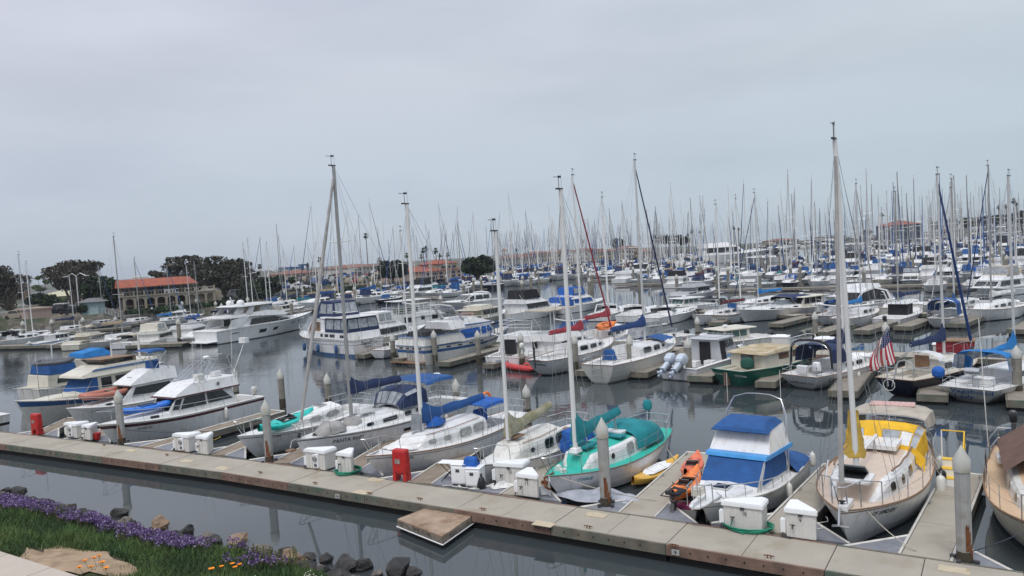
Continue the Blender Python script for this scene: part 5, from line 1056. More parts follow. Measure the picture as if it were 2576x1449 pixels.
# ------------------------------------------------------------------ generic boats
def lfit(px,py,z,head,bowx):
    """length of a boat whose stern is at that picture point and whose bow reaches picture column bowx"""
    a=P(px,py,z); head=Vector((head[0],head[1],0)).normalized(); best=(1e9,8)
    for i in range(40,260):
        L=i/10; x=proj(a+head*L)[0]
        if abs(x-bowx)<best[0]: best=(abs(x-bowx),L)
    return best[1]
def gsail(label,L=8.5,seed=0,H=WHITE,cover=BLUEC,furl=None,mH=None,lod=1,deck=DECKW,boot=BOOT,dodger=None,bimini=None,stripe=None,mt=None,trunkm=None,rail=TEAK,tent=None,grp=None,mx=.07,wins=None,cat='sailboat',tw=.62,sugar=False,boomh=1.0,fr=.05,extra=None,coll=1.1,rake=.15,B=None,name='sailboat'):
    r=random.Random(seed*7+3); k=L/8.5; b=Boat(name,label,cat,grp,lod); b.sink=None
    st=((.86,.92,stripe),) if stripe else ()
    b.hull(L=L,B=B or .31*L*(1.02 if L<8 else .95),fb=(1.12*k,.86*k,.9*k),bo=.95*k,so=(.75 if not sugar else .3)*k,tw=tw,twl=.38 if lod<2 else .6,pm=.46,q=.65,rb=.2,H=H,stripes=st,deck=deck,boot=boot,rail=rail if lod<2 else None,cock=(-.42*L,-.17*L,.6*k,.45*k) if lod<2 else None)
    ta,tf=-.17*L,.27*L
    if wins is None: wins=[(ta+.4*k,ta+1.2*k,.3,.8,.15),(ta+1.5*k,ta+2.2*k,.3,.8,.15),(ta+2.5*k,ta+2.9*k,.35,.7,.15)]
    b.trunk(ta,tf,.55*k,.42*k,.63,mt=trunkm or WHITE,top=deck if deck is not DECKW else None,slope=.7*k,wins=wins,hatch=((.13*L,.5*k),) if lod<2 else ())
    m=mx*L; mH=mH or 1.35*L
    b.mast(m,mH,z0=b.ttop(m)-.03,r=.075*k**.5,mt=mt or r.choice([ALU,MASTW,ALUG,MASTW]),spr=((.52,.07*L),) if r.random()<.6 else ((.4,.08*L),(.7,.06*L)),boom=.40*L if cover or r.random()<.5 else None,cover=cover,ch=.42*k,furl=furl,bz=(boomh*k,boomh*k+.12),fr=fr,rake=rake,coll=coll,back=lod<2)
    if lod<2:
        b.rails(pul=.13*L,h=.58,n=5 if lod==0 else 4,push=.16*L,r=.016)
        if dodger: b.canopy([(ta+.5*k,.8*k,b.ttop(ta)+.1,b.zs(ta)+.3),(ta+.15,.85*k,b.ttop(ta)+.55*k,b.zs(ta)+.45),(ta-.5*k,.88*k,b.ttop(ta)+.62*k,b.zs(ta)+.5)],dodger,clear=[(0,2),(0,3),(0,4),(0,5)],name='dodger',frame=False,under=None)
        if bimini: b.canopy([(ta-.7*k,.95*k,b.zs(ta)+2.0*k**.5,b.zs(ta)+1.8),(ta-1.5*k,1.0*k,b.zs(ta)+2.05,b.zs(ta)+1.85),(ta-2.2*k,.95*k,b.zs(ta)+2.0,b.zs(ta)+1.8)],bimini,name='bimini')
        if r.random()<.5: b.fender(-.1*L,r.choice((-1,1)),r.choice((WHITE2,BLACK)),.45,.09)
    else:
        if dodger: b.one.box(ta-.1,0,b.zs(ta)+.3,1.0*k,1.6*k,.75*k,dodger,tx=.75,ty=.8)
        if bimini: b.one.box(ta-1.5,0,b.zs(ta)+1.7,1.6*k,1.9*k,.12,bimini)
    if tent:
        t=b.p('boom_tent'); zb=b.zs(m)+boomh*k+.1; t.grid([[(x,y*b.ws(x)*1.0,lerp(zb+.15,b.zs(x)+.3,abs(y)**1.2)+.05*math.sin(x*5)*(1-abs(y))) for y in (-1,-.6,-.3,0,.3,.6,1)] for x in [lerp(m+.3,-.4*L,i/6) for i in range(7)]],tent)
    if extra: extra(b,k)
    return b
def gmotor(style,label,L=9,seed=0,H=WHITE,lod=1,canv=BLUEC,stripe=None,boot=BOOT,glass=GLASS,grp=None,cat='motorboat',top=True,enc=None,deck=DECKW,house=None,extra=None,rails=True,arch=False,bim=None,B=None,name='motorboat',fbk=1.0):
    r=random.Random(seed*11+5); k=L/9.*.88; b=Boat(name,label,cat,grp,lod); hs=house or H if H not in (NAVYH,GREENH) else (house or WHITE)
    st=((.78,.92,stripe),) if stripe else ()
    f=fbk
    b.hull(L=L,B=B or .345*L,fb=(1.55*k*f,1.15*k*f,1.05*k*f),bo=1.1*k,so=.1,tw=.86,twl=.93,pm=.42,pe=2.5,q=1.15,rm=.92,rb=.12,H=H,stripes=st,deck=deck,boot=boot,rail=WHITE2 if lod<2 else None,rr=.03,cock=(-.48*L,-.3*L,.38*.345*L,.5*k) if lod<2 and style!='trawler' else None)
    z=1.1*k*f; w=.375*.345*L/ .8
    def W(x0,x1,z0,z1,n,sl0=0,sl1=0,g=None):
        o=[]
        for i in range(n):
            a=lerp(x0,x1,i/n)+.06; c=lerp(x0,x1,(i+1)/n)-.06; q=[(a,z0),(c,z0),(c-(sl1 if i==n-1 else 0),z1),(a+(sl0 if i==0 else 0),z1)]; o.append((g,q) if g else q)
        return o
    if style=='sport':
        h=1.0*k; b.block('cabin',[(-.3*L,z-.05),(-.29*L,z+h),(.1*L,z+h),(.19*L,z+.25),(.2*L,z-.05)],w,w*.86,hs,narrow=.2,wins=W(-.26*L,.12*L,z+.35*k,z+h-.1,3,0,.35*k),fwin=[(2,2,.15,.92)],glass=glass)
        b.trunk(.17*L,.4*L,.28*k,.18*k,.68,slope=.8*k)
        b.block('flybridge',[(-.32*L,z+h+.02),(-.32*L,z+h+.6*k),(-.02*L,z+h+.65*k),(.09*L,z+h+.05)],w,w*.8,hs,narrow=.15)
        zf=z+h+.65*k
        if enc: b.block('bridge_enclosure',[(-.28*L,zf-.05),(-.26*L,zf+1.15*k),(-.07*L,zf+1.15*k),(-.03*L,zf)],w*.85,w*.78,enc,wins=W(-.25*L,-.09*L,zf+.2,zf+1.0*k,2,g=VINYL) if enc is not BLACKC else (),fwin=[(2,2,.15,.9,VINYL)] if enc is not BLACKC else ())
        elif bim: b.canopy([(-.03*L,w*.7,zf+1.15*k,zf+1.0*k),(-.12*L,w*.75,zf+1.2*k,zf+1.05*k),(-.24*L,w*.7,zf+1.15*k,zf+1.0*k)],bim,name='bimini',legs=-.1*L)
        if lod<2 and r.random()<.6: a=b.p('antenna'); a.tube([(-.1*L,w*.7,zf),(-.12*L,w*.7,zf+2.5*k)],.014,WHITE2,n=4)
    elif style=='trawler':
        h=1.15*k; b.block('aft_cabin',[(-.47*L,z-.05),(-.46*L,z+.5*k),(-.22*L,z+.5*k),(-.22*L,z-.05)],w*.95,w*.9,hs,wins=W(-.43*L,-.25*L,z+.15*k,z+.38*k,2))
        b.block('cabin',[(-.22*L,z-.05),(-.21*L,z+h),(.12*L,z+h),(.17*L,z+.35*k),(.17*L,z-.05)],w*.88,w*.82,hs,narrow=.08,wins=W(-.19*L,.13*L,z+.45*k,z+h-.12,4),fwin=[(2,3,.1,.9)],glass=glass)
        b.block('cabin_top',[(-.32*L,z+h+.02),(-.32*L,z+h+.09),(.17*L,z+h+.09),(.18*L,z+h+.02)],w*.98,w*.98,hs)
        b.block('flybridge',[(-.2*L,z+h+.11),(-.2*L,z+h+.55*k),(.02*L,z+h+.6*k),(.1*L,z+h+.11)],w*.8,w*.72,hs,narrow=.15)
        zf=z+h+.55*k
        if enc: b.block('bridge_enclosure',[(-.19*L,zf),(-.18*L,zf+1.15*k),(-.03*L,zf+1.15*k),(.01*L,zf)],w*.75,w*.7,enc,wins=W(-.17*L,-.05*L,zf+.2,zf+1.0*k,2,g=VINYL))
        elif bim: b.canopy([(0,w*.6,zf+1.2*k,zf+1.05*k),(-.1*L,w*.65,zf+1.25*k,zf+1.1*k),(-.2*L,w*.6,zf+1.2*k,zf+1.05*k)],bim,name='bimini',legs=-.1*L)
        m=b.p('mast'); m.tube([(-.24*L,0,z+h),(-.25*L,0,z+h+3.0*k)],.05 if lod<2 else .07,WHITE2,n=6)
        if lod<2: m.tube([(-.24*L,0,z+h+.8*k),(-.42*L,0,z+h+1.4*k)],.035,WHITE2,n=5)
        b.trunk(.17*L,.38*L,.3*k,.2*k,.6,slope=.6*k)
    elif style=='express':
        b.trunk(-.12*L,.38*L,.38*k,.25*k,.78,slope=1.6*k,wins=((.0,.09*L,.3,.8,.3),(.13*L,.2*L,.3,.8,.3)))
        ws=b.p('windshield',None); zz=b.zs(-.05*L)+.35*k
        ws.grid([[(-.22*L+ (.22*L)*(1-abs(y)**3),y*w*.92,zz),(-.25*L+(.17*L)*(1-abs(y)**3),y*w*.85,zz+.5*k)] for y in [-1+.25*j for j in range(9)]],glass if not enc else GLASST)
        ws.tube([(-.25*L+(.17*L)*(1-abs(y)**3),y*w*.85,zz+.5*k) for y in [-1+.25*j for j in range(9)]],.025,ALU,n=4)
        if arch or r.random()<.5:
            ar=b.p('radar_arch'); ar.tube([(-.28*L,-w*.95,z),(-.24*L,-w*.85,z+1.2*k),(-.25*L,0,z+1.35*k),(-.24*L,w*.85,z+1.2*k),(-.28*L,w*.95,z)],.09*k,hs,n=5)
        if bim or enc: b.canopy([(-.09*L,w*.8,zz+.85*k,zz+.45*k),(-.2*L,w*.85,zz+1.05*k,zz+.5*k),(-.36*L,w*.85,zz+.9*k,zz+.4*k)],bim or enc,name='canopy',frame=lod<2)
        if lod<2: b.deckbox('seat',-.3*L,0,z-.35,.5*k,1.6*k,.5*k,hs)
    elif style=='pilot':
        h=1.25*k; b.block('cabin',[(-.16*L,z-.3),(-.17*L,z+h),(.1*L,z+h),(.14*L,z+.4*k),(.15*L,z-.05)],w*.8,w*.74,hs,narrow=.1,wins=W(-.14*L,.11*L,z+.5*k,z+h-.1,3,0,.12*k),fwin=[(2,3,.1,.92)],glass=glass)
        b.block('hardtop',[(-.24*L,z+h+.01),(-.24*L,z+h+.08),(.13*L,z+h+.08),(.14*L,z+h+.01)],w*.84,w*.82,hs)
        b.trunk(.13*L,.38*L,.4*k,.25*k,.62,slope=.7*k,wins=((.17*L,.23*L,.3,.75,.2),))
        if lod<2:
            rd=b.p('radar_dome'); rd.lathe([(0,0),(.25*k,.02),(.26*k,.14*k),(.12*k,.2*k),(0,.2*k)],WHITE,(0,0,z+h+.25*k)); rd.tube([(0,0,z+h),(0,0,z+h+.3*k)],.05,WHITE)
            outboard(b,-.5*L,-.0,z-.1,canv if canv in (BLACK,WHITE2,DGREY) else BLACK,0,1.0*k)
    elif style=='cc':
        t=b.p('t_top'); zt=z+1.6*k; t.box(-.06*L,0,zt,.24*L,w*1.5,.06,hs)
        for sx in (-.13,.02):
            for sy in (-.5,.5): t.tube([(sx*L,sy*w,z-.3),(sx*L*1.0,sy*w*1.1,zt)],.025,ALU,n=4)
        b.block('console',[(-.1*L,z-.4),(-.1*L,z+.6*k),(-.03*L,z+.65*k),(.02*L,z-.1),(.02*L,z-.4)],w*.42,w*.38,hs,fwin=[(2,1,.5,1.2,VINYL)])
        if enc: b.block('console_enclosure',[(-.15*L,z-.3),(-.15*L,zt-.02),(.04*L,zt-.02),(.04*L,z-.3)],w*.62,w*.62,enc)
        if lod<2:
            ro=b.p('rod_holder')
            for j in range(5): ro.tube([(-.18*L,-w*.6+j*w*.3,zt),(-.2*L,-w*.6+j*w*.3,zt+.5*k)],.02,BLACK,n=4)
            outboard(b,-.5*L,0,z-.1,BLACK,0,1.0*k)
    if rails and lod<2: b.bowrail(-.12*L if style!='express' else .0,h=.6*k,n=5,h0=.35*k,r=.02)
    if extra: extra(b,k)
    b.zdef=.84
    return b
def stern_put(b,px,py,head=DN,z=None): return b.sternat(px,py,head,z)
# ------------------------------------------------------------------ second row of boats across the fairway
def Ls(px,py,z,head,bx): return lfit(px,py,z,head,bx)
# trawler tied on the dock end
hs_=Vector((-.72,.69,0)); 
b=Boat('motorboat','tall white trawler with navy canvas bridge enclosure and blue fenders, lettered on its stern','motorboat')
b.hull(L=11.2,B=3.7,fb=(2.0,1.6,1.65),bo=1.1,so=.15,tw=.88,twl=.92,pm=.45,pe=2.8,q=1.3,rm=.92,rb=.2,boot=BOOTB,bot=BOOTB,bootz=.28,stripes=((.62,.66,GREYSTR),(.86,.9,GREYSTR)),rail=WHITE2,rr=.03)
b.block('aft_deckhouse',[(-5.1,1.65),(-5.0,2.35),(1.2,2.35),(1.6,1.7)],1.72,1.66,WHITE,wins=[[(-4.3,1.85),(-3.7,1.85),(-3.7,2.12),(-4.3,2.12)],[(-2.9,1.85),(-2.1,1.85),(-2.1,2.15),(-2.9,2.15)],[(-1.9,1.85),(-1.3,1.85),(-1.3,2.15),(-1.9,2.15)],[(-1.0,1.85),(-.6,1.85),(-.6,2.15),(-1.0,2.15)]])
b.block('cabin',[(-1.6,2.3),(-1.5,3.5),(1.3,3.5),(2.2,2.5),(2.3,1.75),(-1.6,1.75)],1.45,1.3,WHITE,narrow=.1,wins=[(TEAK,[(-.1,1.8),(1.9,1.8),(1.9,2.5),(1.35,3.3),(-.1,3.3)]),[(.1,2.5),(1.7,2.5),(1.3,3.2),(.1,3.2)]],fwin=[(2,2,.15,.9)])
b.block('aft_enclosure',[(-5.0,2.36),(-4.8,3.75),(-1.4,3.75),(-1.4,2.36)],1.7,1.55,NAVYC,wins=[(VINYL,[(-4.85,2.65),(-4.0,2.65),(-3.95,3.62),(-4.7,3.62)]),(VINYL,[(-3.85,2.65),(-2.9,2.65),(-2.9,3.62),(-3.8,3.62)]),(VINYL,[(-2.75,2.65),(-1.6,2.65),(-1.6,3.62),(-2.75,3.62)])],fwin=[(0,3,.25,.9,VINYL)])
b.block('hardtop',[(-5.1,3.76),(-5.1,3.86),(-.8,3.86),(-.8,3.76)],1.75,1.72,WHITE)
b.block('bridge_enclosure',[(-2.6,3.86),(-2.3,5.3),(-.2,5.4),(.7,3.95),(.6,3.6)],1.35,1.15,NAVYC,wins=[(VINYL,[(-2.3,4.15),(-1.35,4.15),(-1.3,5.1),(-2.1,5.1)]),(VINYL,[(-1.2,4.15),(-.05,4.15),(-.3,5.15),(-1.15,5.1)])],fwin=[(2,3,.2,.92,VINYL),(0,3,.2,.9,VINYL)])
b.bowrail(.6,h=.75,n=8,r=.03,h0=.7)
for x in (-3.4,-.6,2.0): b.fender(x,1,BOOTB,.75,.16,.75); b.fender(x,-1,BOOTB,.75,.16,.75)
b.tname('Sapphire',.5,.72,0,BLACK,.25); b.tname('VENTURA',.2,.42,0,BLACK)
lad=b.p('boarding_ladder'); 
for y in (-.25,.25): lad.tube([(-5.75,y,.2),(-5.7,y,1.6)],.025,STEEL)
sp_=b.p('swim_platform'); sp_.box(-5.9,0,.25,.7,2.6,.08,TEAK)
b.finish(P(790,876,.8)+Vector((1.0,3.0,0)),hs_,scale=.98,zs=.9)
# small white sloop by its stern
b=gsail('small white sloop lying stern out between two pilings, left of the blue striped trawler',L=7.2,seed=2,cover=None,furl=None,mH=10.5,lod=1,sugar=True,tw=.75); b.sternat(948,886,DN,.6)
# tan grey sportfisher with white canopy
L=13.0; b=gmotor('sport','large grey hulled sportfisher with white bridge canopy and white sloping front, behind the trawler',L=L,seed=4,H=M('hull_warm_grey',(.36,.35,.33),.4,var=.06),house=WHITE,enc=WHITEC,boot=BOOT); b.sternat(880,862,Vector((.60,.80,0)),.9,scale=.78)
# blue and white trawler
b=Boat('motorboat','white trawler with a broad blue stripe, royal blue window covers and stern ladder','motorboat')
Lb=12.6
b.hull(L=Lb,B=3.9,fb=(2.1,1.55,1.75),bo=1.9,so=.25,tw=.88,twl=.9,pm=.42,pe=2.4,q=1.2,rm=.92,rb=.1,H=WHITE2,stripes=((.60,.78,BLUESTR),),boot=WHITE2,rail=BLUESTR,rr=.04,deck=DECKC)
b.block('aft_cabin',[(-6.2,1.75),(-6.0,2.55),(-2.1,2.55),(-2.0,1.7)],1.75,1.65,WHITE2); hr=b.p('handrail'); 
for sd in (-1,1): hr.tube([(-6.1,sd*1.7,2.62),(-2.0,sd*1.68,2.62),(-1.2,sd*1.66,2.3),(2.5,sd*1.66,2.6)],.05,BLUESTR)
hr.tube([(-6.1,-1.7,2.62),(-6.1,1.7,2.62)],.05,BLUESTR)
b.block('cabin',[(-2.0,1.6),(-1.9,2.9),(2.0,2.9),(2.7,2.1),(2.8,1.7)],1.6,1.5,WHITE,narrow=.12,wins=[(ROYALC,[(-1.3,1.85),(.6,1.85),(.6,2.75),(-1.8,2.75),(-1.8,2.5),(-1.5,2.3)]),(ROYALC,[(.85,2.0),(1.45,2.0),(1.45,2.75),(.85,2.75)]),(ROYALC,[(1.6,2.1),(2.3,2.2),(1.95,2.78),(1.6,2.75)])],fwin=[(2,3,.1,.9,ROYALC)])
b.block('flybridge',[(-3.0,2.92),(-3.1,3.7),(-.4,3.7),(.2,3.85),(2.6,3.05),(2.65,2.92)],1.62,1.25,WHITE,narrow=.15)
b.block('bridge_stripe',[(-1.2,3.12),(-1.2,3.22),(2.3,3.14),(2.4,3.04)],1.6,1.57,BLUESTR,narrow=.14,bevel=0)
ar=b.p('radar_arch'); 
for x in (0,.0): ar.tube([(-1.2,-1.3,3.7),(-2.4,-1.15,5.2),(-2.5,0,5.35),(-2.4,1.15,5.2),(-1.2,1.3,3.7)],.11,WHITE,n=5)
b.canopy([(-2.0,1.0,4.95,4.9),(-1.2,1.05,5.0,4.95),(-.4,1.0,4.9,4.8)],NAVYC,name='folded_bimini',legs=-1.0)
ws=b.p('windscreen'); ws.tube([(.1,-1.05,4.0),(.9,-.6,4.05),(1.0,0,4.1),(.9,.6,4.05),(.1,1.05,4.0)],.04,M('pink_film',(.45,.25,.24),.4)); 
b.block('dinghy_cover',[(-5.6,2.56),(-5.4,3.0),(-3.6,3.1),(-3.2,2.56)],1.2,1.0,BLACKC,bevel=.08)
for f,(x0,n) in enumerate(((-5.8,1),)): 
    for x in (-5.2,-3.9,-2.6,-1.2,.2):
        wd=b.p('window',b.hullp)
        for sd in (1,-1):
            q=[b.side(xx,ff,sd)+Vector((0,sd*.012,0)) for xx,ff in ((x,.83),(x+.5,.83),(x+.5,.92),(x,.92))]; wd.add(q,[(0,1,2,3),(3,2,1,0)],GLASS)
for y in (-1.2,-.5,.3,1.1):
    wd=b.p('window',b.hullp); q=[b.side(-Lb/2,ff,1) for ff in (.84,.92)]; wd.add([(q[0].x-.02,y-.2,q[0].z),(q[0].x-.02,y+.2,q[0].z),(q[1].x-.02,y+.2,q[1].z),(q[1].x-.02,y-.2,q[1].z)],[(0,1,2,3),(3,2,1,0)],GLASS)
ld=b.p('ladder'); 
for y in (-.2,.2): ld.tube([(-6.45,y,.25),(-6.42,y,1.9)],.025,STEEL)
for k in range(5): ld.tube([(-6.45,-.2,.4+.33*k),(-6.45,.2,.4+.33*k)],.02,STEEL)
sp_=b.p('swim_platform'); sp_.box(-6.6,0,.22,.8,3.6,.1,TEAK)
b.bowrail(1.8,h=.75,n=8,r=.045,mt=BLUESTR,h0=.7)
b.sternat(1030,868,Vector((.66,.75,0)),1.5,scale=.93,zs=.86)
# sportfisher with its stern to the fairway
b=gmotor('sport','white sportfisher with open dark cockpit door, stern out behind the red inflatable',L=9.5,seed=6,enc=None,bim=None,canv=BLACKC)
cdoor=b.p('cabin_door'); cdoor.box(-3.02,.3,.9,.05,1.0,1.3,BLACKC)
b.tname('WENDY',.3,.6,0,BLUESTR); rl=b.p('bridge_rail'); 
for hz in (.3,.6,.9): rl.tube([(-1.0,-1.2,2.9+hz),(-3.0,-1.25,2.9+hz),(-3.0,1.25,2.9+hz),(-1.0,1.2,2.9+hz)],.02,WHITE,n=4)
b.sternat(1262,898,DN,1.0)
k=dinghy('inflatable_dinghy','red inflatable dinghy floating behind the white sportfisher',REDI,3.0,1.4,.22); a_=P(1310,930,0); k.location=(a_.x,a_.y,0); k.rotation_euler=(0,0,2.3)
# flybridge with tower poles and dark curtains
b=gmotor('sport','white flybridge cruiser with long dark side windows and a brown hardtop on poles',L=10.5,seed=8,canv=BLACKC,rails=True)
tf=b.p('tower_top'); tf.box(-1.8,0,5.0,4.2,2.3,.1,GREIGE,rz=0)
for x0,x1 in ((-3.2,-2.9),(-.2,-.6)):
    for sd in (-1,1): tf.tube([(x0,sd*1.25,2.2),(x1,sd*1.0,5.0)],.04,WHITE)
for sd in (-1,1): a=b.p('outrigger'); a.tube([(-1.0,sd*1.3,2.2),(-3.4,sd*1.9,6.6)],.03,ALU)
b.sternat(1328,896,Vector((.62,.78,0)),1.0,scale=.9)
# sloop with red boom cover
b=gsail('white sloop with a faded red boom cover and red furled jib, stern out',L=10.2,seed=10,cover=REDC,furl=REDC,mH=13.2,lod=0,boomh=1.25,mt=MASTW,fr=.07,mx=.06,bimini=None,stripe=None,tw=.55)
b.tname('WINDSONG',.2,.72,0,DGREY); wv=b.p('self_steering_vane'); wv.tube([(-5.3,.0,.6),(-5.3,0,2.0)],.04,BLACK); wv.tube([(-5.35+.35*math.cos(a),.35*math.sin(a)*1,1.1) for a in [k*.7 for k in range(9)]],.03,BLACK,closed=True); wv.tube([(-5.2,.1,1.2),(-5.0,.3,2.3)],.05,BLACK)
outboard(b,-5.2,.9,1.9,WHITE2,0,.6)
b.sternat(1350,903,Vector((.60,.80,0)),1.2)
# ketch with orange kayak
b=gsail('white ketch with a blue sheer stripe, lying ahead of the red covered sloop',L=10.5,seed=12,cover=REDC,furl=None,mH=12,lod=1,stripe=LBLUE,boomh=1.3,mx=.1); kb=b; b.sternat(1440,868,Vector((.55,.84,0)),1.1)
k=kayak('kayak','orange kayak standing on edge along the rail of the blue striped ketch',ORANGE,L=3.3,B=.75,H=.3,hole=False); set_on(k,Vector((kb.o.x,kb.o.y,0)),kb.h,-1.9,-.9,2.0,rz=.0,rx=.9)
# sloop with blue cover
b=gsail('cream white sloop with a dark blue boom cover and its rounded stern to the fairway',L=11.0,seed=14,cover=NAVYC if 0 else M('deepblue_canvas',(.015,.05,.17),.85,var=.15,bump=.35,bsc=5),furl=NAVYC,mH=13.6,lod=0,H=M('gelcoat_warm',(.66,.65,.60),.35,var=.05),boomh=1.35,mt=ALU,fr=.06,mx=.08,sugar=True,tw=.7,boot=WHITE2)
bc=b.p('wheel_cover',None,.08); bc.box(-3.9,.0,1.2,.35,1.0,.7,BLUEC,tx=.6,ty=.6); sb=b.p('bundled_sail'); sb.grid([[(x,y*1.1,1.75+.22*(1-abs(y))+.05*math.sin(x*7)) for y in (-1,-.5,0,.5,1)] for x in [1.2+.3*i for i in range(8)]],BLUEC)
ld=b.p('stern_ladder'); 
for y in (-.3,.3): ld.tube([(-5.5,y,.5),(-5.45,y,1.9)],.025,STEEL)
for z_ in (.5,.9,1.3): ld.tube([(-5.5,-.3,z_),(-5.5,.3,z_)],.02,STEEL)
b.sternat(1500,915,Vector((.60,.80,0)),1.25)
# cuddy with twin outboards
b=Boat('motorboat','white pilothouse fishing boat with twin tilted white outboards and a dark cabin door','motorboat')
b.hull(L=8.6,B=2.9,fb=(1.5,1.1,1.0),bo=1.0,so=.05,tw=.9,twl=.95,pm=.4,pe=2.6,q=1.1,rm=.93,rb=.12,H=GREYW,rail=WHITE,rr=.035,cock=(-4.1,-.9,1.15,.6),deck=DECKW,boot=DGREY)
b.block('cabin',[(-.9,.9),(-.95,2.75),(.9,2.75),(1.35,2.0),(1.6,1.9),(2.6,1.35),(2.8,1.2)],1.2,1.0,GREYW,narrow=.25,wins=[(BLACKC,[(-.85,.95),(-.2,.95),(-.2,2.6),(-.85,2.6)]),[(-.1,2.0),(.35,2.0),(.35,2.6),(-.1,2.6)],[(.5,2.0),(1.2,2.05),(.95,2.6),(.5,2.6)],[(1.5,1.5),(2.2,1.5),(1.6,1.85)],(LBLUE,[(-.1,1.28),(2.5,1.28),(2.4,1.4),(-.1,1.4)])],fwin=[(2,2,.15,.95)])
cdr=b.p('cabin_door'); cdr.box(-.97,0,.7,.05,.8,1.85,BLACKC)
b.block('hardtop',[(-1.3,2.76),(-1.3,2.84),(1.0,2.84),(1.1,2.76)],1.12,1.1,GREYW); rr_=b.p('roof_rail'); rr_.tube([(-1.2,-1.05,2.98),(.9,-1.0,2.98),(.9,1.0,2.98),(-1.2,1.05,2.98)],.02,STEEL,closed=True)
b.bowrail(0,h=.65,n=6,r=.03,h0=.6)
OBW=M('outboard_pale',(.50,.56,.64),.3,var=.06); outboard(b,-4.55,.42,1.15,OBW,52,1.45); outboard(b,-4.55,-.42,1.15,OBW,52,1.45)
fb_=b.p('fish_box',None,.04); fb_.box(-1.7,.5,.6,.7,.8,.5,WHITE); lc=b.p('live_well',None,.04); lc.box(-1.6,-.7,.6,.6,.6,.6,WHITE)
b.sternat(1706,918,Vector((.70,.71,0)),.95,scale=.92,zs=.82)
# green trawler
b=Boat('motorboat','old green hulled wooden cabin boat with a weathered cream roof and brown curtains','motorboat')
b.hull(L=8.8,B=3.1,fb=(1.9,1.25,1.35),bo=1.0,so=.5,tw=.75,twl=.6,pm=.45,pe=2.4,q=1.0,rm=.9,rb=.15,H=GREENH,rail=GREENH,rr=.05,boot=GREYSTR,bot=GREYSTR,bootz=.12,deck=DECKC,cock=(-4.1,-2.3,1.0,.4))
b.block('cabin',[(-2.3,1.1),(-2.35,2.3),(1.3,2.4),(1.5,1.8),(1.5,1.2)],1.3,1.22,CREAM,wins=[(BROWNC,[(-.9,1.75),(.1,1.75),(.1,2.2),(-.9,2.2)]),(BROWNC,[(.3,1.75),(1.2,1.75),(1.15,2.22),(.3,2.22)])],awin=())
b.block('cabin_roof',[(-2.6,2.3),(-2.55,2.4),(-.3,2.62),(1.3,2.5),(1.7,2.35)],1.42,1.3,M('roof_weathered',(.48,.42,.30),.8,var=.1,stain=(.34,.25,.13),stth=.5,sc=2),narrow=.05)
dr=b.p('door',None,.01); 
for y in (-.5,.0): dr.box(-2.36,y+.25,1.2,.04,.46,1.15,TEAK); dr.box(-2.385,y+.25,1.75,.02,.34,.5,GLASST); dr.box(-2.385,y+.25,1.3,.02,.34,.38,CREAM)
b.trunk(1.4,3.4,.65,.45,.66,mt=CREAM,slope=.5,wins=((2.0,2.4,.35,.75,.1),))
gm=b.p('covered_motor',None,.08); gm.lathe([(.1,-.1),(.4,.05),(.42,.5),(.3,.75),(0,.82)],GREENC,(-3.0,-.5,1.35))
ru=b.p('rudder'); ru.box(-4.35,0,.2,.5,.08,1.0,WOODR); for_=b.p('pulpit'); for_.tube([(3.3,1.0,1.7),(3.4,1.0,2.6),(4.4,.3,2.9),(4.4,-.3,2.9),(3.4,-1.0,2.6),(3.3,-1.0,1.7)],.025,WHITE)
for y,t_ in ((1.0,'VENTURA'),(-.75,'MERRILEE')): b.tname(t_,.2,.72,y,M('cream_letter',(.6,.58,.5),.6))
b.sternat(1826,926,Vector((.82,.57,0)),1.1,scale=.9,zs=.8)
# navy canvas sloop lettered VENTURA CA
b=gsail('white sloop with black canvas dodger and folded bimini, lettered VENTURA CA on its transom',L=9.0,seed=16,cover=NAVYC,furl=None,mH=14.3,lod=0,H=WHITE,boomh=1.45,mt=MASTW,mx=.05,tw=.78,boot=WHITE2,B=3.0,coll=1.9)
b.canopy([(-1.0,1.0,2.1,1.5),(-1.4,1.15,2.6,1.5),(-2.2,1.2,2.75,1.5),(-2.9,1.15,2.7,1.6)],NAVYC,clear=[],name='dodger',frame=False)
b.canopy([(-3.0,1.3,2.95,1.3),(-3.12,1.35,3.1,1.3),(-3.25,1.3,2.95,1.3)],BLACKC,name='folded_bimini',legs=-3.3)
b.tname('VENTURA CA',.24,.42,0,DGREY); b.name('Coronado',.42,-2.6,.6,-1,BLACK,.3); b.name('Coronado',.42,-2.6,.6,1,BLACK,.3)
sl_=b.p('stern_locker',None,.05); sl_.box(-4.3,-.2,1.1,.3,.6,.5,WHITE); ov=b.p('outboard_cover',None,.08); ov.box(-4.1,-.95,1.25,.35,.5,.6,WHITE,tx=.8,ty=.7)
b.sternat(2006,938,Vector((.80,.60,0)),.95,scale=.93,zs=.9)
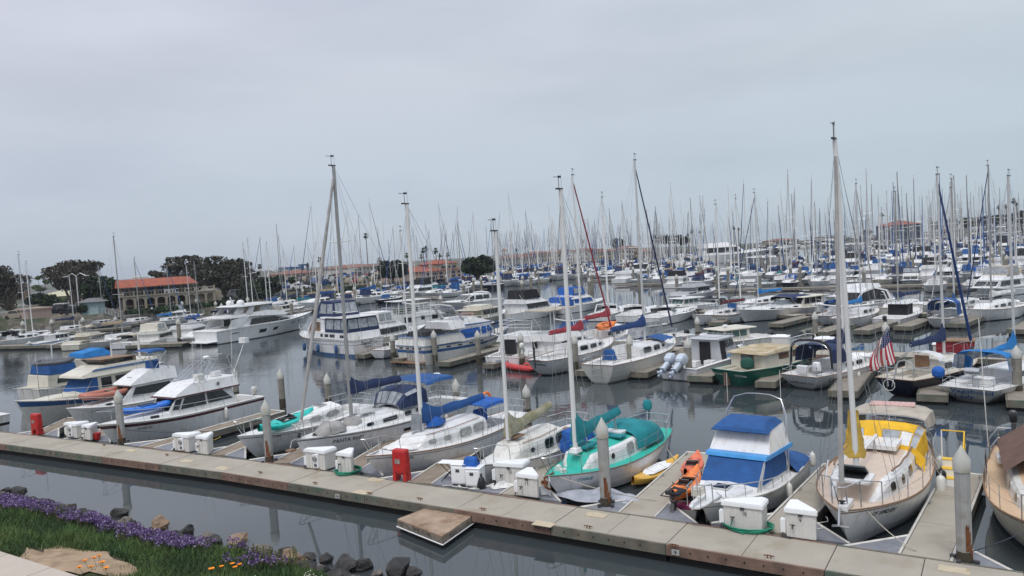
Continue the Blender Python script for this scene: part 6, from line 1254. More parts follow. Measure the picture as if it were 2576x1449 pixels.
# navy hull sloop with the big flag
b=gsail('navy blue hulled sloop with wooden companionway door and black sail cover',L=9.6,seed=18,cover=NAVYC,furl=M('deep_blue_furl',(.01,.04,.16),.85,var=.2),mH=11.6,lod=0,H=NAVYH,boomh=1.3,mt=ALU,fr=.085,mx=.1,tw=.66,boot=MAROON,trunkm=WHITE2,deck=DECKC,coll=1.8,B=3.0)
dr=b.p('door',None,.01); dr.box(-1.68,0,1.2,.05,.75,.65,TEAK); arc=b.p('hard_dodger'); arc.grid([[(x,1.05*math.cos(a),1.65+.42*math.sin(a)) for a in [math.pi*k/8 for k in range(9)]] for x in (-2.0,-1.2)],WHITE)
wl=b.p('steering_wheel'); wl.tube([(-3.6,.5*math.cos(a),1.35+.5*math.sin(a)) for a in [k*.524 for k in range(12)]],.03,STEEL,closed=True); vn=b.p('self_steering_vane'); vn.tube([(-4.9,-.3,2.0),(-5.2,-.1,.7)],.03,STEEL); vn.tube([(-4.9,.3,2.0),(-5.2,.1,.7)],.03,STEEL); vn.tube([(-5.3+.0,.3*math.cos(a),.8+.3*math.sin(a)) for a in [k*.7 for k in range(9)]],.02,WHITE2,closed=True)
b.sternat(2248,946,Vector((.80,.60,0)),1.1,scale=.93)
flag('american_flag','large American flag hanging from a staff at the stern of the navy hulled sloop',1.95,1.45,P(2234,822,3.3),.0,vertical=True,pole=[(.06,0,.06),(-1.0,.0,-2.1)])
# sloop lettered Vagabond Lady
b=gsail('white sloop with bright blue bimini and sail cover, lettered in blue on its transom',L=9.6,seed=20,cover=SKYC,furl=None,mH=13.6,lod=0,H=WHITE2,boomh=1.45,mt=ALU,mx=.12,tw=.82,boot=WHITE2,B=3.1,coll=2.3,rail=WHITE2)
b.canopy([(-1.3,1.1,2.3,1.6),(-1.9,1.25,2.85,1.6),(-2.6,1.3,3.0,1.7),(-3.1,1.28,2.95,1.9)],SKYC,clear=[(0,1),(0,2),(0,3),(0,4),(0,5),(0,6),(1,0),(1,7),(2,0),(2,7)],name='dodger',frame=False)
NB=M('name_blue',(.02,.13,.40),.5); b.tname('Vagabond',.5,.80,.15,NB,.3,off=.05); b.tname('Lady',.5,.40,-.3,NB,.3,off=.05); b.tname('CHANNEL ISLANDS',.12,.18,0,GREYSTR)
gr=b.p('grill'); gr.lathe([(0,-.35),(.2,-.33),(.24,0),(.2,.33),(0,.35)],STEEL,(-4.5,-.2,2.0),ax=(0,1,0),n=12); gr.tube([(-4.5,-.2,1.1),(-4.5,-.2,1.85)],.02,STEEL)
om=b.p('covered_motor',None,.08); om.lathe([(.1,-.3),(.28,-.2),(.3,.2),(.15,.38),(0,.42)],ROYALC,(-4.6,1.35,1.75)); lk=b.p('cockpit_locker',None,.04); lk.box(-3.8,-.4,1.05,.7,.8,.5,WHITE)
b.sternat(2430,970,Vector((.80,.60,0)),.9,scale=.93,zs=.82)
# finger docks, pilings, dock boxes of the second row
WG=M('dock_concrete_grey',(.24,.215,.18),.85,var=.12,sc=2,stain=(.17,.135,.09),stth=.58)
def mdock(a,b,w,label,**k): return finger(a,b,w,label=label,rail=WOOD,conc=WG,group='finger docks of the second row',**k)
PB=[(901,888,838),(990,899,838),(1095,906,829),(1205,907,829),(1313,917,834),(1449,925,840),(1587,930,840),(1734,942,847),(2052,852,782),(2230,888,808),(2560,992,866),(1756,847,795),(1870,600,600)]
lbs=['behind the tall mast of the lettered white sloop','left of the blue striped trawler','amidships of the blue striped trawler','near the bow of the blue striped trawler','beside the stern of the white sportfisher','between the red covered and the blue covered sloops','at the quarter of the blue covered sloop','at the stern of the twin outboard boat','standing in open water right of centre','behind the large American flag','at the right edge beside the blue bimini','right of the white centre console boat']
for (px,py,ty),lb in zip(PB[:12],lbs):
    p=P(px,py,.3); lo,hi=0,9
    for _ in range(30):
        mz=(lo+hi)/2
        if proj((p.x,p.y,mz))[1]>ty: lo=mz
        else: hi=mz
    pile(p,lo-.3,.2,'weathered piling '+lb,PILEW,0 if px>900 else 1,rust=None)
FB=[(905,893,10,1.0),(1000,903,10,.9),(1115,912,11,1.1),(1228,917,9,.9),(1465,935,10,1.1),(1603,938,10,1.3),(1760,948,11,1.4),(1925,962,9,1.0),(2120,985,10,1.3),(2345,995,9,1.2),(2575,1010,9,1.2)]
fl_=['behind the lettered white trawler','left of the blue striped trawler','alongside the blue striped trawler','left of the white sportfisher','left of the blue covered cream sloop','between the blue covered sloop and the twin outboards','between the twin outboard boat and the green hulled boat','in front of the green hulled boat','under the mast of the black canvas sloop','between the navy hulled sloop and the blue lettered sloop','at the right edge beside the blue bimini sloop']
for (px,py,L_,w_),lb in zip(FB,fl_):
    a=P(px,py,.45); mdock(a+DN*L_,a,w_,'weathered grey finger dock '+lb)
md=seg_dock('main_dock','long main dock behind the second row of boats',[(p.x,p.y) for p in [DD*-54+DN*55.2,DD*12+DN*51.5]],2.0,z=.47,group='main docks',panel=3,side=WOOD)
def far_box(p,rz,label,w=1.1,d=.7,h=.7):
    e=empty('dock_box',(p.x,p.y,.47),rz,label,'dock box','white dock boxes on the far docks'); b=MB('body'); b.box(0,0,0,w,d,h,PLAST); b.build(e); l=MB('lid'); l.box(0,0,h,w*1.1,d*1.15,.08,LIDW,tx=.95,ty=.9); l.box(0,0,h+.08,w*.8,d*.7,.08,LIDW,tx=.6,ty=.3); l.build(e)
for px,py,lb in ((1545,838,'left of the centre console boat'),(1625,845,'just behind the bow of the blue covered sloop'),(1785,865,'just left of the pilothouse boat'),(1965,872,'between pilothouse boat and green boat, low one'),(2075,878,'behind the black bimini of the VENTURA CA sloop'),(2375,895,'next to the red covered dinghy'),(2163,925,'with a round vent on the finger dock by the big flag')):
    far_box(P(px,py,.47),rzd,'white dock box '+lb)
# upturned dinghy with red cover
e=empty('covered_dinghy',P(2405,905,.47),rzd,'dinghy standing under a dark red cover with a brown bottom, behind the navy hulled sloop','dinghy'); q=MB('cover',bevel=.03); q.box(.0,0,0,1.9,1.2,1.1,MARC if 0 else M('dark_red_cover',(.26,.02,.03),.8,var=.1,bump=.2)); q.build(e); q=MB('bottom'); q.box(0,0,1.1,2.0,1.3,.08,TEAK); q.build(e)
# boats on the far side of that dock
b=gmotor('cc','white centre console boat with clear windscreen tower and a black outboard, bow to the dock',L=8.0,seed=30,canv=BLACK)
ec=b.p('clear_enclosure'); 
for sd in (-1,1): ec.add([(-.9,sd*.95,1.1),(1.2,sd*.85,1.2),(.9,sd*.85,2.5),(-.9,sd*.95,2.5)],[(0,1,2,3)],VINYL)
ec.add([(1.2,-.85,1.2),(1.2,.85,1.2),(.9,.85,2.5),(.9,-.85,2.5)],[(0,1,2,3)],VINYL); b.name('WHALER',.2,-3.0,.7,1,RED)
b.sternat(1722,835,Vector((-.86,-.5,0)),1.0)
b=gmotor('pilot','cream pilothouse boat with three big side windows and a black cursive name, grey covered outboard',L=8.2,seed=31,H=WHITE2,house=CREAM,glass=GLASSG,canv=DGREY); b.name('Calico',.42,.55,.62,1,BLACK,.2,off=.05); b.name('Parker',.2,-3.3,.75,1,BLACK,.3); b.sternat(1932,838,Vector((-.90,-.43,0)),1.0)
b=gsail('white sloop with a bright blue companionway cover, bow right, beyond the pilothouse boat',L=9.0,seed=32,cover=None,mH=12,stripe=GREYSTR); cb=b.p('companionway_cover'); cb.box(-1.6,0,1.1,.08,.9,.75,BLUEC); b.sternat(1812,792,Vector((.62,.78,0)),1.0)
b=gmotor('cc','white open boat with large black outboard and black bimini beyond the centre console boat',L=7.0,seed=33,canv=BLACK,bim=BLACKC); b.canopy([(-.2,1.1,2.8,2.5),(-1.2,1.15,2.9,2.6),(-2.2,1.1,2.8,2.5)],BLACKC,name='bimini'); b.sternat(1775,798,DN,.9)
b=gmotor('pilot','white pilothouse fisherman with rod holders, bow left, among the third row',L=8.5,seed=34,glass=GLASSG); b.sternat(1790,758,Vector((-.86,-.5,0)),1.1)
b=gmotor('express','white express cruiser with pointed bow to the right, behind the centre console boat',L=9.0,seed=35); b.sternat(1628,796,Vector((.72,.69,0)),1.1)
b=gmotor('express','white express cruiser with twin headrests, stern out, left of the pointed express cruiser',L=8.5,seed=36,arch=True); b.sternat(1575,792,DN,1.0)
b=gmotor('express','white express cruiser half hidden behind the blue boom cover of the cream sloop',L=8.8,seed=37,arch=False); b.sternat(1505,790,DN,1.0)
b=gmotor('sport','large white sportfisher whose bridge and aft deck are wrapped in royal blue canvas',L=12.0,seed=38,enc=ROYALC,canv=ROYALC,glass=ROYALC,boot=BOOT)
b.block('aft_curtain',[(-5.2,1.4),(-5.0,2.9),(-3.4,2.9),(-3.4,1.4)],1.9,1.8,ROYALC); b.sternat(1392,772,Vector((.74,.67,0)),1.1,scale=.82)
b=gmotor('sport','long white sportfisher with a black canvas bridge enclosure and black windows',L=14.0,seed=39,enc=BLACKC,boot=BLACK,stripe=None,canv=BLACKC); b.block('bridge_line',[(-4.4,2.85),(-4.4,2.95),(1.2,2.9),(1.4,2.85)],2.1,2.05,BLACK,bevel=0); b.sternat(1262,790,Vector((.72,.69,0)),1.1,scale=.78)
b=gmotor('trawler','white houseboat style trawler with an open railed upper deck and green chairs',L=13.0,seed=40,enc=None,bim=None); zt=b.zs(0)+1.75
b.block('deckhouse',[(-5.8,1.6),(-5.8,3.4),(1.5,3.4),(1.9,1.6)],2.0,1.95,WHITE,wins=[[(-4.6,2.1),(-4.1,2.1),(-4.1,3.0),(-4.6,3.0)],[(-4.0,2.1),(-3.5,2.1),(-3.5,3.0),(-4.0,3.0)],[(-1.9,2.3),(-1.3,2.3),(-1.3,3.0),(-1.9,3.0)],[(-.1,2.2),(.9,2.2),(.9,3.0),(-.1,3.0)]]); up=b.p('upper_rail')
for hz in (.35,.7,1.05): up.tube([(1.4,-1.9,3.45+hz),(-5.7,-1.9,3.45+hz),(-5.7,1.9,3.45+hz),(1.4,1.9,3.45+hz)],.03,WHITE,n=4)
for k in range(7):
    for sd in (-1,1): up.tube([(-5.7+1.15*k,sd*1.9,3.4),(-5.7+1.15*k,sd*1.9,4.55)],.03,WHITE,n=4)
for x in (-3.9,-2.6,-1.3): c_=b.p('chair'); c_.box(x,.6,3.45,.9,.9,.8,GREENCH)
ht=b.p('upper_hardtop'); ht.box(-2.6,0,5.5,5.5,3.4,.08,WHITE); 
for x in (-5.2,0): 
    for sd in (-1,1): ht.tube([(x,sd*1.6,3.4),(x+.2,sd*1.55,5.5)],.05,WHITE,n=5)
b.sternat(968,822,Vector((.76,.65,0)),1.3,scale=.78)
b=gmotor('trawler','weathered wooden pilothouse boat moored beyond the bow of the blue striped trawler',L=10,seed=41,H=M('hull_weathered',(.42,.41,.38),.6,var=.1),house=CREAM); b.sternat(1150,806,DN,1.2)
b=gmotor('express','white pilothouse motor yacht with large slanted dark windows across the inner channel',L=12,seed=42,stripe=None,fbk=1.1); b.block('cabin',[(-3.6,1.4),(-3.4,2.7),(-.2,2.7),(1.9,1.6),(2.0,1.4)],1.75,1.4,WHITE,narrow=.15,wins=[[(-3.0,1.8),(-2.0,1.8),(-2.0,2.5),(-3.0,2.5)],[(-1.8,1.8),(-.4,1.8),(-.6,2.5),(-1.8,2.5)],[(-.2,1.8),(1.3,1.8),(.1,2.45),(-.3,2.5)]],fwin=[(2,3,.1,.9)]); b.sternat(1250,752,Vector((-.72,-.69,0)),1.3)
# third row, right half
b=gmotor('express','white express cruiser with a tall black windscreen canopy',L=10.5,seed=50,stripe=None,fbk=1.15); b.block('canopy',[(-4.0,1.5),(-3.5,2.7),(-1.6,3.2),(.2,2.8),(1.6,1.6)],1.5,1.1,WHITE,narrow=.1,wins=[(BLACKC,[(-3.4,1.7),(1.2,1.7),(.2,2.65),(-1.6,3.0),(-3.2,2.6)])],fwin=[(3,1,.1,.9,BLACKC)]); b.sternat(2232,756,Vector((-.86,-.5,0)),1.2)
b=gmotor('cc','white open fishing boat with a black curtained console, stern out',L=7.6,seed=51,enc=BLACKC); b.sternat(2228,800,Vector((.72,.69,0)),.9)
b=gsail('small white sloop with royal blue cockpit tent and blue sail cover on the third row',L=8.0,seed=52,cover=BLUEC,dodger=BLUEC,mH=11.2,coll=2.2,tw=.75); b.canopy([(-1.4,1.0,2.1,1.3),(-2.0,1.15,2.35,1.1),(-3.0,1.1,2.3,1.0)],BLUEC,name='cockpit_tent'); b.sternat(2360,800,Vector((.70,.71,0)),.9)
for j,(px,py,hd,lb,cv,dg) in enumerate(((2338,757,(-.86,-.5),'with cream deck, bow left, beyond the black curtained open boat',NAVYC,None),(2480,755,(-.86,-.5),'long cream one, bow left, behind the blue tent sloop',BLACKC,None),(2576,760,(-.86,-.5),'at the right edge beyond the third row finger docks',WHITEC,None),(2070,792,(.7,.71),'with a blue dodger, left of the black canopy express cruiser',BLUEC,BLUEC),(2110,800,(.7,.71),'with mast beside the two tall white masts',SKYC,None),(1990,750,(-.86,-.5),'with sky blue sail cover above the third row dock',SKYC,None),(1900,775,(-.86,-.5),'with a maroon sail cover left of the two blue tents',MARC,None))):
    b=gsail('white sloop '+lb,L=8.6+.3*(j%3),seed=60+j,cover=cv,dodger=dg,mH=11.5+j%3*.7,furl=[None,GREYC,NAVYC][j%3]); b.sternat(px,py,Vector((hd[0],hd[1],0)),1.0)
for j,(px,py,st,hd,lb,kw) in enumerate(((2210,735,'sport',(-.86,-.5),'flybridge boat behind the black canopy express',dict()),(2100,760,'pilot',(-.86,-.5),'cream pilothouse boat left of the black canopy express',dict(house=CREAM)),(2040,765,'express',(-.86,-.5),'white express cruiser under navy enclosure',dict(enc=NAVYC)),(1705,742,'trawler',(.72,.69),'grey cabin boat with a dark blue awning',dict(H=GREYW,bim=NAVYC)),(2560,715,'sport',(-.86,-.5),'cream canopied sportfisher near the right edge',dict(enc=GREIGE)))):
    b=gmotor(st,lb,L=9.5+j%3*.6,seed=70+j,**kw); b.sternat(px,py,Vector((hd[0],hd[1],0)),1.1)
FC=[(2405,815,8),(2270,822,6),(2165,832,7),(2060,836,6),(1950,815,8),(2560,830,8),(1690,800,9),(1800,812,6)]
for j,(px,py,L_) in enumerate(FC):
    a=P(px,py,.45); hh_=Vector((.70,.71,0)) if px>1900 else DN; finger(a+hh_*L_,a,1.3,label='finger dock on the third row, '+['in front of the blue tent sloop','at the black curtained open boat','beside the small white transom','under the tall white mast','below the pilothouse boats','at the right edge','behind the centre console boat','under the white sloop with blue companionway'][j],group='finger docks of the third row',rail=WOOD,conc=WG)
a1=P(1560,770,.45); a2=P(2030,790,.45); a3=P(2330,785,.45); a4=P(2640,770,.45)
seg_dock('main_dock','main dock of the third row',[(a.x,a.y) for a in (a1,a2,a3,a4)],2.0,z=.47,group='main docks',panel=3)
for px,py,lb in ((2165,772,'left of the black curtained boat'),(2205,768,'beside the express cruiser with black canopy'),(2235,762,'next right of the express cruiser'),(2305,775,'right of the black curtained boat'),(2445,765,'on the far dock right of the blue tent sloop'),(2545,770,'near the right edge on the third row dock'),(2060,775,'on the third row dock left of the tall masts'),(1945,778,'on the third row dock behind the pilothouse boat')): far_box(P(px,py+8,.47),rzd,'white dock box '+lb)
# ------------------------------------------------------------------ land
def npmesh(name,V,F,mats,mi=None,parent=None):
    """V (n,3), F (m,k) numpy arrays"""
    me=bpy.data.meshes.new(name); m,k=F.shape
    me.vertices.add(len(V)); me.vertices.foreach_set('co',V.astype(np.float32).ravel())
    me.loops.add(m*k); me.loops.foreach_set('vertex_index',F.astype(np.int32).ravel())
    me.polygons.add(m); me.polygons.foreach_set('loop_start',np.arange(0,m*k,k,dtype=np.int32))
    for mt in mats: me.materials.append(mt)
    if mi is not None: me.polygons.foreach_set('material_index',mi.astype(np.int32))
    me.update(); me.validate()
    o=bpy.data.objects.new(name,me); COL.objects.link(o)
    if parent is not None: o.parent=parent
    return o
rng=np.random.default_rng(7)
SH=[(-900,930,900),(-100,842,900),(0,838,900),(120,824,900),(330,808,900),(450,799,900),(600,777,900),(700,764,900),(800,750,900),(900,735,900),(1000,723,900),(1100,713,900),(1228,698,900),(1244,668,900),(1400,660,900),(1500,657,700),(1640,651,500),(1770,645,330),(1790,634,300),(1900,628,170),(2000,621,150),(2150,608,160),(2300,598,200),(2450,589,300),(2650,578,400),(3100,556,500)]
LANDM=bpy.data.materials.new('land_ground'); LANDM.use_nodes=True; t=LANDM.node_tree; b=t.nodes['Principled BSDF']; b.inputs['Roughness'].default_value=.95
co=nd(t,'ShaderNodeTexCoord'); n=nd(t,'ShaderNodeTexNoise'); n.inputs['Scale'].default_value=.035; n.inputs['Detail'].default_value=6; t.links.new(co.outputs['Object'],n.inputs['Vector'])
r=nd(t,'ShaderNodeValToRGB'); r.color_ramp.elements[0].position=.42; r.color_ramp.elements[0].color=(.035,.055,.022,1); r.color_ramp.elements[1].position=.52; r.color_ramp.elements[1].color=(.13,.125,.12,1); e=r.color_ramp.elements.new(.66); e.color=(.19,.165,.13,1)
t.links.new(n.outputs[0],r.inputs[0]); t.links.new(r.outputs[0],b.inputs['Base Color'])
ROCKB=M('revetment_rock',(.11,.095,.075),.95,var=.55,sc=.9,bump=3,bsc=1.2,stain=(.035,.05,.02),stth=.5,stsc=.25)
pts=[]
for i in range(len(SH)-1):
    a,c=SH[i],SH[i+1]; k=6
    for j in range(k): u=j/k; pts.append((lerp(a[0],c[0],u),lerp(a[1],c[1],u),lerp(a[2],c[2],u)))
pts.append(SH[-1])
rows=[];slope=[]
rn=random.Random(4)
for x,y,dp in pts:
    p=P(x,y,0); d=Vector((p.x,p.y,0)).normalized(); j=rn.uniform(-.8,.8)*min(1,p.length/120)
    w_=6 if p.length<320 else 10
    slope.append([(p+d*(o+j*(.5 if o>0 else 1))+Vector((0,0,z+rn.uniform(-.2,.2)*(0<z<2.4)))) for o,z in ((-3,-.8),(0,.0),(w_*.3,.9),(w_*.65,1.7),(w_,2.35))])
    rows.append([p+d*o+Vector((0,0,2.4)) for o in (w_-.3,w_+8,w_+40,w_+110,max(w_+130,dp))])
q=MB('rocky_bank'); q.grid(slope,ROCKB,flip=True); o=q.build(smooth=True); o['kind']='structure'
q=MB('land'); q.grid(rows,LANDM,flip=True); o=q.build(); o['kind']='structure'
# foliage
def leafmat(name,c,var=.45): return M(name,c,.8,var=var,sc=.8)
EUC=leafmat('eucalyptus_leaf',(.040,.045,.030)); EUC2=leafmat('eucalyptus_leaf_light',(.085,.075,.055)); EUC3=leafmat('eucalyptus_leaf_brown',(.062,.048,.036)); DARKG=leafmat('cypress_leaf',(.016,.026,.016)); MIDG=leafmat('shrub_leaf',(.035,.07,.025)); LITG=leafmat('shrub_leaf_light',(.07,.11,.04)); BARK=M('bark',(.10,.08,.065),.95,var=.3,sc=2,bump=.4,bsc=8)
def leaves(name,blobs,mats,parent,n=2200,size=.35,seed=1,flat=.5):
    if size<.5: n=int(n*2.4); size*=.62
    g=np.random.default_rng(seed); tot=sum(b[3]*b[4]*b[5] for b in blobs)**1; V=[];mi=[]
    for b in blobs:
        k=max(60,int(n*(b[3]*b[4]*b[5])/tot)); u=g.normal(size=(k,3)); u/=np.linalg.norm(u,axis=1)[:,None]; rad=g.uniform(.35,1.08,k)**.6
        c=u*rad[:,None]*np.array([b[3],b[4],b[5]])+np.array(b[:3]); c+= .12*np.sin(c*3.1+seed)*np.array([b[3],b[4],b[5]])
        # drop leaves in a few random holes so that the sky shows through
        for h in range(4):
            hc=g.normal(size=3)*np.array([b[3],b[4],b[5]])*.7+np.array(b[:3]); hr=.42*min(b[3],b[5])
            c=c[np.linalg.norm((c-hc)*np.array([1,.6,1]),axis=1)>hr]
        k=len(c); s=size*g.uniform(.5,1.4,k)[:,None]; a=g.normal(size=(k,3)); a/=np.linalg.norm(a,axis=1)[:,None]; bb=np.cross(a,g.normal(size=(k,3))); bb/=np.linalg.norm(bb,axis=1)[:,None]
        q=np.stack([c-a*s-bb*s*flat,c+a*s*.6-bb*s*flat,c+a*s+bb*s*flat,c-a*s*.7+bb*s*flat],1).reshape(-1,3); V.append(q); w=g.random(k)*.5+.5*(np.sin(c[:,0]*1.3+c[:,2]*2.1+seed)*.5+.5); mi.append(np.clip((w*len(mats)).astype(int),0,len(mats)-1))
    V=np.concatenate(V); mi=np.concatenate(mi); return npmesh(name,V,np.arange(len(V)).reshape(-1,4),mats,mi,parent)
def tree(label,px,py,blobs,mats,name='eucalyptus_tree',z=2.4,n=2600,size=.35,trunk=.35,seed=1,group=None,cat='tree',trunks=1,dy=0):
    """px,py base of the trunk; blobs (px,py,rx,ry) of the picture at the distance of the trunk"""
    p=P(px,py,z); D=(p-CAM).dot(_F); e=empty(name,p,0,label,cat,group); m_=D/FPX; bl=[]; rr=random.Random(seed)
    for bx,by,rx,ry in blobs:
        dirv=_F*FPX+_R*(bx-W0/2)-_U*(by-H0/2); q=CAM+dirv*(D/FPX)+_F*rr.uniform(-.5,.5)*rx*m_-p; bl.append((q.x,q.y,q.z,rx*m_,max(1.2,.9*rx*m_),ry*m_))
    leaves('crown',bl,mats,e,n,size,seed)
    if trunk:
        t_=MB('trunk')
        for k in range(trunks):
            o=Vector(((k-(trunks-1)/2)*1.2,0,0))
            for bq in bl:
                if (bl.index(bq)%trunks)!=k: continue
                c=Vector(bq[:3]); mid=Vector((o.x*1.2+c.x*.25,c.y*.2,c.z*.45)); t_.tube([o,mid,c.lerp(mid,.35)+Vector((0,0,-.2)),c+Vector((0,0,bq[5]*.3))],[trunk,trunk*.6,trunk*.35,trunk*.12],BARK,n=6)
        t_.build(e)
    return e
EM=[EUC,EUC2,EUC3,EUC]
tree('large windswept eucalyptus at the far left behind the pale boathouse',28,790,[(8,695,30,24),(24,730,26,26),(-15,720,40,40),(48,700,14,10),(66,702,12,9),(20,765,20,14)],EM,n=2600,seed=1)
tree('broad grey brown eucalyptus standing over the cream building',190,768,[(170,672,42,18),(215,668,34,14),(140,690,26,18),(190,695,48,24),(225,690,22,18),(160,715,30,16),(205,722,34,12),(128,683,14,10)],EM,n=4200,seed=2,trunks=2,trunk=.4)
tree('tall black green cypress mass left of the clubhouse',262,782,[(240,728,30,28),(268,722,26,24),(290,735,18,30),(262,755,36,22),(228,750,18,18)],[DARKG,DARKG,MIDG,DARKG],'cypress_tree',n=4200,seed=3,trunk=.3,size=.4)
tree('small thin tree against the sky between the two big eucalyptus trees',104,764,[(97,699,7,5),(119,709,9,6),(92,722,10,5),(105,728,14,5)],[LITG,EUC2],n=500,seed=4,trunk=.12,size=.28)
tree('round green shrub in front of the cream building',112,782,[(95,752,22,12),(120,757,24,14),(145,762,18,12),(75,757,14,10)],[MIDG,DARKG,LITG,DARKG],'shrub',n=2600,seed=5,trunk=.15,cat='shrub')
tree('low bush beside the gatehouse on the shore',212,792,[(212,776,12,11)],[MIDG,DARKG],'shrub',n=700,seed=6,trunk=.1,cat='shrub')
tree('large dark spreading eucalyptus right behind the red tiled clubhouse',470,749,[(440,668,28,22),(480,658,34,16),(462,690,44,26),(510,690,38,28),(500,665,26,14),(430,685,18,18),(480,715,48,18)],EM,n=4600,seed=7,trunks=2,trunk=.45)
tree('second large eucalyptus with open crown right of the clubhouse roof',575,748,[(545,662,30,16),(590,668,34,18),(565,690,40,26),(620,690,26,22),(600,715,44,20),(548,712,24,16),(640,700,14,12)],EM+[DARKG],n=4600,seed=8,trunks=2,trunk=.4)
tree('low wind bent tree left of the big eucalyptus clump',398,760,[(385,688,10,7),(400,692,14,7),(412,700,10,5)],EM,n=500,seed=9,trunk=.14,size=.28)
tree('dark green hedge tree mass beside the parking lot entrance',662,752,[(640,722,28,16),(672,715,26,16),(690,722,16,16),(655,738,34,12),(612,735,20,14)],[DARKG,DARKG,MIDG],'pine_tree',n=3400,seed=10,trunk=.25)
tree('very dark clipped round tree group left of the orange roofed house',988,712,[(970,674,20,14),(1000,672,22,14),(985,686,34,10)],[DARKG],'round_tree',n=3000,seed=11,trunk=.3,size=.5)
tree('dark tree group right of the orange roofed house',1200,704,[(1185,665,18,14),(1215,662,22,14),(1236,668,12,12),(1200,676,34,10)],[DARKG,DARKG,MIDG],'round_tree',n=2800,seed=12,trunk=.3,size=.6)
tree('clump of dark shrubs left of the blue gate frame',722,735,[(705,700,14,9),(735,704,12,8)],[DARKG,MIDG],'shrub',n=800,seed=13,trunk=.12,cat='shrub')
for i,(px,py,bl_,lb) in enumerate(((1554,650,[(1554,611,14,6)],'flat topped pine above the far townhouses'),(1700,640,[(1672,604,18,6),(1705,602,20,7),(1722,606,12,6)],'line of dark trees left of the big moored motor yacht'),(2190,596,[(2183,584,10,4)],'low round tree left of the red roofed waterfront building'),(2420,590,[(2398,562,14,9),(2440,560,18,9)],'dark trees right of the red roofed waterfront building'),(2500,588,[(2480,556,22,11),(2520,552,18,10)],'dark wood near the right edge behind the masts'),(2572,585,[(2560,548,24,10)],'trees at the right edge behind the masts'),(2352,592,[(2352,568,9,6)],'small pine just right of the red roofed waterfront building'))):
    tree(lb,px,py,bl_,[DARKG,EUC],'pine_tree',n=700,seed=20+i,trunk=.5,size=1.2)
# hedges
for i,(px,py,bl_,lb) in enumerate(((380,790,[(340,784,24,7),(385,780,28,7),(425,776,26,7)],'low dark hedge below the clubhouse loggia'),(560,772,[(500,768,30,6),(560,762,30,6),(610,756,24,6)],'hedge on the bank right of the clubhouse'),(60,800,[(30,800,30,5),(90,797,30,5)],'scrub on the bank below the pale boathouse'),(800,742,[(760,745,34,6),(830,735,34,6),(890,725,30,6)],'green slope planting below the parking lot'))):
    tree(lb,px,py,bl_,[DARKG,MIDG],'hedge',n=1800,seed=40+i,trunk=0,size=.3,cat='hedge',z=1.6)
# palms
PALM=leafmat('palm_frond',(.03,.05,.025)); PTR=M('palm_trunk',(.16,.13,.10),.95,var=.3)
def palm(px,pb,pt,label,z=2.4,k=1.0):
    """base picture point (px,pb); crown centre at row pt"""
    p=P(px,pb,z); D=(p-CAM).dot(_F); h=(pb-pt)*D/FPX; e=empty('palm_tree',p,0,label,'palm tree','fan palms along the harbour'); t_=MB('trunk'); m_=max(.12,min(.3,D/1400)); t_.tube([(0,0,0),(.0,0,h*.5),(0,0,h)],m_,PTR,n=5,r1=m_*.7); t_.build(e)
    c=MB('crown'); g=random.Random(int(px*7+pb)); R=max(1.3,7.5*D/FPX)*k
    for i in range(34):
        a=g.uniform(0,6.28); el=g.uniform(-1.1,1.2); d=Vector((math.cos(a)*math.cos(el),math.sin(a)*math.cos(el),math.sin(el))); s=Vector((-math.sin(a),math.cos(a),0))*R*.22; A=Vector((0,0,h)); B=A+d*R*g.uniform(.75,1.05)-Vector((0,0,R*.22)); Mi=A.lerp(B,.6)+Vector((0,0,R*.1))
        c.add([A,Mi-s,B-s*.6,B+s*.6,Mi+s],[(0,1,2,3,4)],PALM)
    c.build(e); return e
PL_=[(927,688,592,'tallest palm, standing alone above the parking lot',1.15),(807,700,652,'palm with a full head left of the tall mast',1),(815,700,647,'palm just right of the one left of the tall mast',.8),(776,702,665,'short palm beside the blue gate frame',.8),(657,720,669,'palm above the dark hedge trees',.8),(957,694,653,'palm behind the round dark trees',.9),(1068,690,629,'left palm of the group above the orange roofed house',.9),(1076,690,624,'middle palm of the group above the orange roofed house',.9),(1100,690,629,'right palm of the group above the orange roofed house',.9),(1109,690,641,'smaller palm right of the group above the orange roofed house',.7),(1027,694,641,'palm left of the orange roofed house',.8),(1063,692,644,'lower palm beside the orange roofed house',.7),(1129,690,640,'palm over the right wing of the orange roofed house',.8),(1300,668,628,'palm in front of the far townhouses',.7),(1468,655,606,'palm above the far townhouses',.8),(1650,645,593,'palm in the pair left of the channel',.7),(1664,645,593,'right palm in the pair left of the channel',.7),(1743,640,581,'palm left of the big moored motor yacht',.8),(1764,640,584,'palm above the big moored motor yacht',.8),(1733,640,590,'low palm beside the taller one above the motor yacht',.6),(1848,628,574,'left one of two palms above the channel',.8),(1860,628,576,'right one of two palms above the channel',.8),(2221,600,540,'palm left of the red roofed waterfront building',.9),(2514,585,520,'palm near the right edge, left of the cluster',.9),(2533,585,518,'palm in the right edge cluster, second from left',.9),(2552,585,504,'tall palm in the right edge cluster',1.1),(2560,585,512,'palm at the right of the edge cluster',1)]
for px,pb,pt,lb,k in PL_: palm(px,pb,pt,lb,k=k)
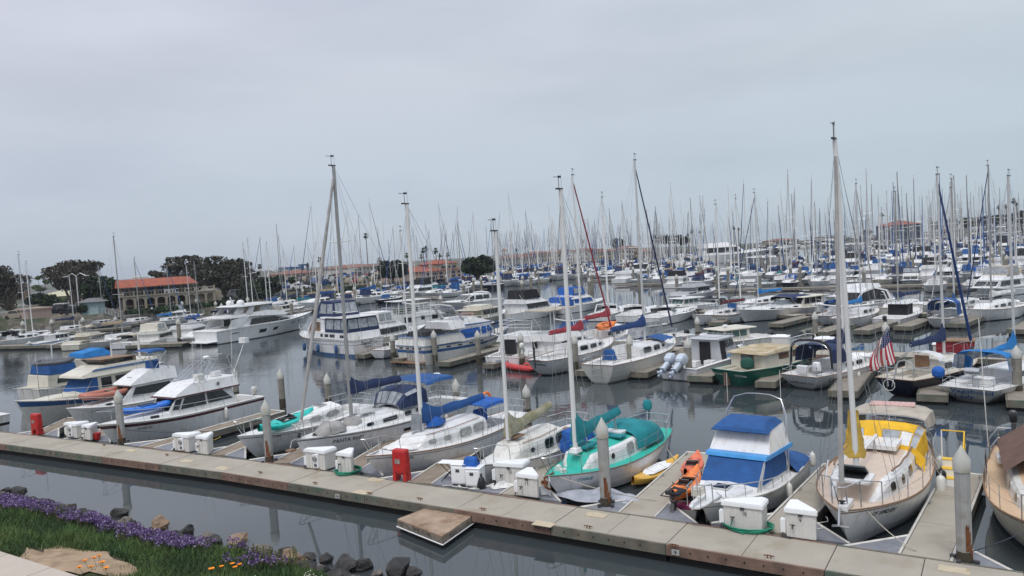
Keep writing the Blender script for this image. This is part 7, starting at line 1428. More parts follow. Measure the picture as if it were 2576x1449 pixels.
# buildings
STUC=M('stucco_beige',(.36,.31,.24),.9,var=.1,sc=.6,stain=(.28,.24,.19),stth=.6); STUCW=M('stucco_white',(.52,.50,.46),.9,var=.08,sc=.6); STUCP=M('stucco_pink',(.40,.30,.25),.9,var=.08); YROOF=M('yellow_roof',(.50,.47,.33),.8,var=.06); BRICKB=M('stucco_brown',(.22,.14,.09),.9,var=.15)
TILE=M('roof_tile_red',(.30,.08,.045),.85,var=.3,sc=2.5,bump=1.2,bsc=4,stain=(.20,.06,.04),stth=.6); TILE2=M('roof_tile_dull',(.22,.10,.075),.9,var=.2,sc=.8); GRYR=M('roof_grey',(.15,.15,.16),.9,var=.15); BLUEB=M('blue_frame_paint',(.03,.08,.17),.6); WIN=M('window_dark',(.03,.035,.045),.15,var=.5,sc=1); SHAD=M('loggia_inner',(.10,.085,.07),.9)  # SHAD: stucco tone darkened to paint the shade inside the loggia
def site(x0,y0,x1,y1,z=2.4):
    a=P(x0,y0,z);b_=P(x1,y1,z); L=(b_-a).length; D=((a+b_)/2-CAM).dot(_F); return a,L,math.atan2(b_.y-a.y,b_.x-a.x),D/FPX
def building(name,label,x0,y0,x1,y1,hpx,depth,wall,roof,rh=0,wins=None,eave=.4,z=2.4,hip=True,group=None,cat='building',flat=False):
    a,L,rz,m_=site(x0,y0,x1,y1,z); e=empty(name,a,rz,label,cat,group); H=hpx*m_; w=MB('wall'); w.box(L/2,depth/2,0,L,depth,H,wall); w.build(e)
    r=MB('roof'); ev=eave
    if flat: r.box(L/2,depth/2,H,L+2*ev,depth+2*ev,.25,roof)
    else:
        R=rh*m_; hx=min(depth/2,L/2)*(1 if hip else 0)
        v=[(-ev,-ev,H),(L+ev,-ev,H),(L+ev,depth+ev,H),(-ev,depth+ev,H),(hx-ev,depth/2,H+R),(L-hx+ev,depth/2,H+R)]
        r.add(v,[(0,1,5,4),(1,2,5),(2,3,4,5),(3,0,4),(3,2,1,0)],roof)
    r.build(e)
    if wins:
        nx,rowsz=wins
        for zf,hf in rowsz:
            for i in range(nx):
                x=L*(i+.5)/nx; wd=MB('window'); wd.box(x,-.02,H*zf,L/nx*.5,.06,H*hf,WIN); o=wd.build(e); fr=MB('frame'); fr.box(x,-.03,H*zf-.08,L/nx*.6,.1,.08,STUCW); fr.build(o)
    return e,L,H,m_
# clubhouse
a,L,rz,m_=site(312,781,541,761); e=empty('clubhouse',a,rz,'beige two storey clubhouse with a red tiled roof, arched loggia and PBYC lettering','building')
lo=2.1; up=1.45; Lr=L*.76
w=MB('loggia'); nb=9; bw=L/nb
for i in range(nb):
    x0=i*bw; pw=.32
    w.box(x0+pw/2,.15,0,pw,.35,lo,STUC); cx=x0+pw+(bw-pw)/2; hw=(bw-pw)/2; top=[]
    for k in range(9): aa=math.pi*k/8; top.append((cx-hw*math.cos(aa),lo*.62+lo*.22*math.sin(aa)))
    vs=[(x,-.02,z) for x,z in top]+[(x,-.02,lo) for x,_ in top]; w.add(vs,[(k,k+1,9+k+1,9+k) for k in range(8)],STUC); vs=[(x,.0,z) for x,z in top]+[(x,.35,z) for x,z in top]; w.add(vs,[(k,k+1,9+k+1,9+k) for k in range(8)],STUC)
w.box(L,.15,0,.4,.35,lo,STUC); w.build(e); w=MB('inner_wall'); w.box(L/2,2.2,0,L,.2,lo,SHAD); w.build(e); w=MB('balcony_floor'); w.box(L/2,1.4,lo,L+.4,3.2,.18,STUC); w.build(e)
w=MB('balustrade'); w.box(L/2,-.1,lo+.75,L+.3,.12,.1,STUC)
for k in range(nb*3+1): w.box(L*k/(nb*3),-.1,lo+.18,.07 if k%3 else .3,.1,.6 if k%3 else .8,STUC)
w.build(e); w=MB('lower_rail'); w.box(L/2,-.05,.55,L,.06,.06,STUC); w.build(e)
w=MB('wall'); w.box(Lr/2,5.4,lo+.18,Lr,7,up,STUC); w.build(e); w=MB('side_terrace'); w.box(L-1.5,3,0,6,4,lo-.05,STUC); w.build(e)
for i in range(8):
    x=Lr*(i+.5)/8; wd=MB('window'); wd.box(x,1.88,lo+.22,Lr/8*.62,.06,up*.8,WIN if i not in (3,4) else M('blue_drape',(.03,.10,.25),.7)); wd.build(e)
w=MB('roof'); z0=lo+.18+up; w.add([(-.6,-.5,z0-.1),(Lr+.8,-.5,z0-.1),(Lr+.3,3.2,z0+1.15),(-.2,3.2,z0+1.15),(Lr+.3,9.4,z0+1.15),(-.2,9.4,z0+1.15),(-.6,9.6,z0-.1),(Lr+.8,9.6,z0-.1)],[(0,1,2,3),(3,2,4,5),(0,3,5,6),(1,7,4,2),(0,6,7,1)],TILE); w.build(e); w=MB('gutter'); w.box(Lr/2,-.5,z0-.2,Lr+1.4,.1,.14,BROWNC); w.build(e)
text(e,'PBYC',1.0,(L*.515,-.22,lo+.5),(1,0,0),(0,0,1),LIDW)
w=MB('roof_vent'); w.box(Lr*.35,5,z0+1.15,2.5,1,.35,STUCW); w.box(Lr*.3,5,z0+1.5,.8,.6,.3,LIDW); w.build(e)
building('cream_hall','long cream hall with a pale yellow roof under the broad eucalyptus',122,768,240,758,20,9,M('cream_wall',(.45,.41,.29),.9),YROOF,13,(6,[(.45,.3)]))
building('apartment_block','brown apartment block half hidden by the far left eucalyptus',-10,760,78,752,40,12,BRICKB,GRYR,0,(4,[(.6,.2)]),flat=True)
building('boathouse','small windowless pinkish pump house on the left shore',70,803,131,797,22,4,STUCP,STUCP,0,None,flat=True,eave=.15)
building('low_hall','low dark roofed building behind the cream hall',60,752,200,742,10,10,STUC,GRYR,8)
building('shop','pink walled shop with a red roof right of the blue gate frame',742,700,800,694,11,12,STUCP,TILE2,8,(4,[(.3,.4)]))
building('hotel_wing','long two storey white building with a dull red roof behind the parking lot',893,694,958,687,20,14,STUCW,TILE2,8,(7,[(.15,.25),(.6,.25)]))
building('restaurant','orange roofed stucco house with stepped roofs beyond the masts',1070,706,1164,697,22,16,STUCP,TILE,14,(6,[(.1,.28),(.55,.25)])); building('restaurant_wing','upper gabled wing of the orange roofed house',1110,702,1152,698,38,8,STUC,TILE,10,(3,[(.68,.15)]))
building('low_shop','low flat tan shop behind the left end of the parking lot',706,714,745,710,8,8,STUC,STUC,0,(4,[(.3,.4)]),flat=True)
building('green_roof_store','grey warehouse roof right of the eucalyptus clump',560,742,615,737,14,10,M('wall_greygreen',(.16,.17,.15),.9),GRYR,6)
e=empty('blue_gate_frame',P(706,698,2.4),rzd*0,'large dark blue steel gate frame standing above the parking lot','gate'); _,L,rz,m_=site(706,698,776,694); e.rotation_euler=(0,0,rz); H=26*m_
w=MB('post'); [w.box(x*L,0,0,1.0,1.0,H,BLUEB) for x in (.0,.38,.8,1.0)]; w.build(e); w=MB('beam'); w.box(L*.4,0,H*.75,L*.9,.8,1.0,BLUEB); w.box(L*.85,0,H,L*.35,.8,.8,BLUEB); w.build(e)
# tower and townhouses
e=empty('lookout_tower',P(1271,664,2.4),0,'white lookout tower with a red pyramid roof','tower'); D=(P(1271,664,2.4)-CAM).dot(_F)/FPX; w=MB('shaft'); w.box(0,0,0,10*D,10*D,26*D,STUCW,tx=.9,ty=.9); w.build(e); w=MB('lantern_room'); w.box(0,0,26*D,13*D,13*D,1.5*D,STUCW)
for i in (-1,0,1):
    for s in (-1,1): w.box(i*4.5*D,s*5*D,27*D,1.5*D,1.5*D,6*D,STUCW)
w.build(e); w=MB('roof'); w.box(0,0,33*D,17*D,17*D,7*D,TILE2,tx=.1,ty=.1); w.build(e)
for i,(x0,y0,x1,y1,h,rh,lb) in enumerate(((1236,667,1296,665,16,8,'far building with a red roof at the foot of the lookout tower'),(1296,663,1352,661,22,6,'first far townhouse block right of the lookout tower'),(1356,661,1412,659,24,7,'second far townhouse block right of the lookout tower'),(1416,660,1480,657,27,6,'third far townhouse block, behind the twin white masts'),(1484,656,1536,654,22,6,'fourth far townhouse block right of the twin white masts'),(1540,653,1596,650,26,7,'fifth far townhouse block under the flat topped pine'),(1600,650,1650,647,16,6,'low far townhouse at the right end of the row'))):
    building('townhouse_block',lb,x0,y0,x1,y1,h,14,STUCW if i%2 else STUC,TILE2,rh,(8,[(.12,.22),(.55,.22)]),group='far townhouses')
building('waterfront_building','dark blue waterfront building with two red hipped roofs',2231,603,2271,601,32,20,M('wall_slate',(.07,.09,.13),.9),TILE,12,(6,[(.15,.25),(.55,.25)])); building('waterfront_building','right half of the dark blue waterfront building with its own red hipped roof',2276,601,2322,598,36,20,M('wall_slate',(.07,.09,.13),.9),TILE,12,(6,[(.15,.25),(.55,.25)]))
for i,(x0,y0,x1,y1,h,lb) in enumerate(((1950,615,2010,611,9,'low grey shed on the far side of the channel'),(2090,604,2130,601,8,'small low shed on the far shore left of the palms'),(2360,592,2400,590,12,'low white house right of the waterfront building'),(2470,587,2560,583,14,'long low house near the right edge'))): building('far_house',lb,x0,y0,x1,y1,h,12,STUCW if i%2 else STUC,GRYR if i%2 else TILE2,5,(6,[(.3,.35)]))
# gangway and gatehouse on the left shore
e=empty('gatehouse',P(236,790,2.4),0,'small pale blue gatehouse with a grey hipped roof at the head of the gangway','gatehouse'); w=MB('wall'); w.box(0,0,0,2.6,2,1.9,M('pale_blue_wall',(.28,.38,.38),.7)); w.build(e); w=MB('roof'); w.box(0,0,1.9,3.6,3,.6,GRYR,tx=.3,ty=.2); w.build(e)
a=P(262,790,2.6); b_=P(322,806,.6); o=MB('gangway'); 
for s in (-.5,.5):
    for hz in (0,.9): o.tube([a+Vector((0,s,hz)),b_+Vector((0,s,hz))],.05,ALU,n=4)
    for k in range(9): q=a.lerp(b_,k/8)+Vector((0,s,0)); o.tube([q,q+Vector((0,0,.9))],.035,ALU,n=4)
o.add([a+Vector((0,-.5,.02)),b_+Vector((0,-.5,.02)),b_+Vector((0,.5,.02)),a+Vector((0,.5,.02))],[(0,1,2,3)],ALUG); o=o.build(); setp(o,'sloping aluminium gangway from the gatehouse down to the docks','gangway')
# street lamps
for px,pb,pt,lb in ((200,790,695,'twin armed street lamp in front of the broad eucalyptus'),(672,760,684,'white lamp post beside the hedge trees'),(860,720,668,'lamp post above the parking lot, left one'),(700,735,672,'lamp post at the parking lot entrance'),(790,722,662,'lamp post right of the blue gate frame')):
    p=P(px,pb,2.4); D=(p-CAM).dot(_F)/FPX; h=(pb-pt)*D; e=empty('street_lamp',p,0,lb,'street lamp','street lamps'); w=MB('pole'); w.tube([(0,0,0),(0,0,h)],.09,ALU,n=5); w.build(e); w=MB('arm'); w.tube([(-1.6,0,h),(-.6,0,h+.5),(0,0,h),(.6,0,h+.5),(1.6,0,h)],.06,ALU,n=4); w.build(e); w=MB('lamp_head'); [w.box(s*1.7,0,h-.03,.7,.25,.12,ALU) for s in (-1,1)]; w.build(e)
e=empty('parking_sign',P(868,707,2.4),0,'blue parking sign board above the slope','sign'); D=(P(868,707,2.4)-CAM).dot(_F)/FPX; w=MB('board'); w.box(0,0,5*D,14*D,.2,13*D,ROYALC); w.build(e); w=MB('post'); w.box(0,0,0,.3,.3,5*D,ALU); w.build(e); text(e,'P',8*D,(0,-.2,11.5*D),(1,0,0),(0,0,1),LIDW)
# cars
def car(name,label,mt,L=4.3,suv=0):
    e=empty(name,(0,0,0),0,label,'car','parked cars'); H=.85+.12*suv; b=MB('body'); wf=lambda x,z:.86 if z<H else .86-(z-H)*.28
    b.profile([(-L/2,.3),(-L/2+.05,H-.05),(-L/2+.3,H),(L*.22,H),(L/2-.15,H-.15),(L/2,.4),(L/2-.1,.25),(-L/2+.1,.25)],wf,mt); tp_=H+.52+.12*suv
    b.profile([(-L*.42 if suv else -L*.36,H),(-L*.36 if suv else -L*.24,tp_),(L*.06,tp_),(L*.22,H)],wf,mt); b.build(e)
    g=MB('window'); 
    for s in (-1,1):
        pl=[(-L*.36 if suv else -L*.3,H+.05),(-L*.32 if suv else -L*.22,tp_-.07),(L*.05,tp_-.07),(L*.18,H+.05)]; g.add([(x,s*(wf(x,z)+.01),z) for x,z in pl],[(0,1,2,3)],GLASS)
    g.add([(L*.08,-.7,tp_-.05),(L*.08,.7,tp_-.05),(L*.215,.78,H+.05),(L*.215,-.78,H+.05)],[(0,1,2,3)],GLASS); g.build(e)
    for x in (-L*.31,L*.32):
        for s in (-1,1): w=MB('wheel'); w.lathe([(0,-.1),(.32,-.1),(.32,.1),(.2,.11),(0,.11)],RUBBER,(x,s*.8,.32),n=12,ax=(0,s,0)); w.build(e)
    for s in (-1,1): h=MB('headlight'); h.box(L/2-.06,s*.62,.5,.1,.3,.15,LIDW); h.build(e)
    return e
CC=[('white',(.65,.65,.65)),('silver',(.38,.39,.40)),('black',(.02,.02,.025)),('blue',(.03,.09,.25)),('grey',(.13,.135,.14)),('beige',(.30,.26,.19)),('dark red',(.18,.02,.02))]
CM=[M('car_paint_'+n.replace(' ','_'),c,.25,.1,var=.03) for n,c in CC]
CARS=[(48,802,5,0,'old beige saloon parked at the far left by the shore',0),(165,786,0,1,'white station wagon near the cream hall',0),(140,792,2,1,'black pickup like car beside the pump house',0),(196,790,2,0,'black car half behind the thin mast',0),(718,728,3,0,'blue car left of the white van',0),(735,722,0,1,'white van like car at the top of the slope',0),(756,727,0,0,'white hatchback right of the van',0),(782,724,2,1,'black SUV right of the white hatchback',0),(652,735,0,1,'white jeep near the hedge trees',0),(602,748,4,1,'dark SUV behind the yacht hardtop',0),(625,745,0,0,'pale car behind the dark SUV',0)]
for i,(px,py,c,s,lb,_) in enumerate(CARS):
    e=car('parked_car',lb,CM[c],suv=s); e.location=P(px,py,2.42); e.rotation_euler=(0,0,rn.choice((.1,-.2,3.2)))
protoc=[car('parked_car','x',m_,suv=i%2) for i,m_ in enumerate(CM)]
def copytree(o,parent=None,link=True):
    c=o.copy(); COL.objects.link(c)
    if parent is not None: c.parent=parent
    for ch in o.children: copytree(ch,c)
    return c
k=0
for row,(y0,x0,x1,st) in enumerate(((704,800,1060,15),(697,760,1060,14),(711,800,930,17),(692,840,1060,13))):
    x=x0
    while x<x1:
        py=y0-(x-930)*.062*1.0; ci=rn.randrange(7); k+=1
        o=protoc[ci] if not protoc[ci].get('used') else copytree(protoc[ci]); protoc[ci]['used']=1 if o is protoc[ci] else 1
        if 'used' in o: del o['used']
        protoc[ci]['used']=1
        o['label']='parked '+CC[ci][0]+' car in the lot behind the bank, '+['near row','middle row','lowest row','back row'][row]; o.location=P(x,py,2.42); o.rotation_euler=(0,0,1.0+rn.uniform(-.2,.2)); x+=st*rn.choice((1,1,1,2))
        o['label']+=', number %d along it'%k if 0 else ''
for o in protoc:
    if 'used' in o: del o['used']
    if o['label']=='x': o.location=P(1010,700,2.42); o['label']='parked car near the round dark trees'
for i in range(46):
    ci=rn.choice((0,0,0,1,2,4,3)); o=copytree(protoc[ci]); x=rn.uniform(1900,2480); o['label']='distant '+CC[ci][0]+' car parked on the far shore behind the channel'; o['group']='cars parked on the far shore'; o.location=P(x,lerp(621,587,(x-2000)/450)-rn.choice((5,6,8)),2.42); o.rotation_euler=(0,0,rn.choice((.2,1.6)))
# ------------------------------------------------------------------ left row of boats and the big yacht
b=Boat('motor_yacht','very long sleek white motor yacht with dark swept windows and twin domes on its hardtop','motor yacht')
b.hull(L=17.5,B=4.7,fb=(2.75,2.1,1.9),bo=2.2,so=.2,tw=.9,twl=.92,pm=.42,pe=2.3,q=1.3,rm=.9,rb=.08,H=WHITE,boot=BLACK,bot=BLACK,bootz=.12,rail=WHITE,rr=.04,stripes=((.86,.89,GREYW),))
for (x0,x1,f0,f1) in ((-2.2,-1.0,.35,.62),(.3,1.2,.38,.62),(-6.6,-5.6,.6,.66),(3.9,4.25,.62,.72),(4.4,4.75,.62,.72),(5.5,5.85,.64,.73)):
    wd=b.p('window',b.hullp)
    for sd in (1,-1):
        q=[b.side(xx,ff,sd)+Vector((0,sd*.02,0)) for xx,ff in ((x0,f0),(x1,f0),(x1,f1),(x0,f1))]; wd.add(q,[(0,1,2,3),(3,2,1,0)],GLASS)
b.block('cabin',[(-5.0,1.8),(-4.6,3.55),(.9,3.5),(4.6,2.45),(6.2,2.2),(6.2,1.9)],2.0,1.55,WHITE,narrow=.45,wins=[[(-3.6,2.2),(-3.0,3.1),(.7,3.05),(3.6,2.3),(3.2,2.2)]],fwin=[(2,2,.1,.9)],bevel=.08)
for sd in (1,-1): sw=b.p('swept_wing'); sw.add([(x,sd*y,z) for x,y,z in ((-7.2,2.05,1.9),(-6.4,2.1,3.3),(-4.8,2.0,3.6),(-3.6,1.95,3.5),(-5.2,2.1,2.2))],[(0,1,2,3,4),(4,3,2,1,0)],WHITE)
b.block('bridge_deck',[(-7.4,3.55),(-7.4,3.8),(-.4,4.15),(2.0,3.75),(3.2,3.2),(2.4,3.05),(-3,3.5)],2.15,1.85,WHITE,narrow=.3,bevel=.06)
b.block('windscreen',[(-1.6,4.0),(-1.4,5.0),(.1,5.0),(1.3,4.0)],1.6,1.35,GREIGE,narrow=.2,wins=[(VINYL,[(-1.4,4.2),(-1.3,4.9),(0,4.9),(.8,4.2)])],fwin=[(2,3,.1,.9,VINYL)])
b.block('hardtop',[(-5.6,5.15),(-5.0,5.3),(.2,5.4),(.9,5.25),(.2,5.1),(-4.8,5.05)],1.75,1.6,WHITE,narrow=.1,bevel=.04)
for xx in (-5.0,-3.2):
    for sd in (-1,1): lg=b.p('arch_leg'); lg.add([(xx-.9,sd*1.85,3.8),(xx+.1,sd*1.85,3.8),(xx+1.0,sd*1.5,5.15),(xx+.2,sd*1.5,5.15)],[(0,1,2,3),(3,2,1,0)],WHITE); lg.add([(xx-.9,sd*1.7,3.8),(xx+.1,sd*1.7,3.8),(xx+1.0,sd*1.4,5.15),(xx+.2,sd*1.4,5.15)],[(0,1,2,3),(3,2,1,0)],WHITE)
for y in (-.95,.95): dm=b.p('satellite_dome'); dm.lathe([(0,0),(.42,.02),(.48,.3),(.4,.62),(.2,.78),(0,.82)],WHITE,(-4.0,y,5.3),n=14)
mm_=b.p('radar_mast'); mm_.tube([(-4.4,0,5.3),(-4.7,0,6.6)],.08,WHITE); mm_.box(-4.5,0,6.0,.2,1.0,.12,WHITE)
b.bowrail(.8,h=.75,n=9,r=.025,h0=.5); pl=b.p('swim_platform',None,.04); pl.box(-9.3,0,.35,1.6,4.0,.16,WHITE); gr=b.p('aft_door'); gr.box(-4.9,.3,1.8,.06,1.8,1.5,GLASS)
hd_=Vector((.50,.866,0)); b.sternat(514,833,hd_,1.5,scale=.93,zs=.8); yb=b
k=dinghy('covered_tender','white covered tender resting behind the stern of the long motor yacht',WHITEC,3.2,1.5,.26,inner=WHITEC); k.location=P(500,852,.5); k.rotation_euler=(0,0,.3)
c_=MB('cover'); c_.lathe([(0,.95),(.45,.85),(.7,.5),(.72,.3)],WHITEC,sq=(1.9,.9),n=12); c_.build(k)
LEFT=[('s',-30,862,dict(L=10.5,cover=None,mH=12.2,label='long white sloop with a black cockpit cover at the far left of the left dock',dodger=BLACKC)),
('m',78,862,dict(style='pilot',L=8.5,label='small white and blue fishing boat with square side windows on the left dock',stripe=LBLUE,canv=WHITE2)),
('m',175,866,dict(style='trawler',L=9,label='cream houseboat catamaran with a hanging tan awning on the left dock',H=CREAM,bim=TANC)),
('s',238,862,dict(L=10.5,cover=TANC,mH=13.4,label='white sloop with a tan sail cover and a long sloping stern on the left dock',tw=.8,sugar=False,boomh=1.7,coll=.6)),
('m',300,862,dict(style='express',L=9,label='white express cruiser with stepped stern platform on the left dock',enc=GREIGE)),
('m',352,860,dict(style='sport',L=10.5,label='white cabin cruiser with faded cream canvas on the left dock',enc=CREAM,canv=CREAM,house=WHITE2)),
('m',436,850,dict(style='sport',L=10.5,label='white flybridge boat with navy bimini and clear curtains beside the motor yacht',bim=NAVYC)),
('s',10,850,dict(L=8.5,cover=None,mH=11,label='white sloop behind the far left long sloop',mt=MASTW)),
('s',120,832,dict(L=9,cover=NAVYC,mH=9.0,label='white sloop with a dark blue sail cover angled above the left dock',boomh=1.6)),
('s',205,815,dict(L=8.5,cover=None,furl=BLUEC,mH=10.5,label='white sloop with a furled pale jib behind the tan awning boat')),
('m',95,833,dict(style='pilot',L=7.5,label='white pilothouse boat behind the blue striped fishing boat')),
('m',160,838,dict(style='pilot',L=8,label='white cabin boat under the end of the dark blue sail cover')),
('s',292,812,dict(L=9.5,cover=None,furl=SKYC,mH=11.2,label='sloop with a turquoise furled jib left of the clubhouse')),
('s',380,808,dict(L=8.5,cover=SKYC,furl=SKYC,mH=9.8,label='sloop with a turquoise sail cover in front of the clubhouse arches')),
('s',432,800,dict(L=8.5,cover=None,furl=GREYC,mH=9.6,label='sloop with a slanting furled jib in front of the lettered balcony')),
('s',452,812,dict(L=8.0,cover=ROYALC,furl=None,mH=10,label='small sloop with a royal blue cover left of the navy bimini boat',dodger=ROYALC)),
('m',488,792,dict(style='sport',L=10,label='white flybridge cruiser with a teal bimini in front of the clubhouse terrace',enc=VINYL,bim=TEALC,canv=TEALC)),
('m',530,800,dict(style='express',L=11,label='white cruiser behind the motor yacht stern with an arched black windscreen',enc=NAVYC)),
('s',578,795,dict(L=9,cover=None,furl=GREYC,mH=12.4,label='sloop whose mast rises behind the motor yacht hardtop')),
('s',592,790,dict(L=9,cover=None,mH=13.2,label='white masted sloop just right of the motor yacht hardtop',mt=MASTW)),
('s',640,785,dict(L=9,cover=NAVYC,mH=12.5,label='white masted sloop behind the yacht windscreen',mt=MASTW)),
('s',684,782,dict(L=8.5,cover=NAVYC,mH=10.8,label='sloop with a navy cover behind the yacht foredeck',mt=MASTW))]
for i,(t_,px,py,kw) in enumerate(LEFT):
    kw=dict(kw); kw['seed']=100+i; kw['L']*=.88
    if t_=='s': b=gsail(**kw)
    else:
        st=kw.pop('style'); b=gmotor(st,**kw)
    b.sternat(px,py,(Vector((.12,.99,0)) if i in (2,3,4,5,6) else Vector((.36,.93,0))) if i not in (10,11,16) else Vector((-.8,-.6,0)),.9,scale=.86 if i==5 else .95)
for i,(px,py,ty) in enumerate(((61,858,806),(134,856,802),(212,850,797),(293,835,795),(360,806,768),(385,810,772),(461,800,757),(452,860,801),(545,797,757),(560,805,762),(735,798,755),(1110,780,743))):
    p=P(px,py,.3); lo,hi=0,9
    for _ in range(30):
        mz=(lo+hi)/2
        if proj((p.x,p.y,mz))[1]>ty: lo=mz
        else: hi=mz
    pile(p,max(2.2,lo-.3),.24,'piling of the left harbour, number %d from the left'%(i+1) if 0 else 'piling of the left harbour '+['behind the far left long sloop','behind the blue striped fishing boat','above the tan awning boat','behind the tan covered sloop','below the clubhouse, left one','below the clubhouse, right one','below the lettered balcony','beside the navy bimini boat','behind the yacht hardtop, left one','behind the yacht hardtop, right one','above the yacht bow','above the white houseboat rail'][i],PILEW,1)
for (x0,y0,x1,y1,lb) in ((-60,872,150,866,'grey dock under the far left boats'),(130,868,300,860,'dock under the tan awning boat'),(90,842,330,822,'inner dock of the left harbour'),(330,815,600,790,'inner dock below the clubhouse'),(640,800,900,760,'inner dock right of the motor yacht'),(330,868,470,862,'short dock beside the navy bimini boat')):
    a=P(x0,y0,.45);c=P(x1,y1,.45); finger(c,a,1.8,label=lb,group='docks of the left harbour',rail=WOOD,conc=WG)
# ------------------------------------------------------------------ far basin
def inpoly(x,y,pl):
    c=False;n=len(pl)
    for i in range(n):
        x1,y1=pl[i];x2,y2=pl[(i+1)%n]
        if (y1>y)!=(y2>y) and x<(x2-x1)*(y-y1)/(y2-y1)+x1: c=not c
    return c
REG=[(650,775),(760,757),(900,742),(1000,730),(1100,720),(1238,704),(1248,672),(1500,662),(1775,652),(1790,698),(2000,672),(2150,642),(2300,620),(2450,604),(2630,599),(2640,738),(2400,738),(2260,722),(2200,728),(2000,738),(1800,730),(1700,722),(1600,716),(1500,700),(1400,708),(1240,728),(1130,752),(1000,760),(820,775),(700,800)]
YACHTS=[]
rf=random.Random(11)
covers=[('royal blue',BLUEC),('navy',NAVYC),('royal blue',ROYALC),('pale blue',SKYC),('tan',TANC),('white',WHITEC),('teal',TEALC),('no',None),('maroon',MARC),('green',GREENC)]
prot=[]
for i in range(12):
    cn,cm=covers[[0,1,2,7,3,4,1,7,0,5,6,8][i]]; h=[WHITE,WHITE2,WHITE,NAVYH,WHITE2,WHITE][i%6]
    g_=gsail('distant %s sloop with %s sail cover in the crowded far basin'%('navy hulled' if h is NAVYH else 'white hulled',cn),L=[8.5,9.5,10.5,9,8,11][i%6],seed=200+i,lod=2,H=h,cover=cm,furl=[NAVYC,WHITEC,BLUEC,GREYC][i%4],mH=[13.5,15.5,17,14.5,12.5,18][i%6],dodger=[BLUEC,None,NAVYC][i%3],grp='distant sailing boats in the far basin'); prot.append(('s',g_.finish((0,-400-12*i,0),(1,0,0))))
for i in range(12):
    st=['sport','trawler','express','pilot','sport','express'][i%6]; en=[None,BLUEC,None,NAVYC,BLACKC,None][i%6] if i<6 else [WHITEC,None,ROYALC,None,None,GREIGE][i%6]
    g_=gmotor(st,'distant white %s motorboat%s in the crowded far basin'%({'sport':'flybridge','trawler':'trawler','express':'open','pilot':'pilothouse'}[st],' with canvas enclosure' if en else ''),L=[10,11,9,8.5,12,9.5][i%6],seed=300+i,lod=2,enc=en,bim=None if en else [BLUEC,None,None][i%3],H=WHITE if i%3 else WHITE2,stripe=[None,BLUESTR,None,BLACK][i%4],grp='distant motorboats in the far basin'); prot.append(('m',g_.finish((0,-600-12*i,0),(1,0,0))))
sp_=[o for t_,o in prot if t_=='s']; mp_=[o for t_,o in prot if t_=='m']; used=set()
cand=[]
for row in range(40):
    n0=92+22.5*row
    if n0>640: break
    for side in (-1,1):
        s=-520
        while s<160:
            s+=rf.uniform(3.7,4.9)
            c=DD*s+DN*(n0+side*5.6+rf.uniform(-.8,.8)); 
            if c.y<40: continue
            x,y=proj((c.x,c.y,0))
            if -20<x<2640 and inpoly(x,y,REG): cand.append((c.length,c,side,x,y,row))
far_shore=[]
for i in range(75):
    x=lerp(1560,2560,i/74)+rf.uniform(-4,4); y=lerp(655,647,(x-1560)/210) if x<1770 else lerp(636,594,(x-1790)/660); c=P(x,y+rf.choice((1.5,3)),0); far_shore.append((c.length,c,rf.choice((-1,1)),x,y,99))
cand.sort(key=lambda t_:t_[0])
ORD=['first','second','third','fourth','fifth','sixth','seventh','eighth','ninth','tenth']
near=[t_ for t_ in cand if t_[0]<128]; rest=[t_ for t_ in cand if t_[0]>=128]+far_shore
def ordn(i):
    if i<10: return ORD[i]
    return {1:'%dst',2:'%dnd',3:'%drd'}.get((i+1)%10 if (i+1)%100 not in (11,12,13) else 0,'%dth')%(i+1)
rowsn={}
for t_ in near: rowsn.setdefault((t_[5],t_[2]),[]).append(t_)
for key,lst in sorted(rowsn.items()):
    lst.sort(key=lambda t_:t_[3]); rl='%s %s rank beyond third row'%(['first','second','third','fourth','fifth'][min(4,key[0])],'near' if key[1]<0 else 'rear')
    for i,t_ in enumerate(lst):
        _,c,side,x,y,row=t_; sd=rf.randrange(9999); h=DN*(1 if side<0 else -1)+DD*rf.uniform(-.04,.04)
        if rf.random()<.55:
            cn,cm=rf.choice(covers[:8]); b=gsail('white sloop with %s sail cover, %s from left, %s'%(cn,ordn(i),rl),L=rf.uniform(7.5,10.5),seed=sd,lod=1,cover=cm,furl=rf.choice((None,NAVYC,BLUEC,GREYC,WHITEC)),H=rf.choice((WHITE,WHITE,WHITE2,NAVYH,CREAM)),dodger=rf.choice((None,cm,None)) ,grp='boats beyond the third row')
            b.label=b.label.replace('white sloop','sloop')
        else:
            st=rf.choice(('sport','trawler','express','pilot')); b=gmotor(st,'white %s boat, %s from the left, %s'%({'sport':'flybridge','trawler':'trawler','express':'open','pilot':'pilothouse'}[st],ordn(i),rl),L=rf.uniform(8,12),seed=sd,lod=1,enc=rf.choice((None,BLUEC,NAVYC,None,BLACKC)),bim=rf.choice((None,NAVYC,BLUEC)),H=rf.choice((WHITE,WHITE,WHITE2)),stripe=rf.choice((None,None,BLUESTR)),grp='boats beyond the third row')
        b.finish((c.x,c.y,0),(h.x,h.y,0),scale=.88 if b.cat=='motorboat' else .95)
cnt={'s':0,'m':0}; stuffV=[];stuffF=[];stuffM=[];stuffmats=[];voff=0
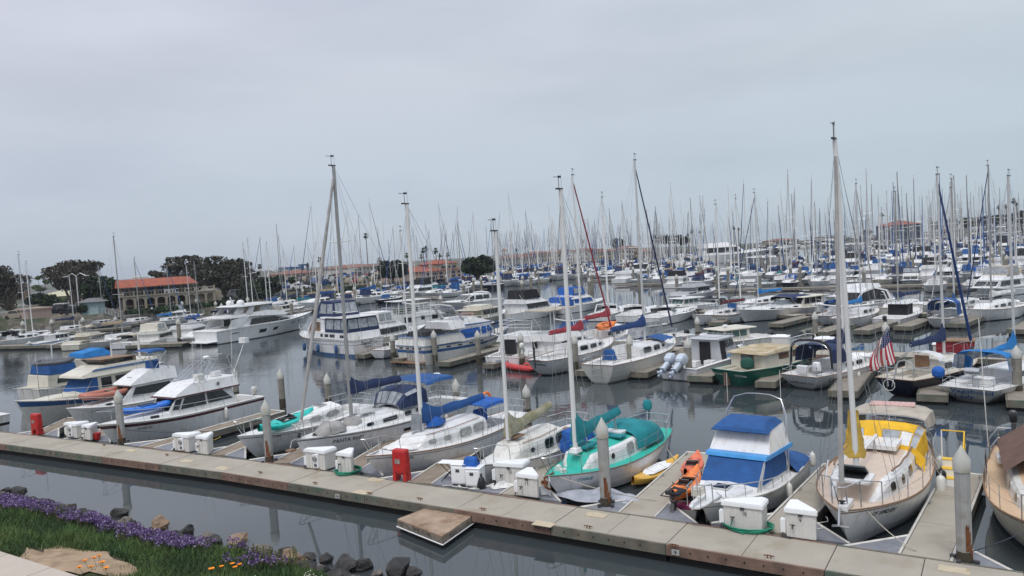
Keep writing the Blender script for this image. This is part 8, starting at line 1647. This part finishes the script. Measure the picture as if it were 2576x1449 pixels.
for t_ in rest:
    D,c,side,x,y,row=t_; kind='s' if rf.random()<.66 else 'm'; pool=sp_ if kind=='s' else mp_; pi=rf.randrange(12); o=pool[pi]; sc_=rf.uniform(.85,1.15); h=(DN if side<0 else -DN)+DD*rf.uniform(-.06,.06); rz=math.atan2(h.y,h.x)
    if cnt[kind]<290:
        cnt[kind]+=1
        q=o if o.name not in used else o.copy()
        if q is o: used.add(o.name)
        else: COL.objects.link(q)
        q.location=(c.x,c.y,0); q.rotation_euler=(0,0,rz); q.scale=(sc_,sc_,sc_*rf.uniform(.88,1.12)) if kind=='s' else (sc_*.9,sc_*.9,sc_*.72)
    else:
        me=o.data; V=np.empty(len(me.vertices)*3,np.float32); me.vertices.foreach_get('co',V); V=V.reshape(-1,3)*sc_*(1 if kind=='s' else np.array([.9,.9,.72])); cs,sn_=math.cos(rz),math.sin(rz); W_=np.stack([V[:,0]*cs-V[:,1]*sn_+c.x,V[:,0]*sn_+V[:,1]*cs+c.y,V[:,2]],1); stuffV.append(W_)
        for mt in me.materials:
            if mt not in stuffmats: stuffmats.append(mt)
        for pl in me.polygons: stuffF.append(tuple(voff+v for v in pl.vertices)); stuffM.append(stuffmats.index(me.materials[pl.material_index]))
        voff+=len(V)
print('far boats',len(near),len(rest),cnt,len(stuffF))
if stuffF:
    me=bpy.data.meshes.new('distant_moored_boats'); me.from_pydata(np.concatenate(stuffV).tolist(),[],stuffF)
    for mt in stuffmats: me.materials.append(mt)
    me.polygons.foreach_set('material_index',stuffM); o=bpy.data.objects.new('distant_moored_boats',me); COL.objects.link(o); setp(o,'most distant mass of moored boats and masts','boats',kind='stuff')
for t_,o in prot:
    if o.name not in used: bpy.data.objects.remove(o)
# far main docks and pilings
pp=MB('piling'); pp.tube([(0,0,-.3),(0,0,3.0)],.24,PILEW,n=6); pp.lathe([(.28,2.8),(.28,3.1),(0,3.5)],PCAP,n=6); pp=pp.build(); setp(pp,'distant concrete piling among the moored boats','piling','distant dock pilings'); first=True
byrow={}
for t_ in cand: byrow.setdefault(t_[5],[]).append(t_[1])
for row,cs_ in byrow.items():
    n0=92+22.5*row; ss=sorted(c.dot(DD) for c in cs_); runs=[[ss[0],ss[0]]]
    for v in ss:
        if v-runs[-1][1]<14: runs[-1][1]=v
        else: runs.append([v,v])
    o=MB('far_dock'); rz=math.atan2(DD.y,DD.x)
    for a0,a1 in runs: a=DD*(a0-2)+DN*n0; c=DD*(a1+2)+DN*n0; mid=(a+c)/2; o.box(mid.x,mid.y,.15,(c-a).length,1.8,.3,WG,rz)
    o=o.build(); setp(o,'long grey dock in the far basin, %s one beyond the third row'%ordn(row),'dock','far docks')
    if row<9:
        s=min(ss)
        while s<max(ss):
            for off in (-9.8,9.8):
                q=pp if first else pp.copy()
                if not first: COL.objects.link(q)
                first=False; c=DD*s+DN*(n0+off); q.location=(c.x,c.y,0)
            s+=rf.uniform(11,14)
# big moored motor yacht at the head of the channel
b=gmotor('sport','big white motor yacht lying alone at the head of the far channel',L=30,seed=400,lod=1,H=WHITE,rails=False,fbk=1.0,name='motor_yacht'); c=P(1832,660,0); b.finish((c.x,c.y,0),(.97,-.1,0))
for px,py,L_,lb in ((2150,628,22,'white cruiser with black windows moored along the channel'),(1925,662,18,'white motorboat lying at the near edge of the channel')):
    b=gmotor('express',lb,L=L_,seed=410+px%7,lod=1,rails=False,enc=BLACKC); c=P(px,py,0); b.finish((c.x,c.y,0),(-.95,-.2,0))
# ------------------------------------------------------------------ foreground bank
def BN(s,n,z=0): v=DD*s+DN*n; return Vector((v.x,v.y,z))
def bz(s,n):
    w=.25*math.sin(s*.7)+.15*math.sin(s*1.9+1)
    n=n-w*.5
    pr=[(16.5,-1.6),(14.3,-.25),(13.8,.05),(13.0,.42),(12.3,.8),(11.7,1.15),(10.4,1.55),(9.3,1.82),(8.3,2.0),(7.0,2.05),(2,2.1)]
    for (a,za),(b_,zb) in zip(pr[:-1],pr[1:]):
        if n<=a and n>=b_: return lerp(za,zb,(a-n)/(a-b_))+.04*math.sin(s*2.3+n*1.7)*(8.6<n<14)
    return -1.4 if n>16 else 2.1
SOIL=M('bank_soil',(.085,.065,.04),.95,var=.3,sc=2,stain=(.05,.06,.025),stth=.5,bump=.5,bsc=12); SAND=M('bare_sand',(.36,.26,.17),.95,var=.15,sc=3,bump=.4,bsc=25,stain=(.24,.17,.11),stth=.55)
rows=[[BN(s,n,bz(s,n)) for n in [2+.5*k for k in range(30)]] for s in [-60+.6*k for k in range(120)]]
q=MB('bank_ground'); q.grid(rows,SOIL); o=q.build(); o['kind']='structure'
# bare sandy patch
def patch(cs,cn,rs,rn_,name,mt,dz=.03,seed=0):
    rows=[]
    for i in range(9):
        f=i/8; r_=[]
        for k in range(28):
            a=2*math.pi*k/28; w=1+.16*math.sin(3*a+seed)+.1*math.sin(7*a+seed*2)+.07*math.sin(13*a+1); s=cs+rs*f*w*math.cos(a); n=cn+rn_*f*w*math.sin(a); r_.append(BN(s,n,bz(s,n)+dz+.02*math.sin(s*5+n*4)))
        rows.append(r_)
    q=MB(name); q.grid(rows,mt,close=True); o=q.build(); o['kind']='structure'; return o
patch(-17.2,8.75,1.9,.7,'sandy_ground',SAND,.045,1.3)
# concrete footpath
PATHC=M('footpath_concrete',(.47,.41,.35),.85,var=.05,sc=1.5,bump=.05,bsc=80,stain=(.38,.32,.27),stth=.62)
q=MB('footpath'); 
for k in range(34): s0=-62+1.8*k; q.add([BN(s0,8.12,2.09),BN(s0+1.785,8.12,2.09),BN(s0+1.785,5.5,2.11),BN(s0,5.5,2.11),BN(s0,8.12,1.9),BN(s0+1.785,8.12,1.9)],[(0,1,2,3),(0,4,5,1)],PATHC)
o=q.build(); o['kind']='structure'
g=np.random.default_rng(5)
DDn=np.array([DD.x,DD.y]);DNn=np.array([DN.x,DN.y])
def scatter(n,s0,s1,nf,nt_):
    s=g.uniform(s0,s1,n); f=g.random(n); nn_=nf(s)+(nt_(s)-nf(s))*f; return s,nn_
bzv=np.vectorize(bz)
# flower band limits in n as a function of s
flo=lambda s:10.75+.25*np.sin(s*1.1)+.15*np.sin(s*2.7); fhi=lambda s:11.75+.25*np.sin(s*.8+1)+.2*np.sin(s*3.1)
def blades(name,s,n,h,wd,mats,mi,lean=.5):
    k=len(s); z=bzv(s,n); c=np.stack([s*DDn[0]+n*DNn[0],s*DDn[1]+n*DNn[1],z],1); a=g.uniform(0,6.28,k); d=np.stack([np.cos(a),np.sin(a),np.zeros(k)],1); le=g.normal(size=(k,3))*lean*h[:,None]; le[:,2]=0; top=c+le; top[:,2]+=h
    V=np.stack([c-d*wd[:,None],c+d*wd[:,None],top],1).reshape(-1,3); o=npmesh(name,V,np.arange(len(V)).reshape(-1,3),mats,mi); o['kind']='stuff'; return o
G1=M('grass_green',(.045,.095,.022),.8,var=.35,sc=1.2); G2=M('grass_light',(.10,.16,.04),.8,var=.3,sc=1.2); G3=M('grass_dark',(.018,.05,.014),.8,var=.3); G4=M('grass_yellow',(.12,.13,.045),.8,var=.3)
k=85000; s,n=scatter(k,-34,-9.5,lambda s:8.1+0*s,lambda s:fhi(s)-.1+.5*(s>-15))
keep=~(((s+17.2)/1.9)**2+((n-8.72)/.72)**2<g.uniform(.75,1.15,len(s)))
keep&=~((n>8.0)&(n<8.15))
s=s[keep];n=n[keep]; pt=np.sin(s*2.1+n*3)+np.sin(s*.9-n*1.3); mi=np.clip(((g.random(len(s))*2.2+pt*.45+.4)).astype(int),0,3); hh=g.uniform(.06,.17,len(s))*(1+.35*(pt>0.6))
o=blades('grass',s,n,hh,g.uniform(.006,.014,len(s)),[G3,G1,G2,G4],mi,.5); setp(o,'dense green grass and ice plant on the bank','grass')
# purple statice
PUR=[M('statice_purple',(.15,.095,.235),.8,var=.25,sc=3),M('statice_violet',(.09,.05,.16),.8,var=.25,sc=3),M('statice_pale',(.27,.21,.34),.8,var=.2,sc=3),G3]
k=3300; s,n=scatter(k,-36,-11.5,flo,fhi); dens=np.sin(s*1.7)+np.sin(n*4+s)+g.normal(size=k)*.8; kp=dens>-.45; 
kp&=~((s>-15.6)&(g.random(k)<.55)); kp&=(s<-13.9); s=s[kp];n=n[kp]; k=len(s); z=bzv(s,n)+g.uniform(.14,.30,k); ctr=np.stack([s*DDn[0]+n*DNn[0],s*DDn[1]+n*DNn[1],z],1); V=[];mi=[]
per=14
for j in range(per):
    a=g.uniform(0,6.28,k); r_=g.uniform(0,.11,k); c=ctr+np.stack([np.cos(a)*r_,np.sin(a)*r_,.05-r_*.5+g.uniform(-.015,.03,k)],1); sz=g.uniform(.014,.028,k)[:,None]; A=g.normal(size=(k,3)); A/=np.linalg.norm(A,axis=1)[:,None]; Bv=np.cross(A,g.normal(size=(k,3))); Bv/=np.linalg.norm(Bv,axis=1)[:,None]
    V.append(np.stack([c-A*sz,c-Bv*sz,c+A*sz,c+Bv*sz],1)); mi.append(np.where(g.random(k)<.3,1,np.where(g.random(k)<.35,2,0)))
V=np.concatenate(V).reshape(-1,3); mi=np.concatenate(mi); o=npmesh('purple_flowers',V,np.arange(len(V)).reshape(-1,4),PUR,mi); setp(o,'band of purple statice flowers along the top of the rocks','flowers',kind='stuff')
ls=np.repeat(s,9)+g.normal(size=k*9)*.09; ln=np.repeat(n,9)+g.normal(size=k*9)*.09
o=blades('flower_leaves',ls,ln,g.uniform(.1,.26,k*9),g.uniform(.012,.03,k*9),[G3,G1,M('stem_brown',(.13,.10,.06),.9)],g.integers(0,3,k*9),.4); setp(o,'green leaves and stems under the purple flowers','leaves')
# small white and pink ground flowers near the lower edge
k=900; s,n=g.uniform(-12.8,-8.9,k),g.uniform(9.0,11.3,k); sel=np.sin(s*3)+np.sin(n*4)>.1; s=s[sel];n=n[sel];k=len(s); z=bzv(s,n)+g.uniform(.1,.2,k); V=[];mi=[]
for j in range(3):
    c=np.stack([s*DDn[0]+n*DNn[0],s*DDn[1]+n*DNn[1],z],1)+g.normal(size=(k,3))*.035; sz=.014; A=np.array([1,0,.3])*sz; Bv=np.array([0,1,.2])*sz; V.append(np.stack([c-A,c-Bv,c+A,c+Bv],1)); mi.append(np.where((np.sin(s*5)+np.cos(n*3))>.9,1,0))
V=np.concatenate(V).reshape(-1,3); o=npmesh('ground_flowers',V,np.arange(len(V)).reshape(-1,4),[M('petal_white',(.6,.6,.5),.8),M('petal_magenta',(.35,.05,.2),.8)],np.concatenate(mi)); setp(o,'scattered tiny white and magenta flowers at the lower edge','flowers',kind='stuff')
# poppies
POP=M('poppy_orange',(.85,.28,.01),.6,var=.1)
def poppies(px,py,nf,label,seed):
    r=random.Random(seed); p=P(px,py,1.95); 
    e=empty('poppy_clump',p,0,label,'poppies'); st=MB('stem')
    for i in range(nf):
        x,y=r.uniform(-.42,.42),r.uniform(-.3,.3); h=r.uniform(.14,.26); st.tube([(x*.6,y*.6,-.1),(x,y,h)],.004,G1,n=3); c=MB('flower')
        rr_=r.uniform(.045,.065); c.grid([[(x,y,h)]*7,[(x+rr_*math.cos(a),y+rr_*math.sin(a),h+.035+.012*(k%2)) for k,a in enumerate([j*math.pi/3 for j in range(7)])]],POP); c.build(e)
    for i in range(90): x,y=r.uniform(-.45,.45),r.uniform(-.3,.3); st.add([(x-.01,y,-.08),(x+.01,y,-.08),(x+r.uniform(-.05,.05),y+r.uniform(-.05,.05),r.uniform(.03,.13))],[(0,1,2)],G2)
    st.build(e)
poppies(262,1441,7,'clump of orange poppies beside the sandy patch',1); poppies(545,1458,5,'smaller clump of orange poppies at the bottom edge',2)
# boulders
RD=M('rock_dark',(.035,.034,.034),.75,var=.5,sc=3,bump=2.0,bsc=7,stain=(.09,.08,.07),stth=.6); RT=M('rock_tan',(.27,.19,.13),.9,var=.3,sc=2.5,bump=2,bsc=8,stain=(.18,.12,.09),stth=.55); RG=M('rock_grey',(.16,.14,.12),.9,var=.35,sc=2.5,bump=2,bsc=8)
def rock(p,r,mt,label,seed,sq=(1,1,.75),group=None):
    rn_=random.Random(seed); me=bpy.data.meshes.new('rock'); import bmesh
    bm=bmesh.new(); bmesh.ops.create_icosphere(bm,subdivisions=3,radius=1); ph=[rn_.uniform(0,9) for _ in range(6)]; cuts=[Vector((rn_.gauss(0,1),rn_.gauss(0,1),rn_.gauss(0,1))).normalized() for _ in range(16)]
    for v in bm.verts:
        c=v.co.copy()
        for d in cuts:
            t_=c.dot(d)-.62
            if t_>0: c-=d*t_*.9
        k=1+.08*math.sin(c.x*5+ph[0])*math.sin(c.y*4+ph[1])+.05*math.sin(c.z*9+ph[2])+.03*math.sin(c.x*17+ph[3])*math.sin(c.y*15+ph[4]); v.co=Vector((c.x*sq[0],c.y*sq[1],c.z*sq[2]))*k*r
    for f in bm.faces: f.smooth=True
    bm.to_mesh(me); bm.free(); me.materials.append(mt)
    try: me.set_sharp_from_angle(angle=R_(18))
    except Exception: pass
    o=bpy.data.objects.new('rock',me); COL.objects.link(o); o.location=p; o.rotation_euler=(rn_.uniform(-.3,.3),rn_.uniform(-.3,.3),rn_.uniform(0,6)); setp(o,label,'rock',group); return o
rr=random.Random(21)
PXR=[(402,1325,.42,RT,'tan boulder rising above the purple flowers'),(305,1292,.34,RD,'black pointed rock standing up at the water edge'),(318,1310,.26,RG,'pale grey rock below the black pointed one'),(170,1283,.34,RG,'low grey brown rock among the first flowers'),(525,1352,.3,RG,'grey rock behind the flowers left of the dead stalks'),(600,1365,.42,RT,'broad tan rock at the end of the flower band'),(655,1395,.42,RG,'pale rock beneath the yellow flower stalks'),(735,1412,.4,RT,'rounded orange tan boulder beside the black rocks'),(700,1418,.24,RT,'small tan rock left of the rounded boulder'),(820,1408,.3,RD,'dark rock right of the rounded boulder'),(868,1430,.42,RD,'large black rock low in the picture'),(915,1425,.34,RD,'black rock third from the right'),(1000,1440,.5,RD,'long black rock at the right end of the bank'),(948,1447,.25,RG,'small grey rock at the bottom edge'),(780,1400,.24,RD,'dark rock just above the rounded boulder'),(1040,1446,.3,RD,'last black rock at the right end'),(80,1262,.34,RD,'dark rock behind the flowers at left'),(115,1268,.36,RD,'dark rock second behind the flowers at left'),(45,1240,.4,RD,'dark rock at the far left of the bank'),(15,1240,.36,RD,'dark rock cut by the left edge'),(150,1275,.25,RD,'small dark rock at the water edge left'),(205,1282,.2,RD,'small wet stone reaching into the water'),(470,1338,.3,RD,'dark rock hidden by flowers in the middle'),(545,1360,.28,RD,'dark rock right of the middle'),(720,1395,.28,RD,'dark rock above the small tan one')]
def hit(px,py):
    z=2.2
    while z>-.2:
        p=P(px,py,z)
        if bz(p.dot(DD),p.dot(DN))>=z: return p
        z-=.02
    return P(px,py,0)
for i,(px,py,r_,mt,lb) in enumerate(PXR):
    p=hit(px,py+8); rock(p+Vector((0,0,r_*.35)),r_*.88,mt,lb,i,sq=(1.25,.9,.8) if i%3 else (1,1,.85))
for i in range(80):
    s=rr.uniform(-36,-7) if i%4==0 else rr.uniform(-15.5,-7); n=rr.uniform(12.0,13.9); rock(BN(s,n,bz(s,n)+.05),rr.uniform(.16,.34),rr.choice((RD,RD,RD,RG)),'rough rock of the rip rap along the near waterline',100+i,sq=(1.2,.9,.8),group='rip rap rocks along the near shore')
# dry stalks above the rocks
q=MB('dry_flower_stalks'); 
for i in range(26):
    s=rr.uniform(-14.9,-13.4); n=rr.uniform(11.2,12.2); z=bz(s,n); h=rr.uniform(.25,.6); a=BN(s,n,z); t_=a+Vector((rr.uniform(-.08,.08),rr.uniform(-.08,.08),h)); q.tube([a,t_],.006,G4,n=3)
    for j in range(5): c=a.lerp(t_,.5+.1*j); q.box(c.x,c.y,c.z,.03,.03,.03,G4)
o=q.build(); setp(o,'pale dry flower stalks standing above the rocks','plants',kind='stuff')
# ------------------------------------------------------------------ harbour air
if 1:
    hz=bpy.data.materials.new('haze_air'); hz.use_nodes=True; t=hz.node_tree; t.nodes.clear(); ou=nd(t,'ShaderNodeOutputMaterial'); pv=nd(t,'ShaderNodeVolumePrincipled'); pv.inputs['Color'].default_value=(.80,.86,.93,1); pv.inputs['Density'].default_value=.0002; pv.inputs['Anisotropy'].default_value=.2; t.links.new(pv.outputs[0],ou.inputs['Volume'])
    q=MB('haze'); q.box(200,700,-1.6,3600,2800,34,hz) if 0 else q.box(0,1200,-1.6,5200,2900,34,hz); o=q.build(smooth=False); o['kind']='stuff'
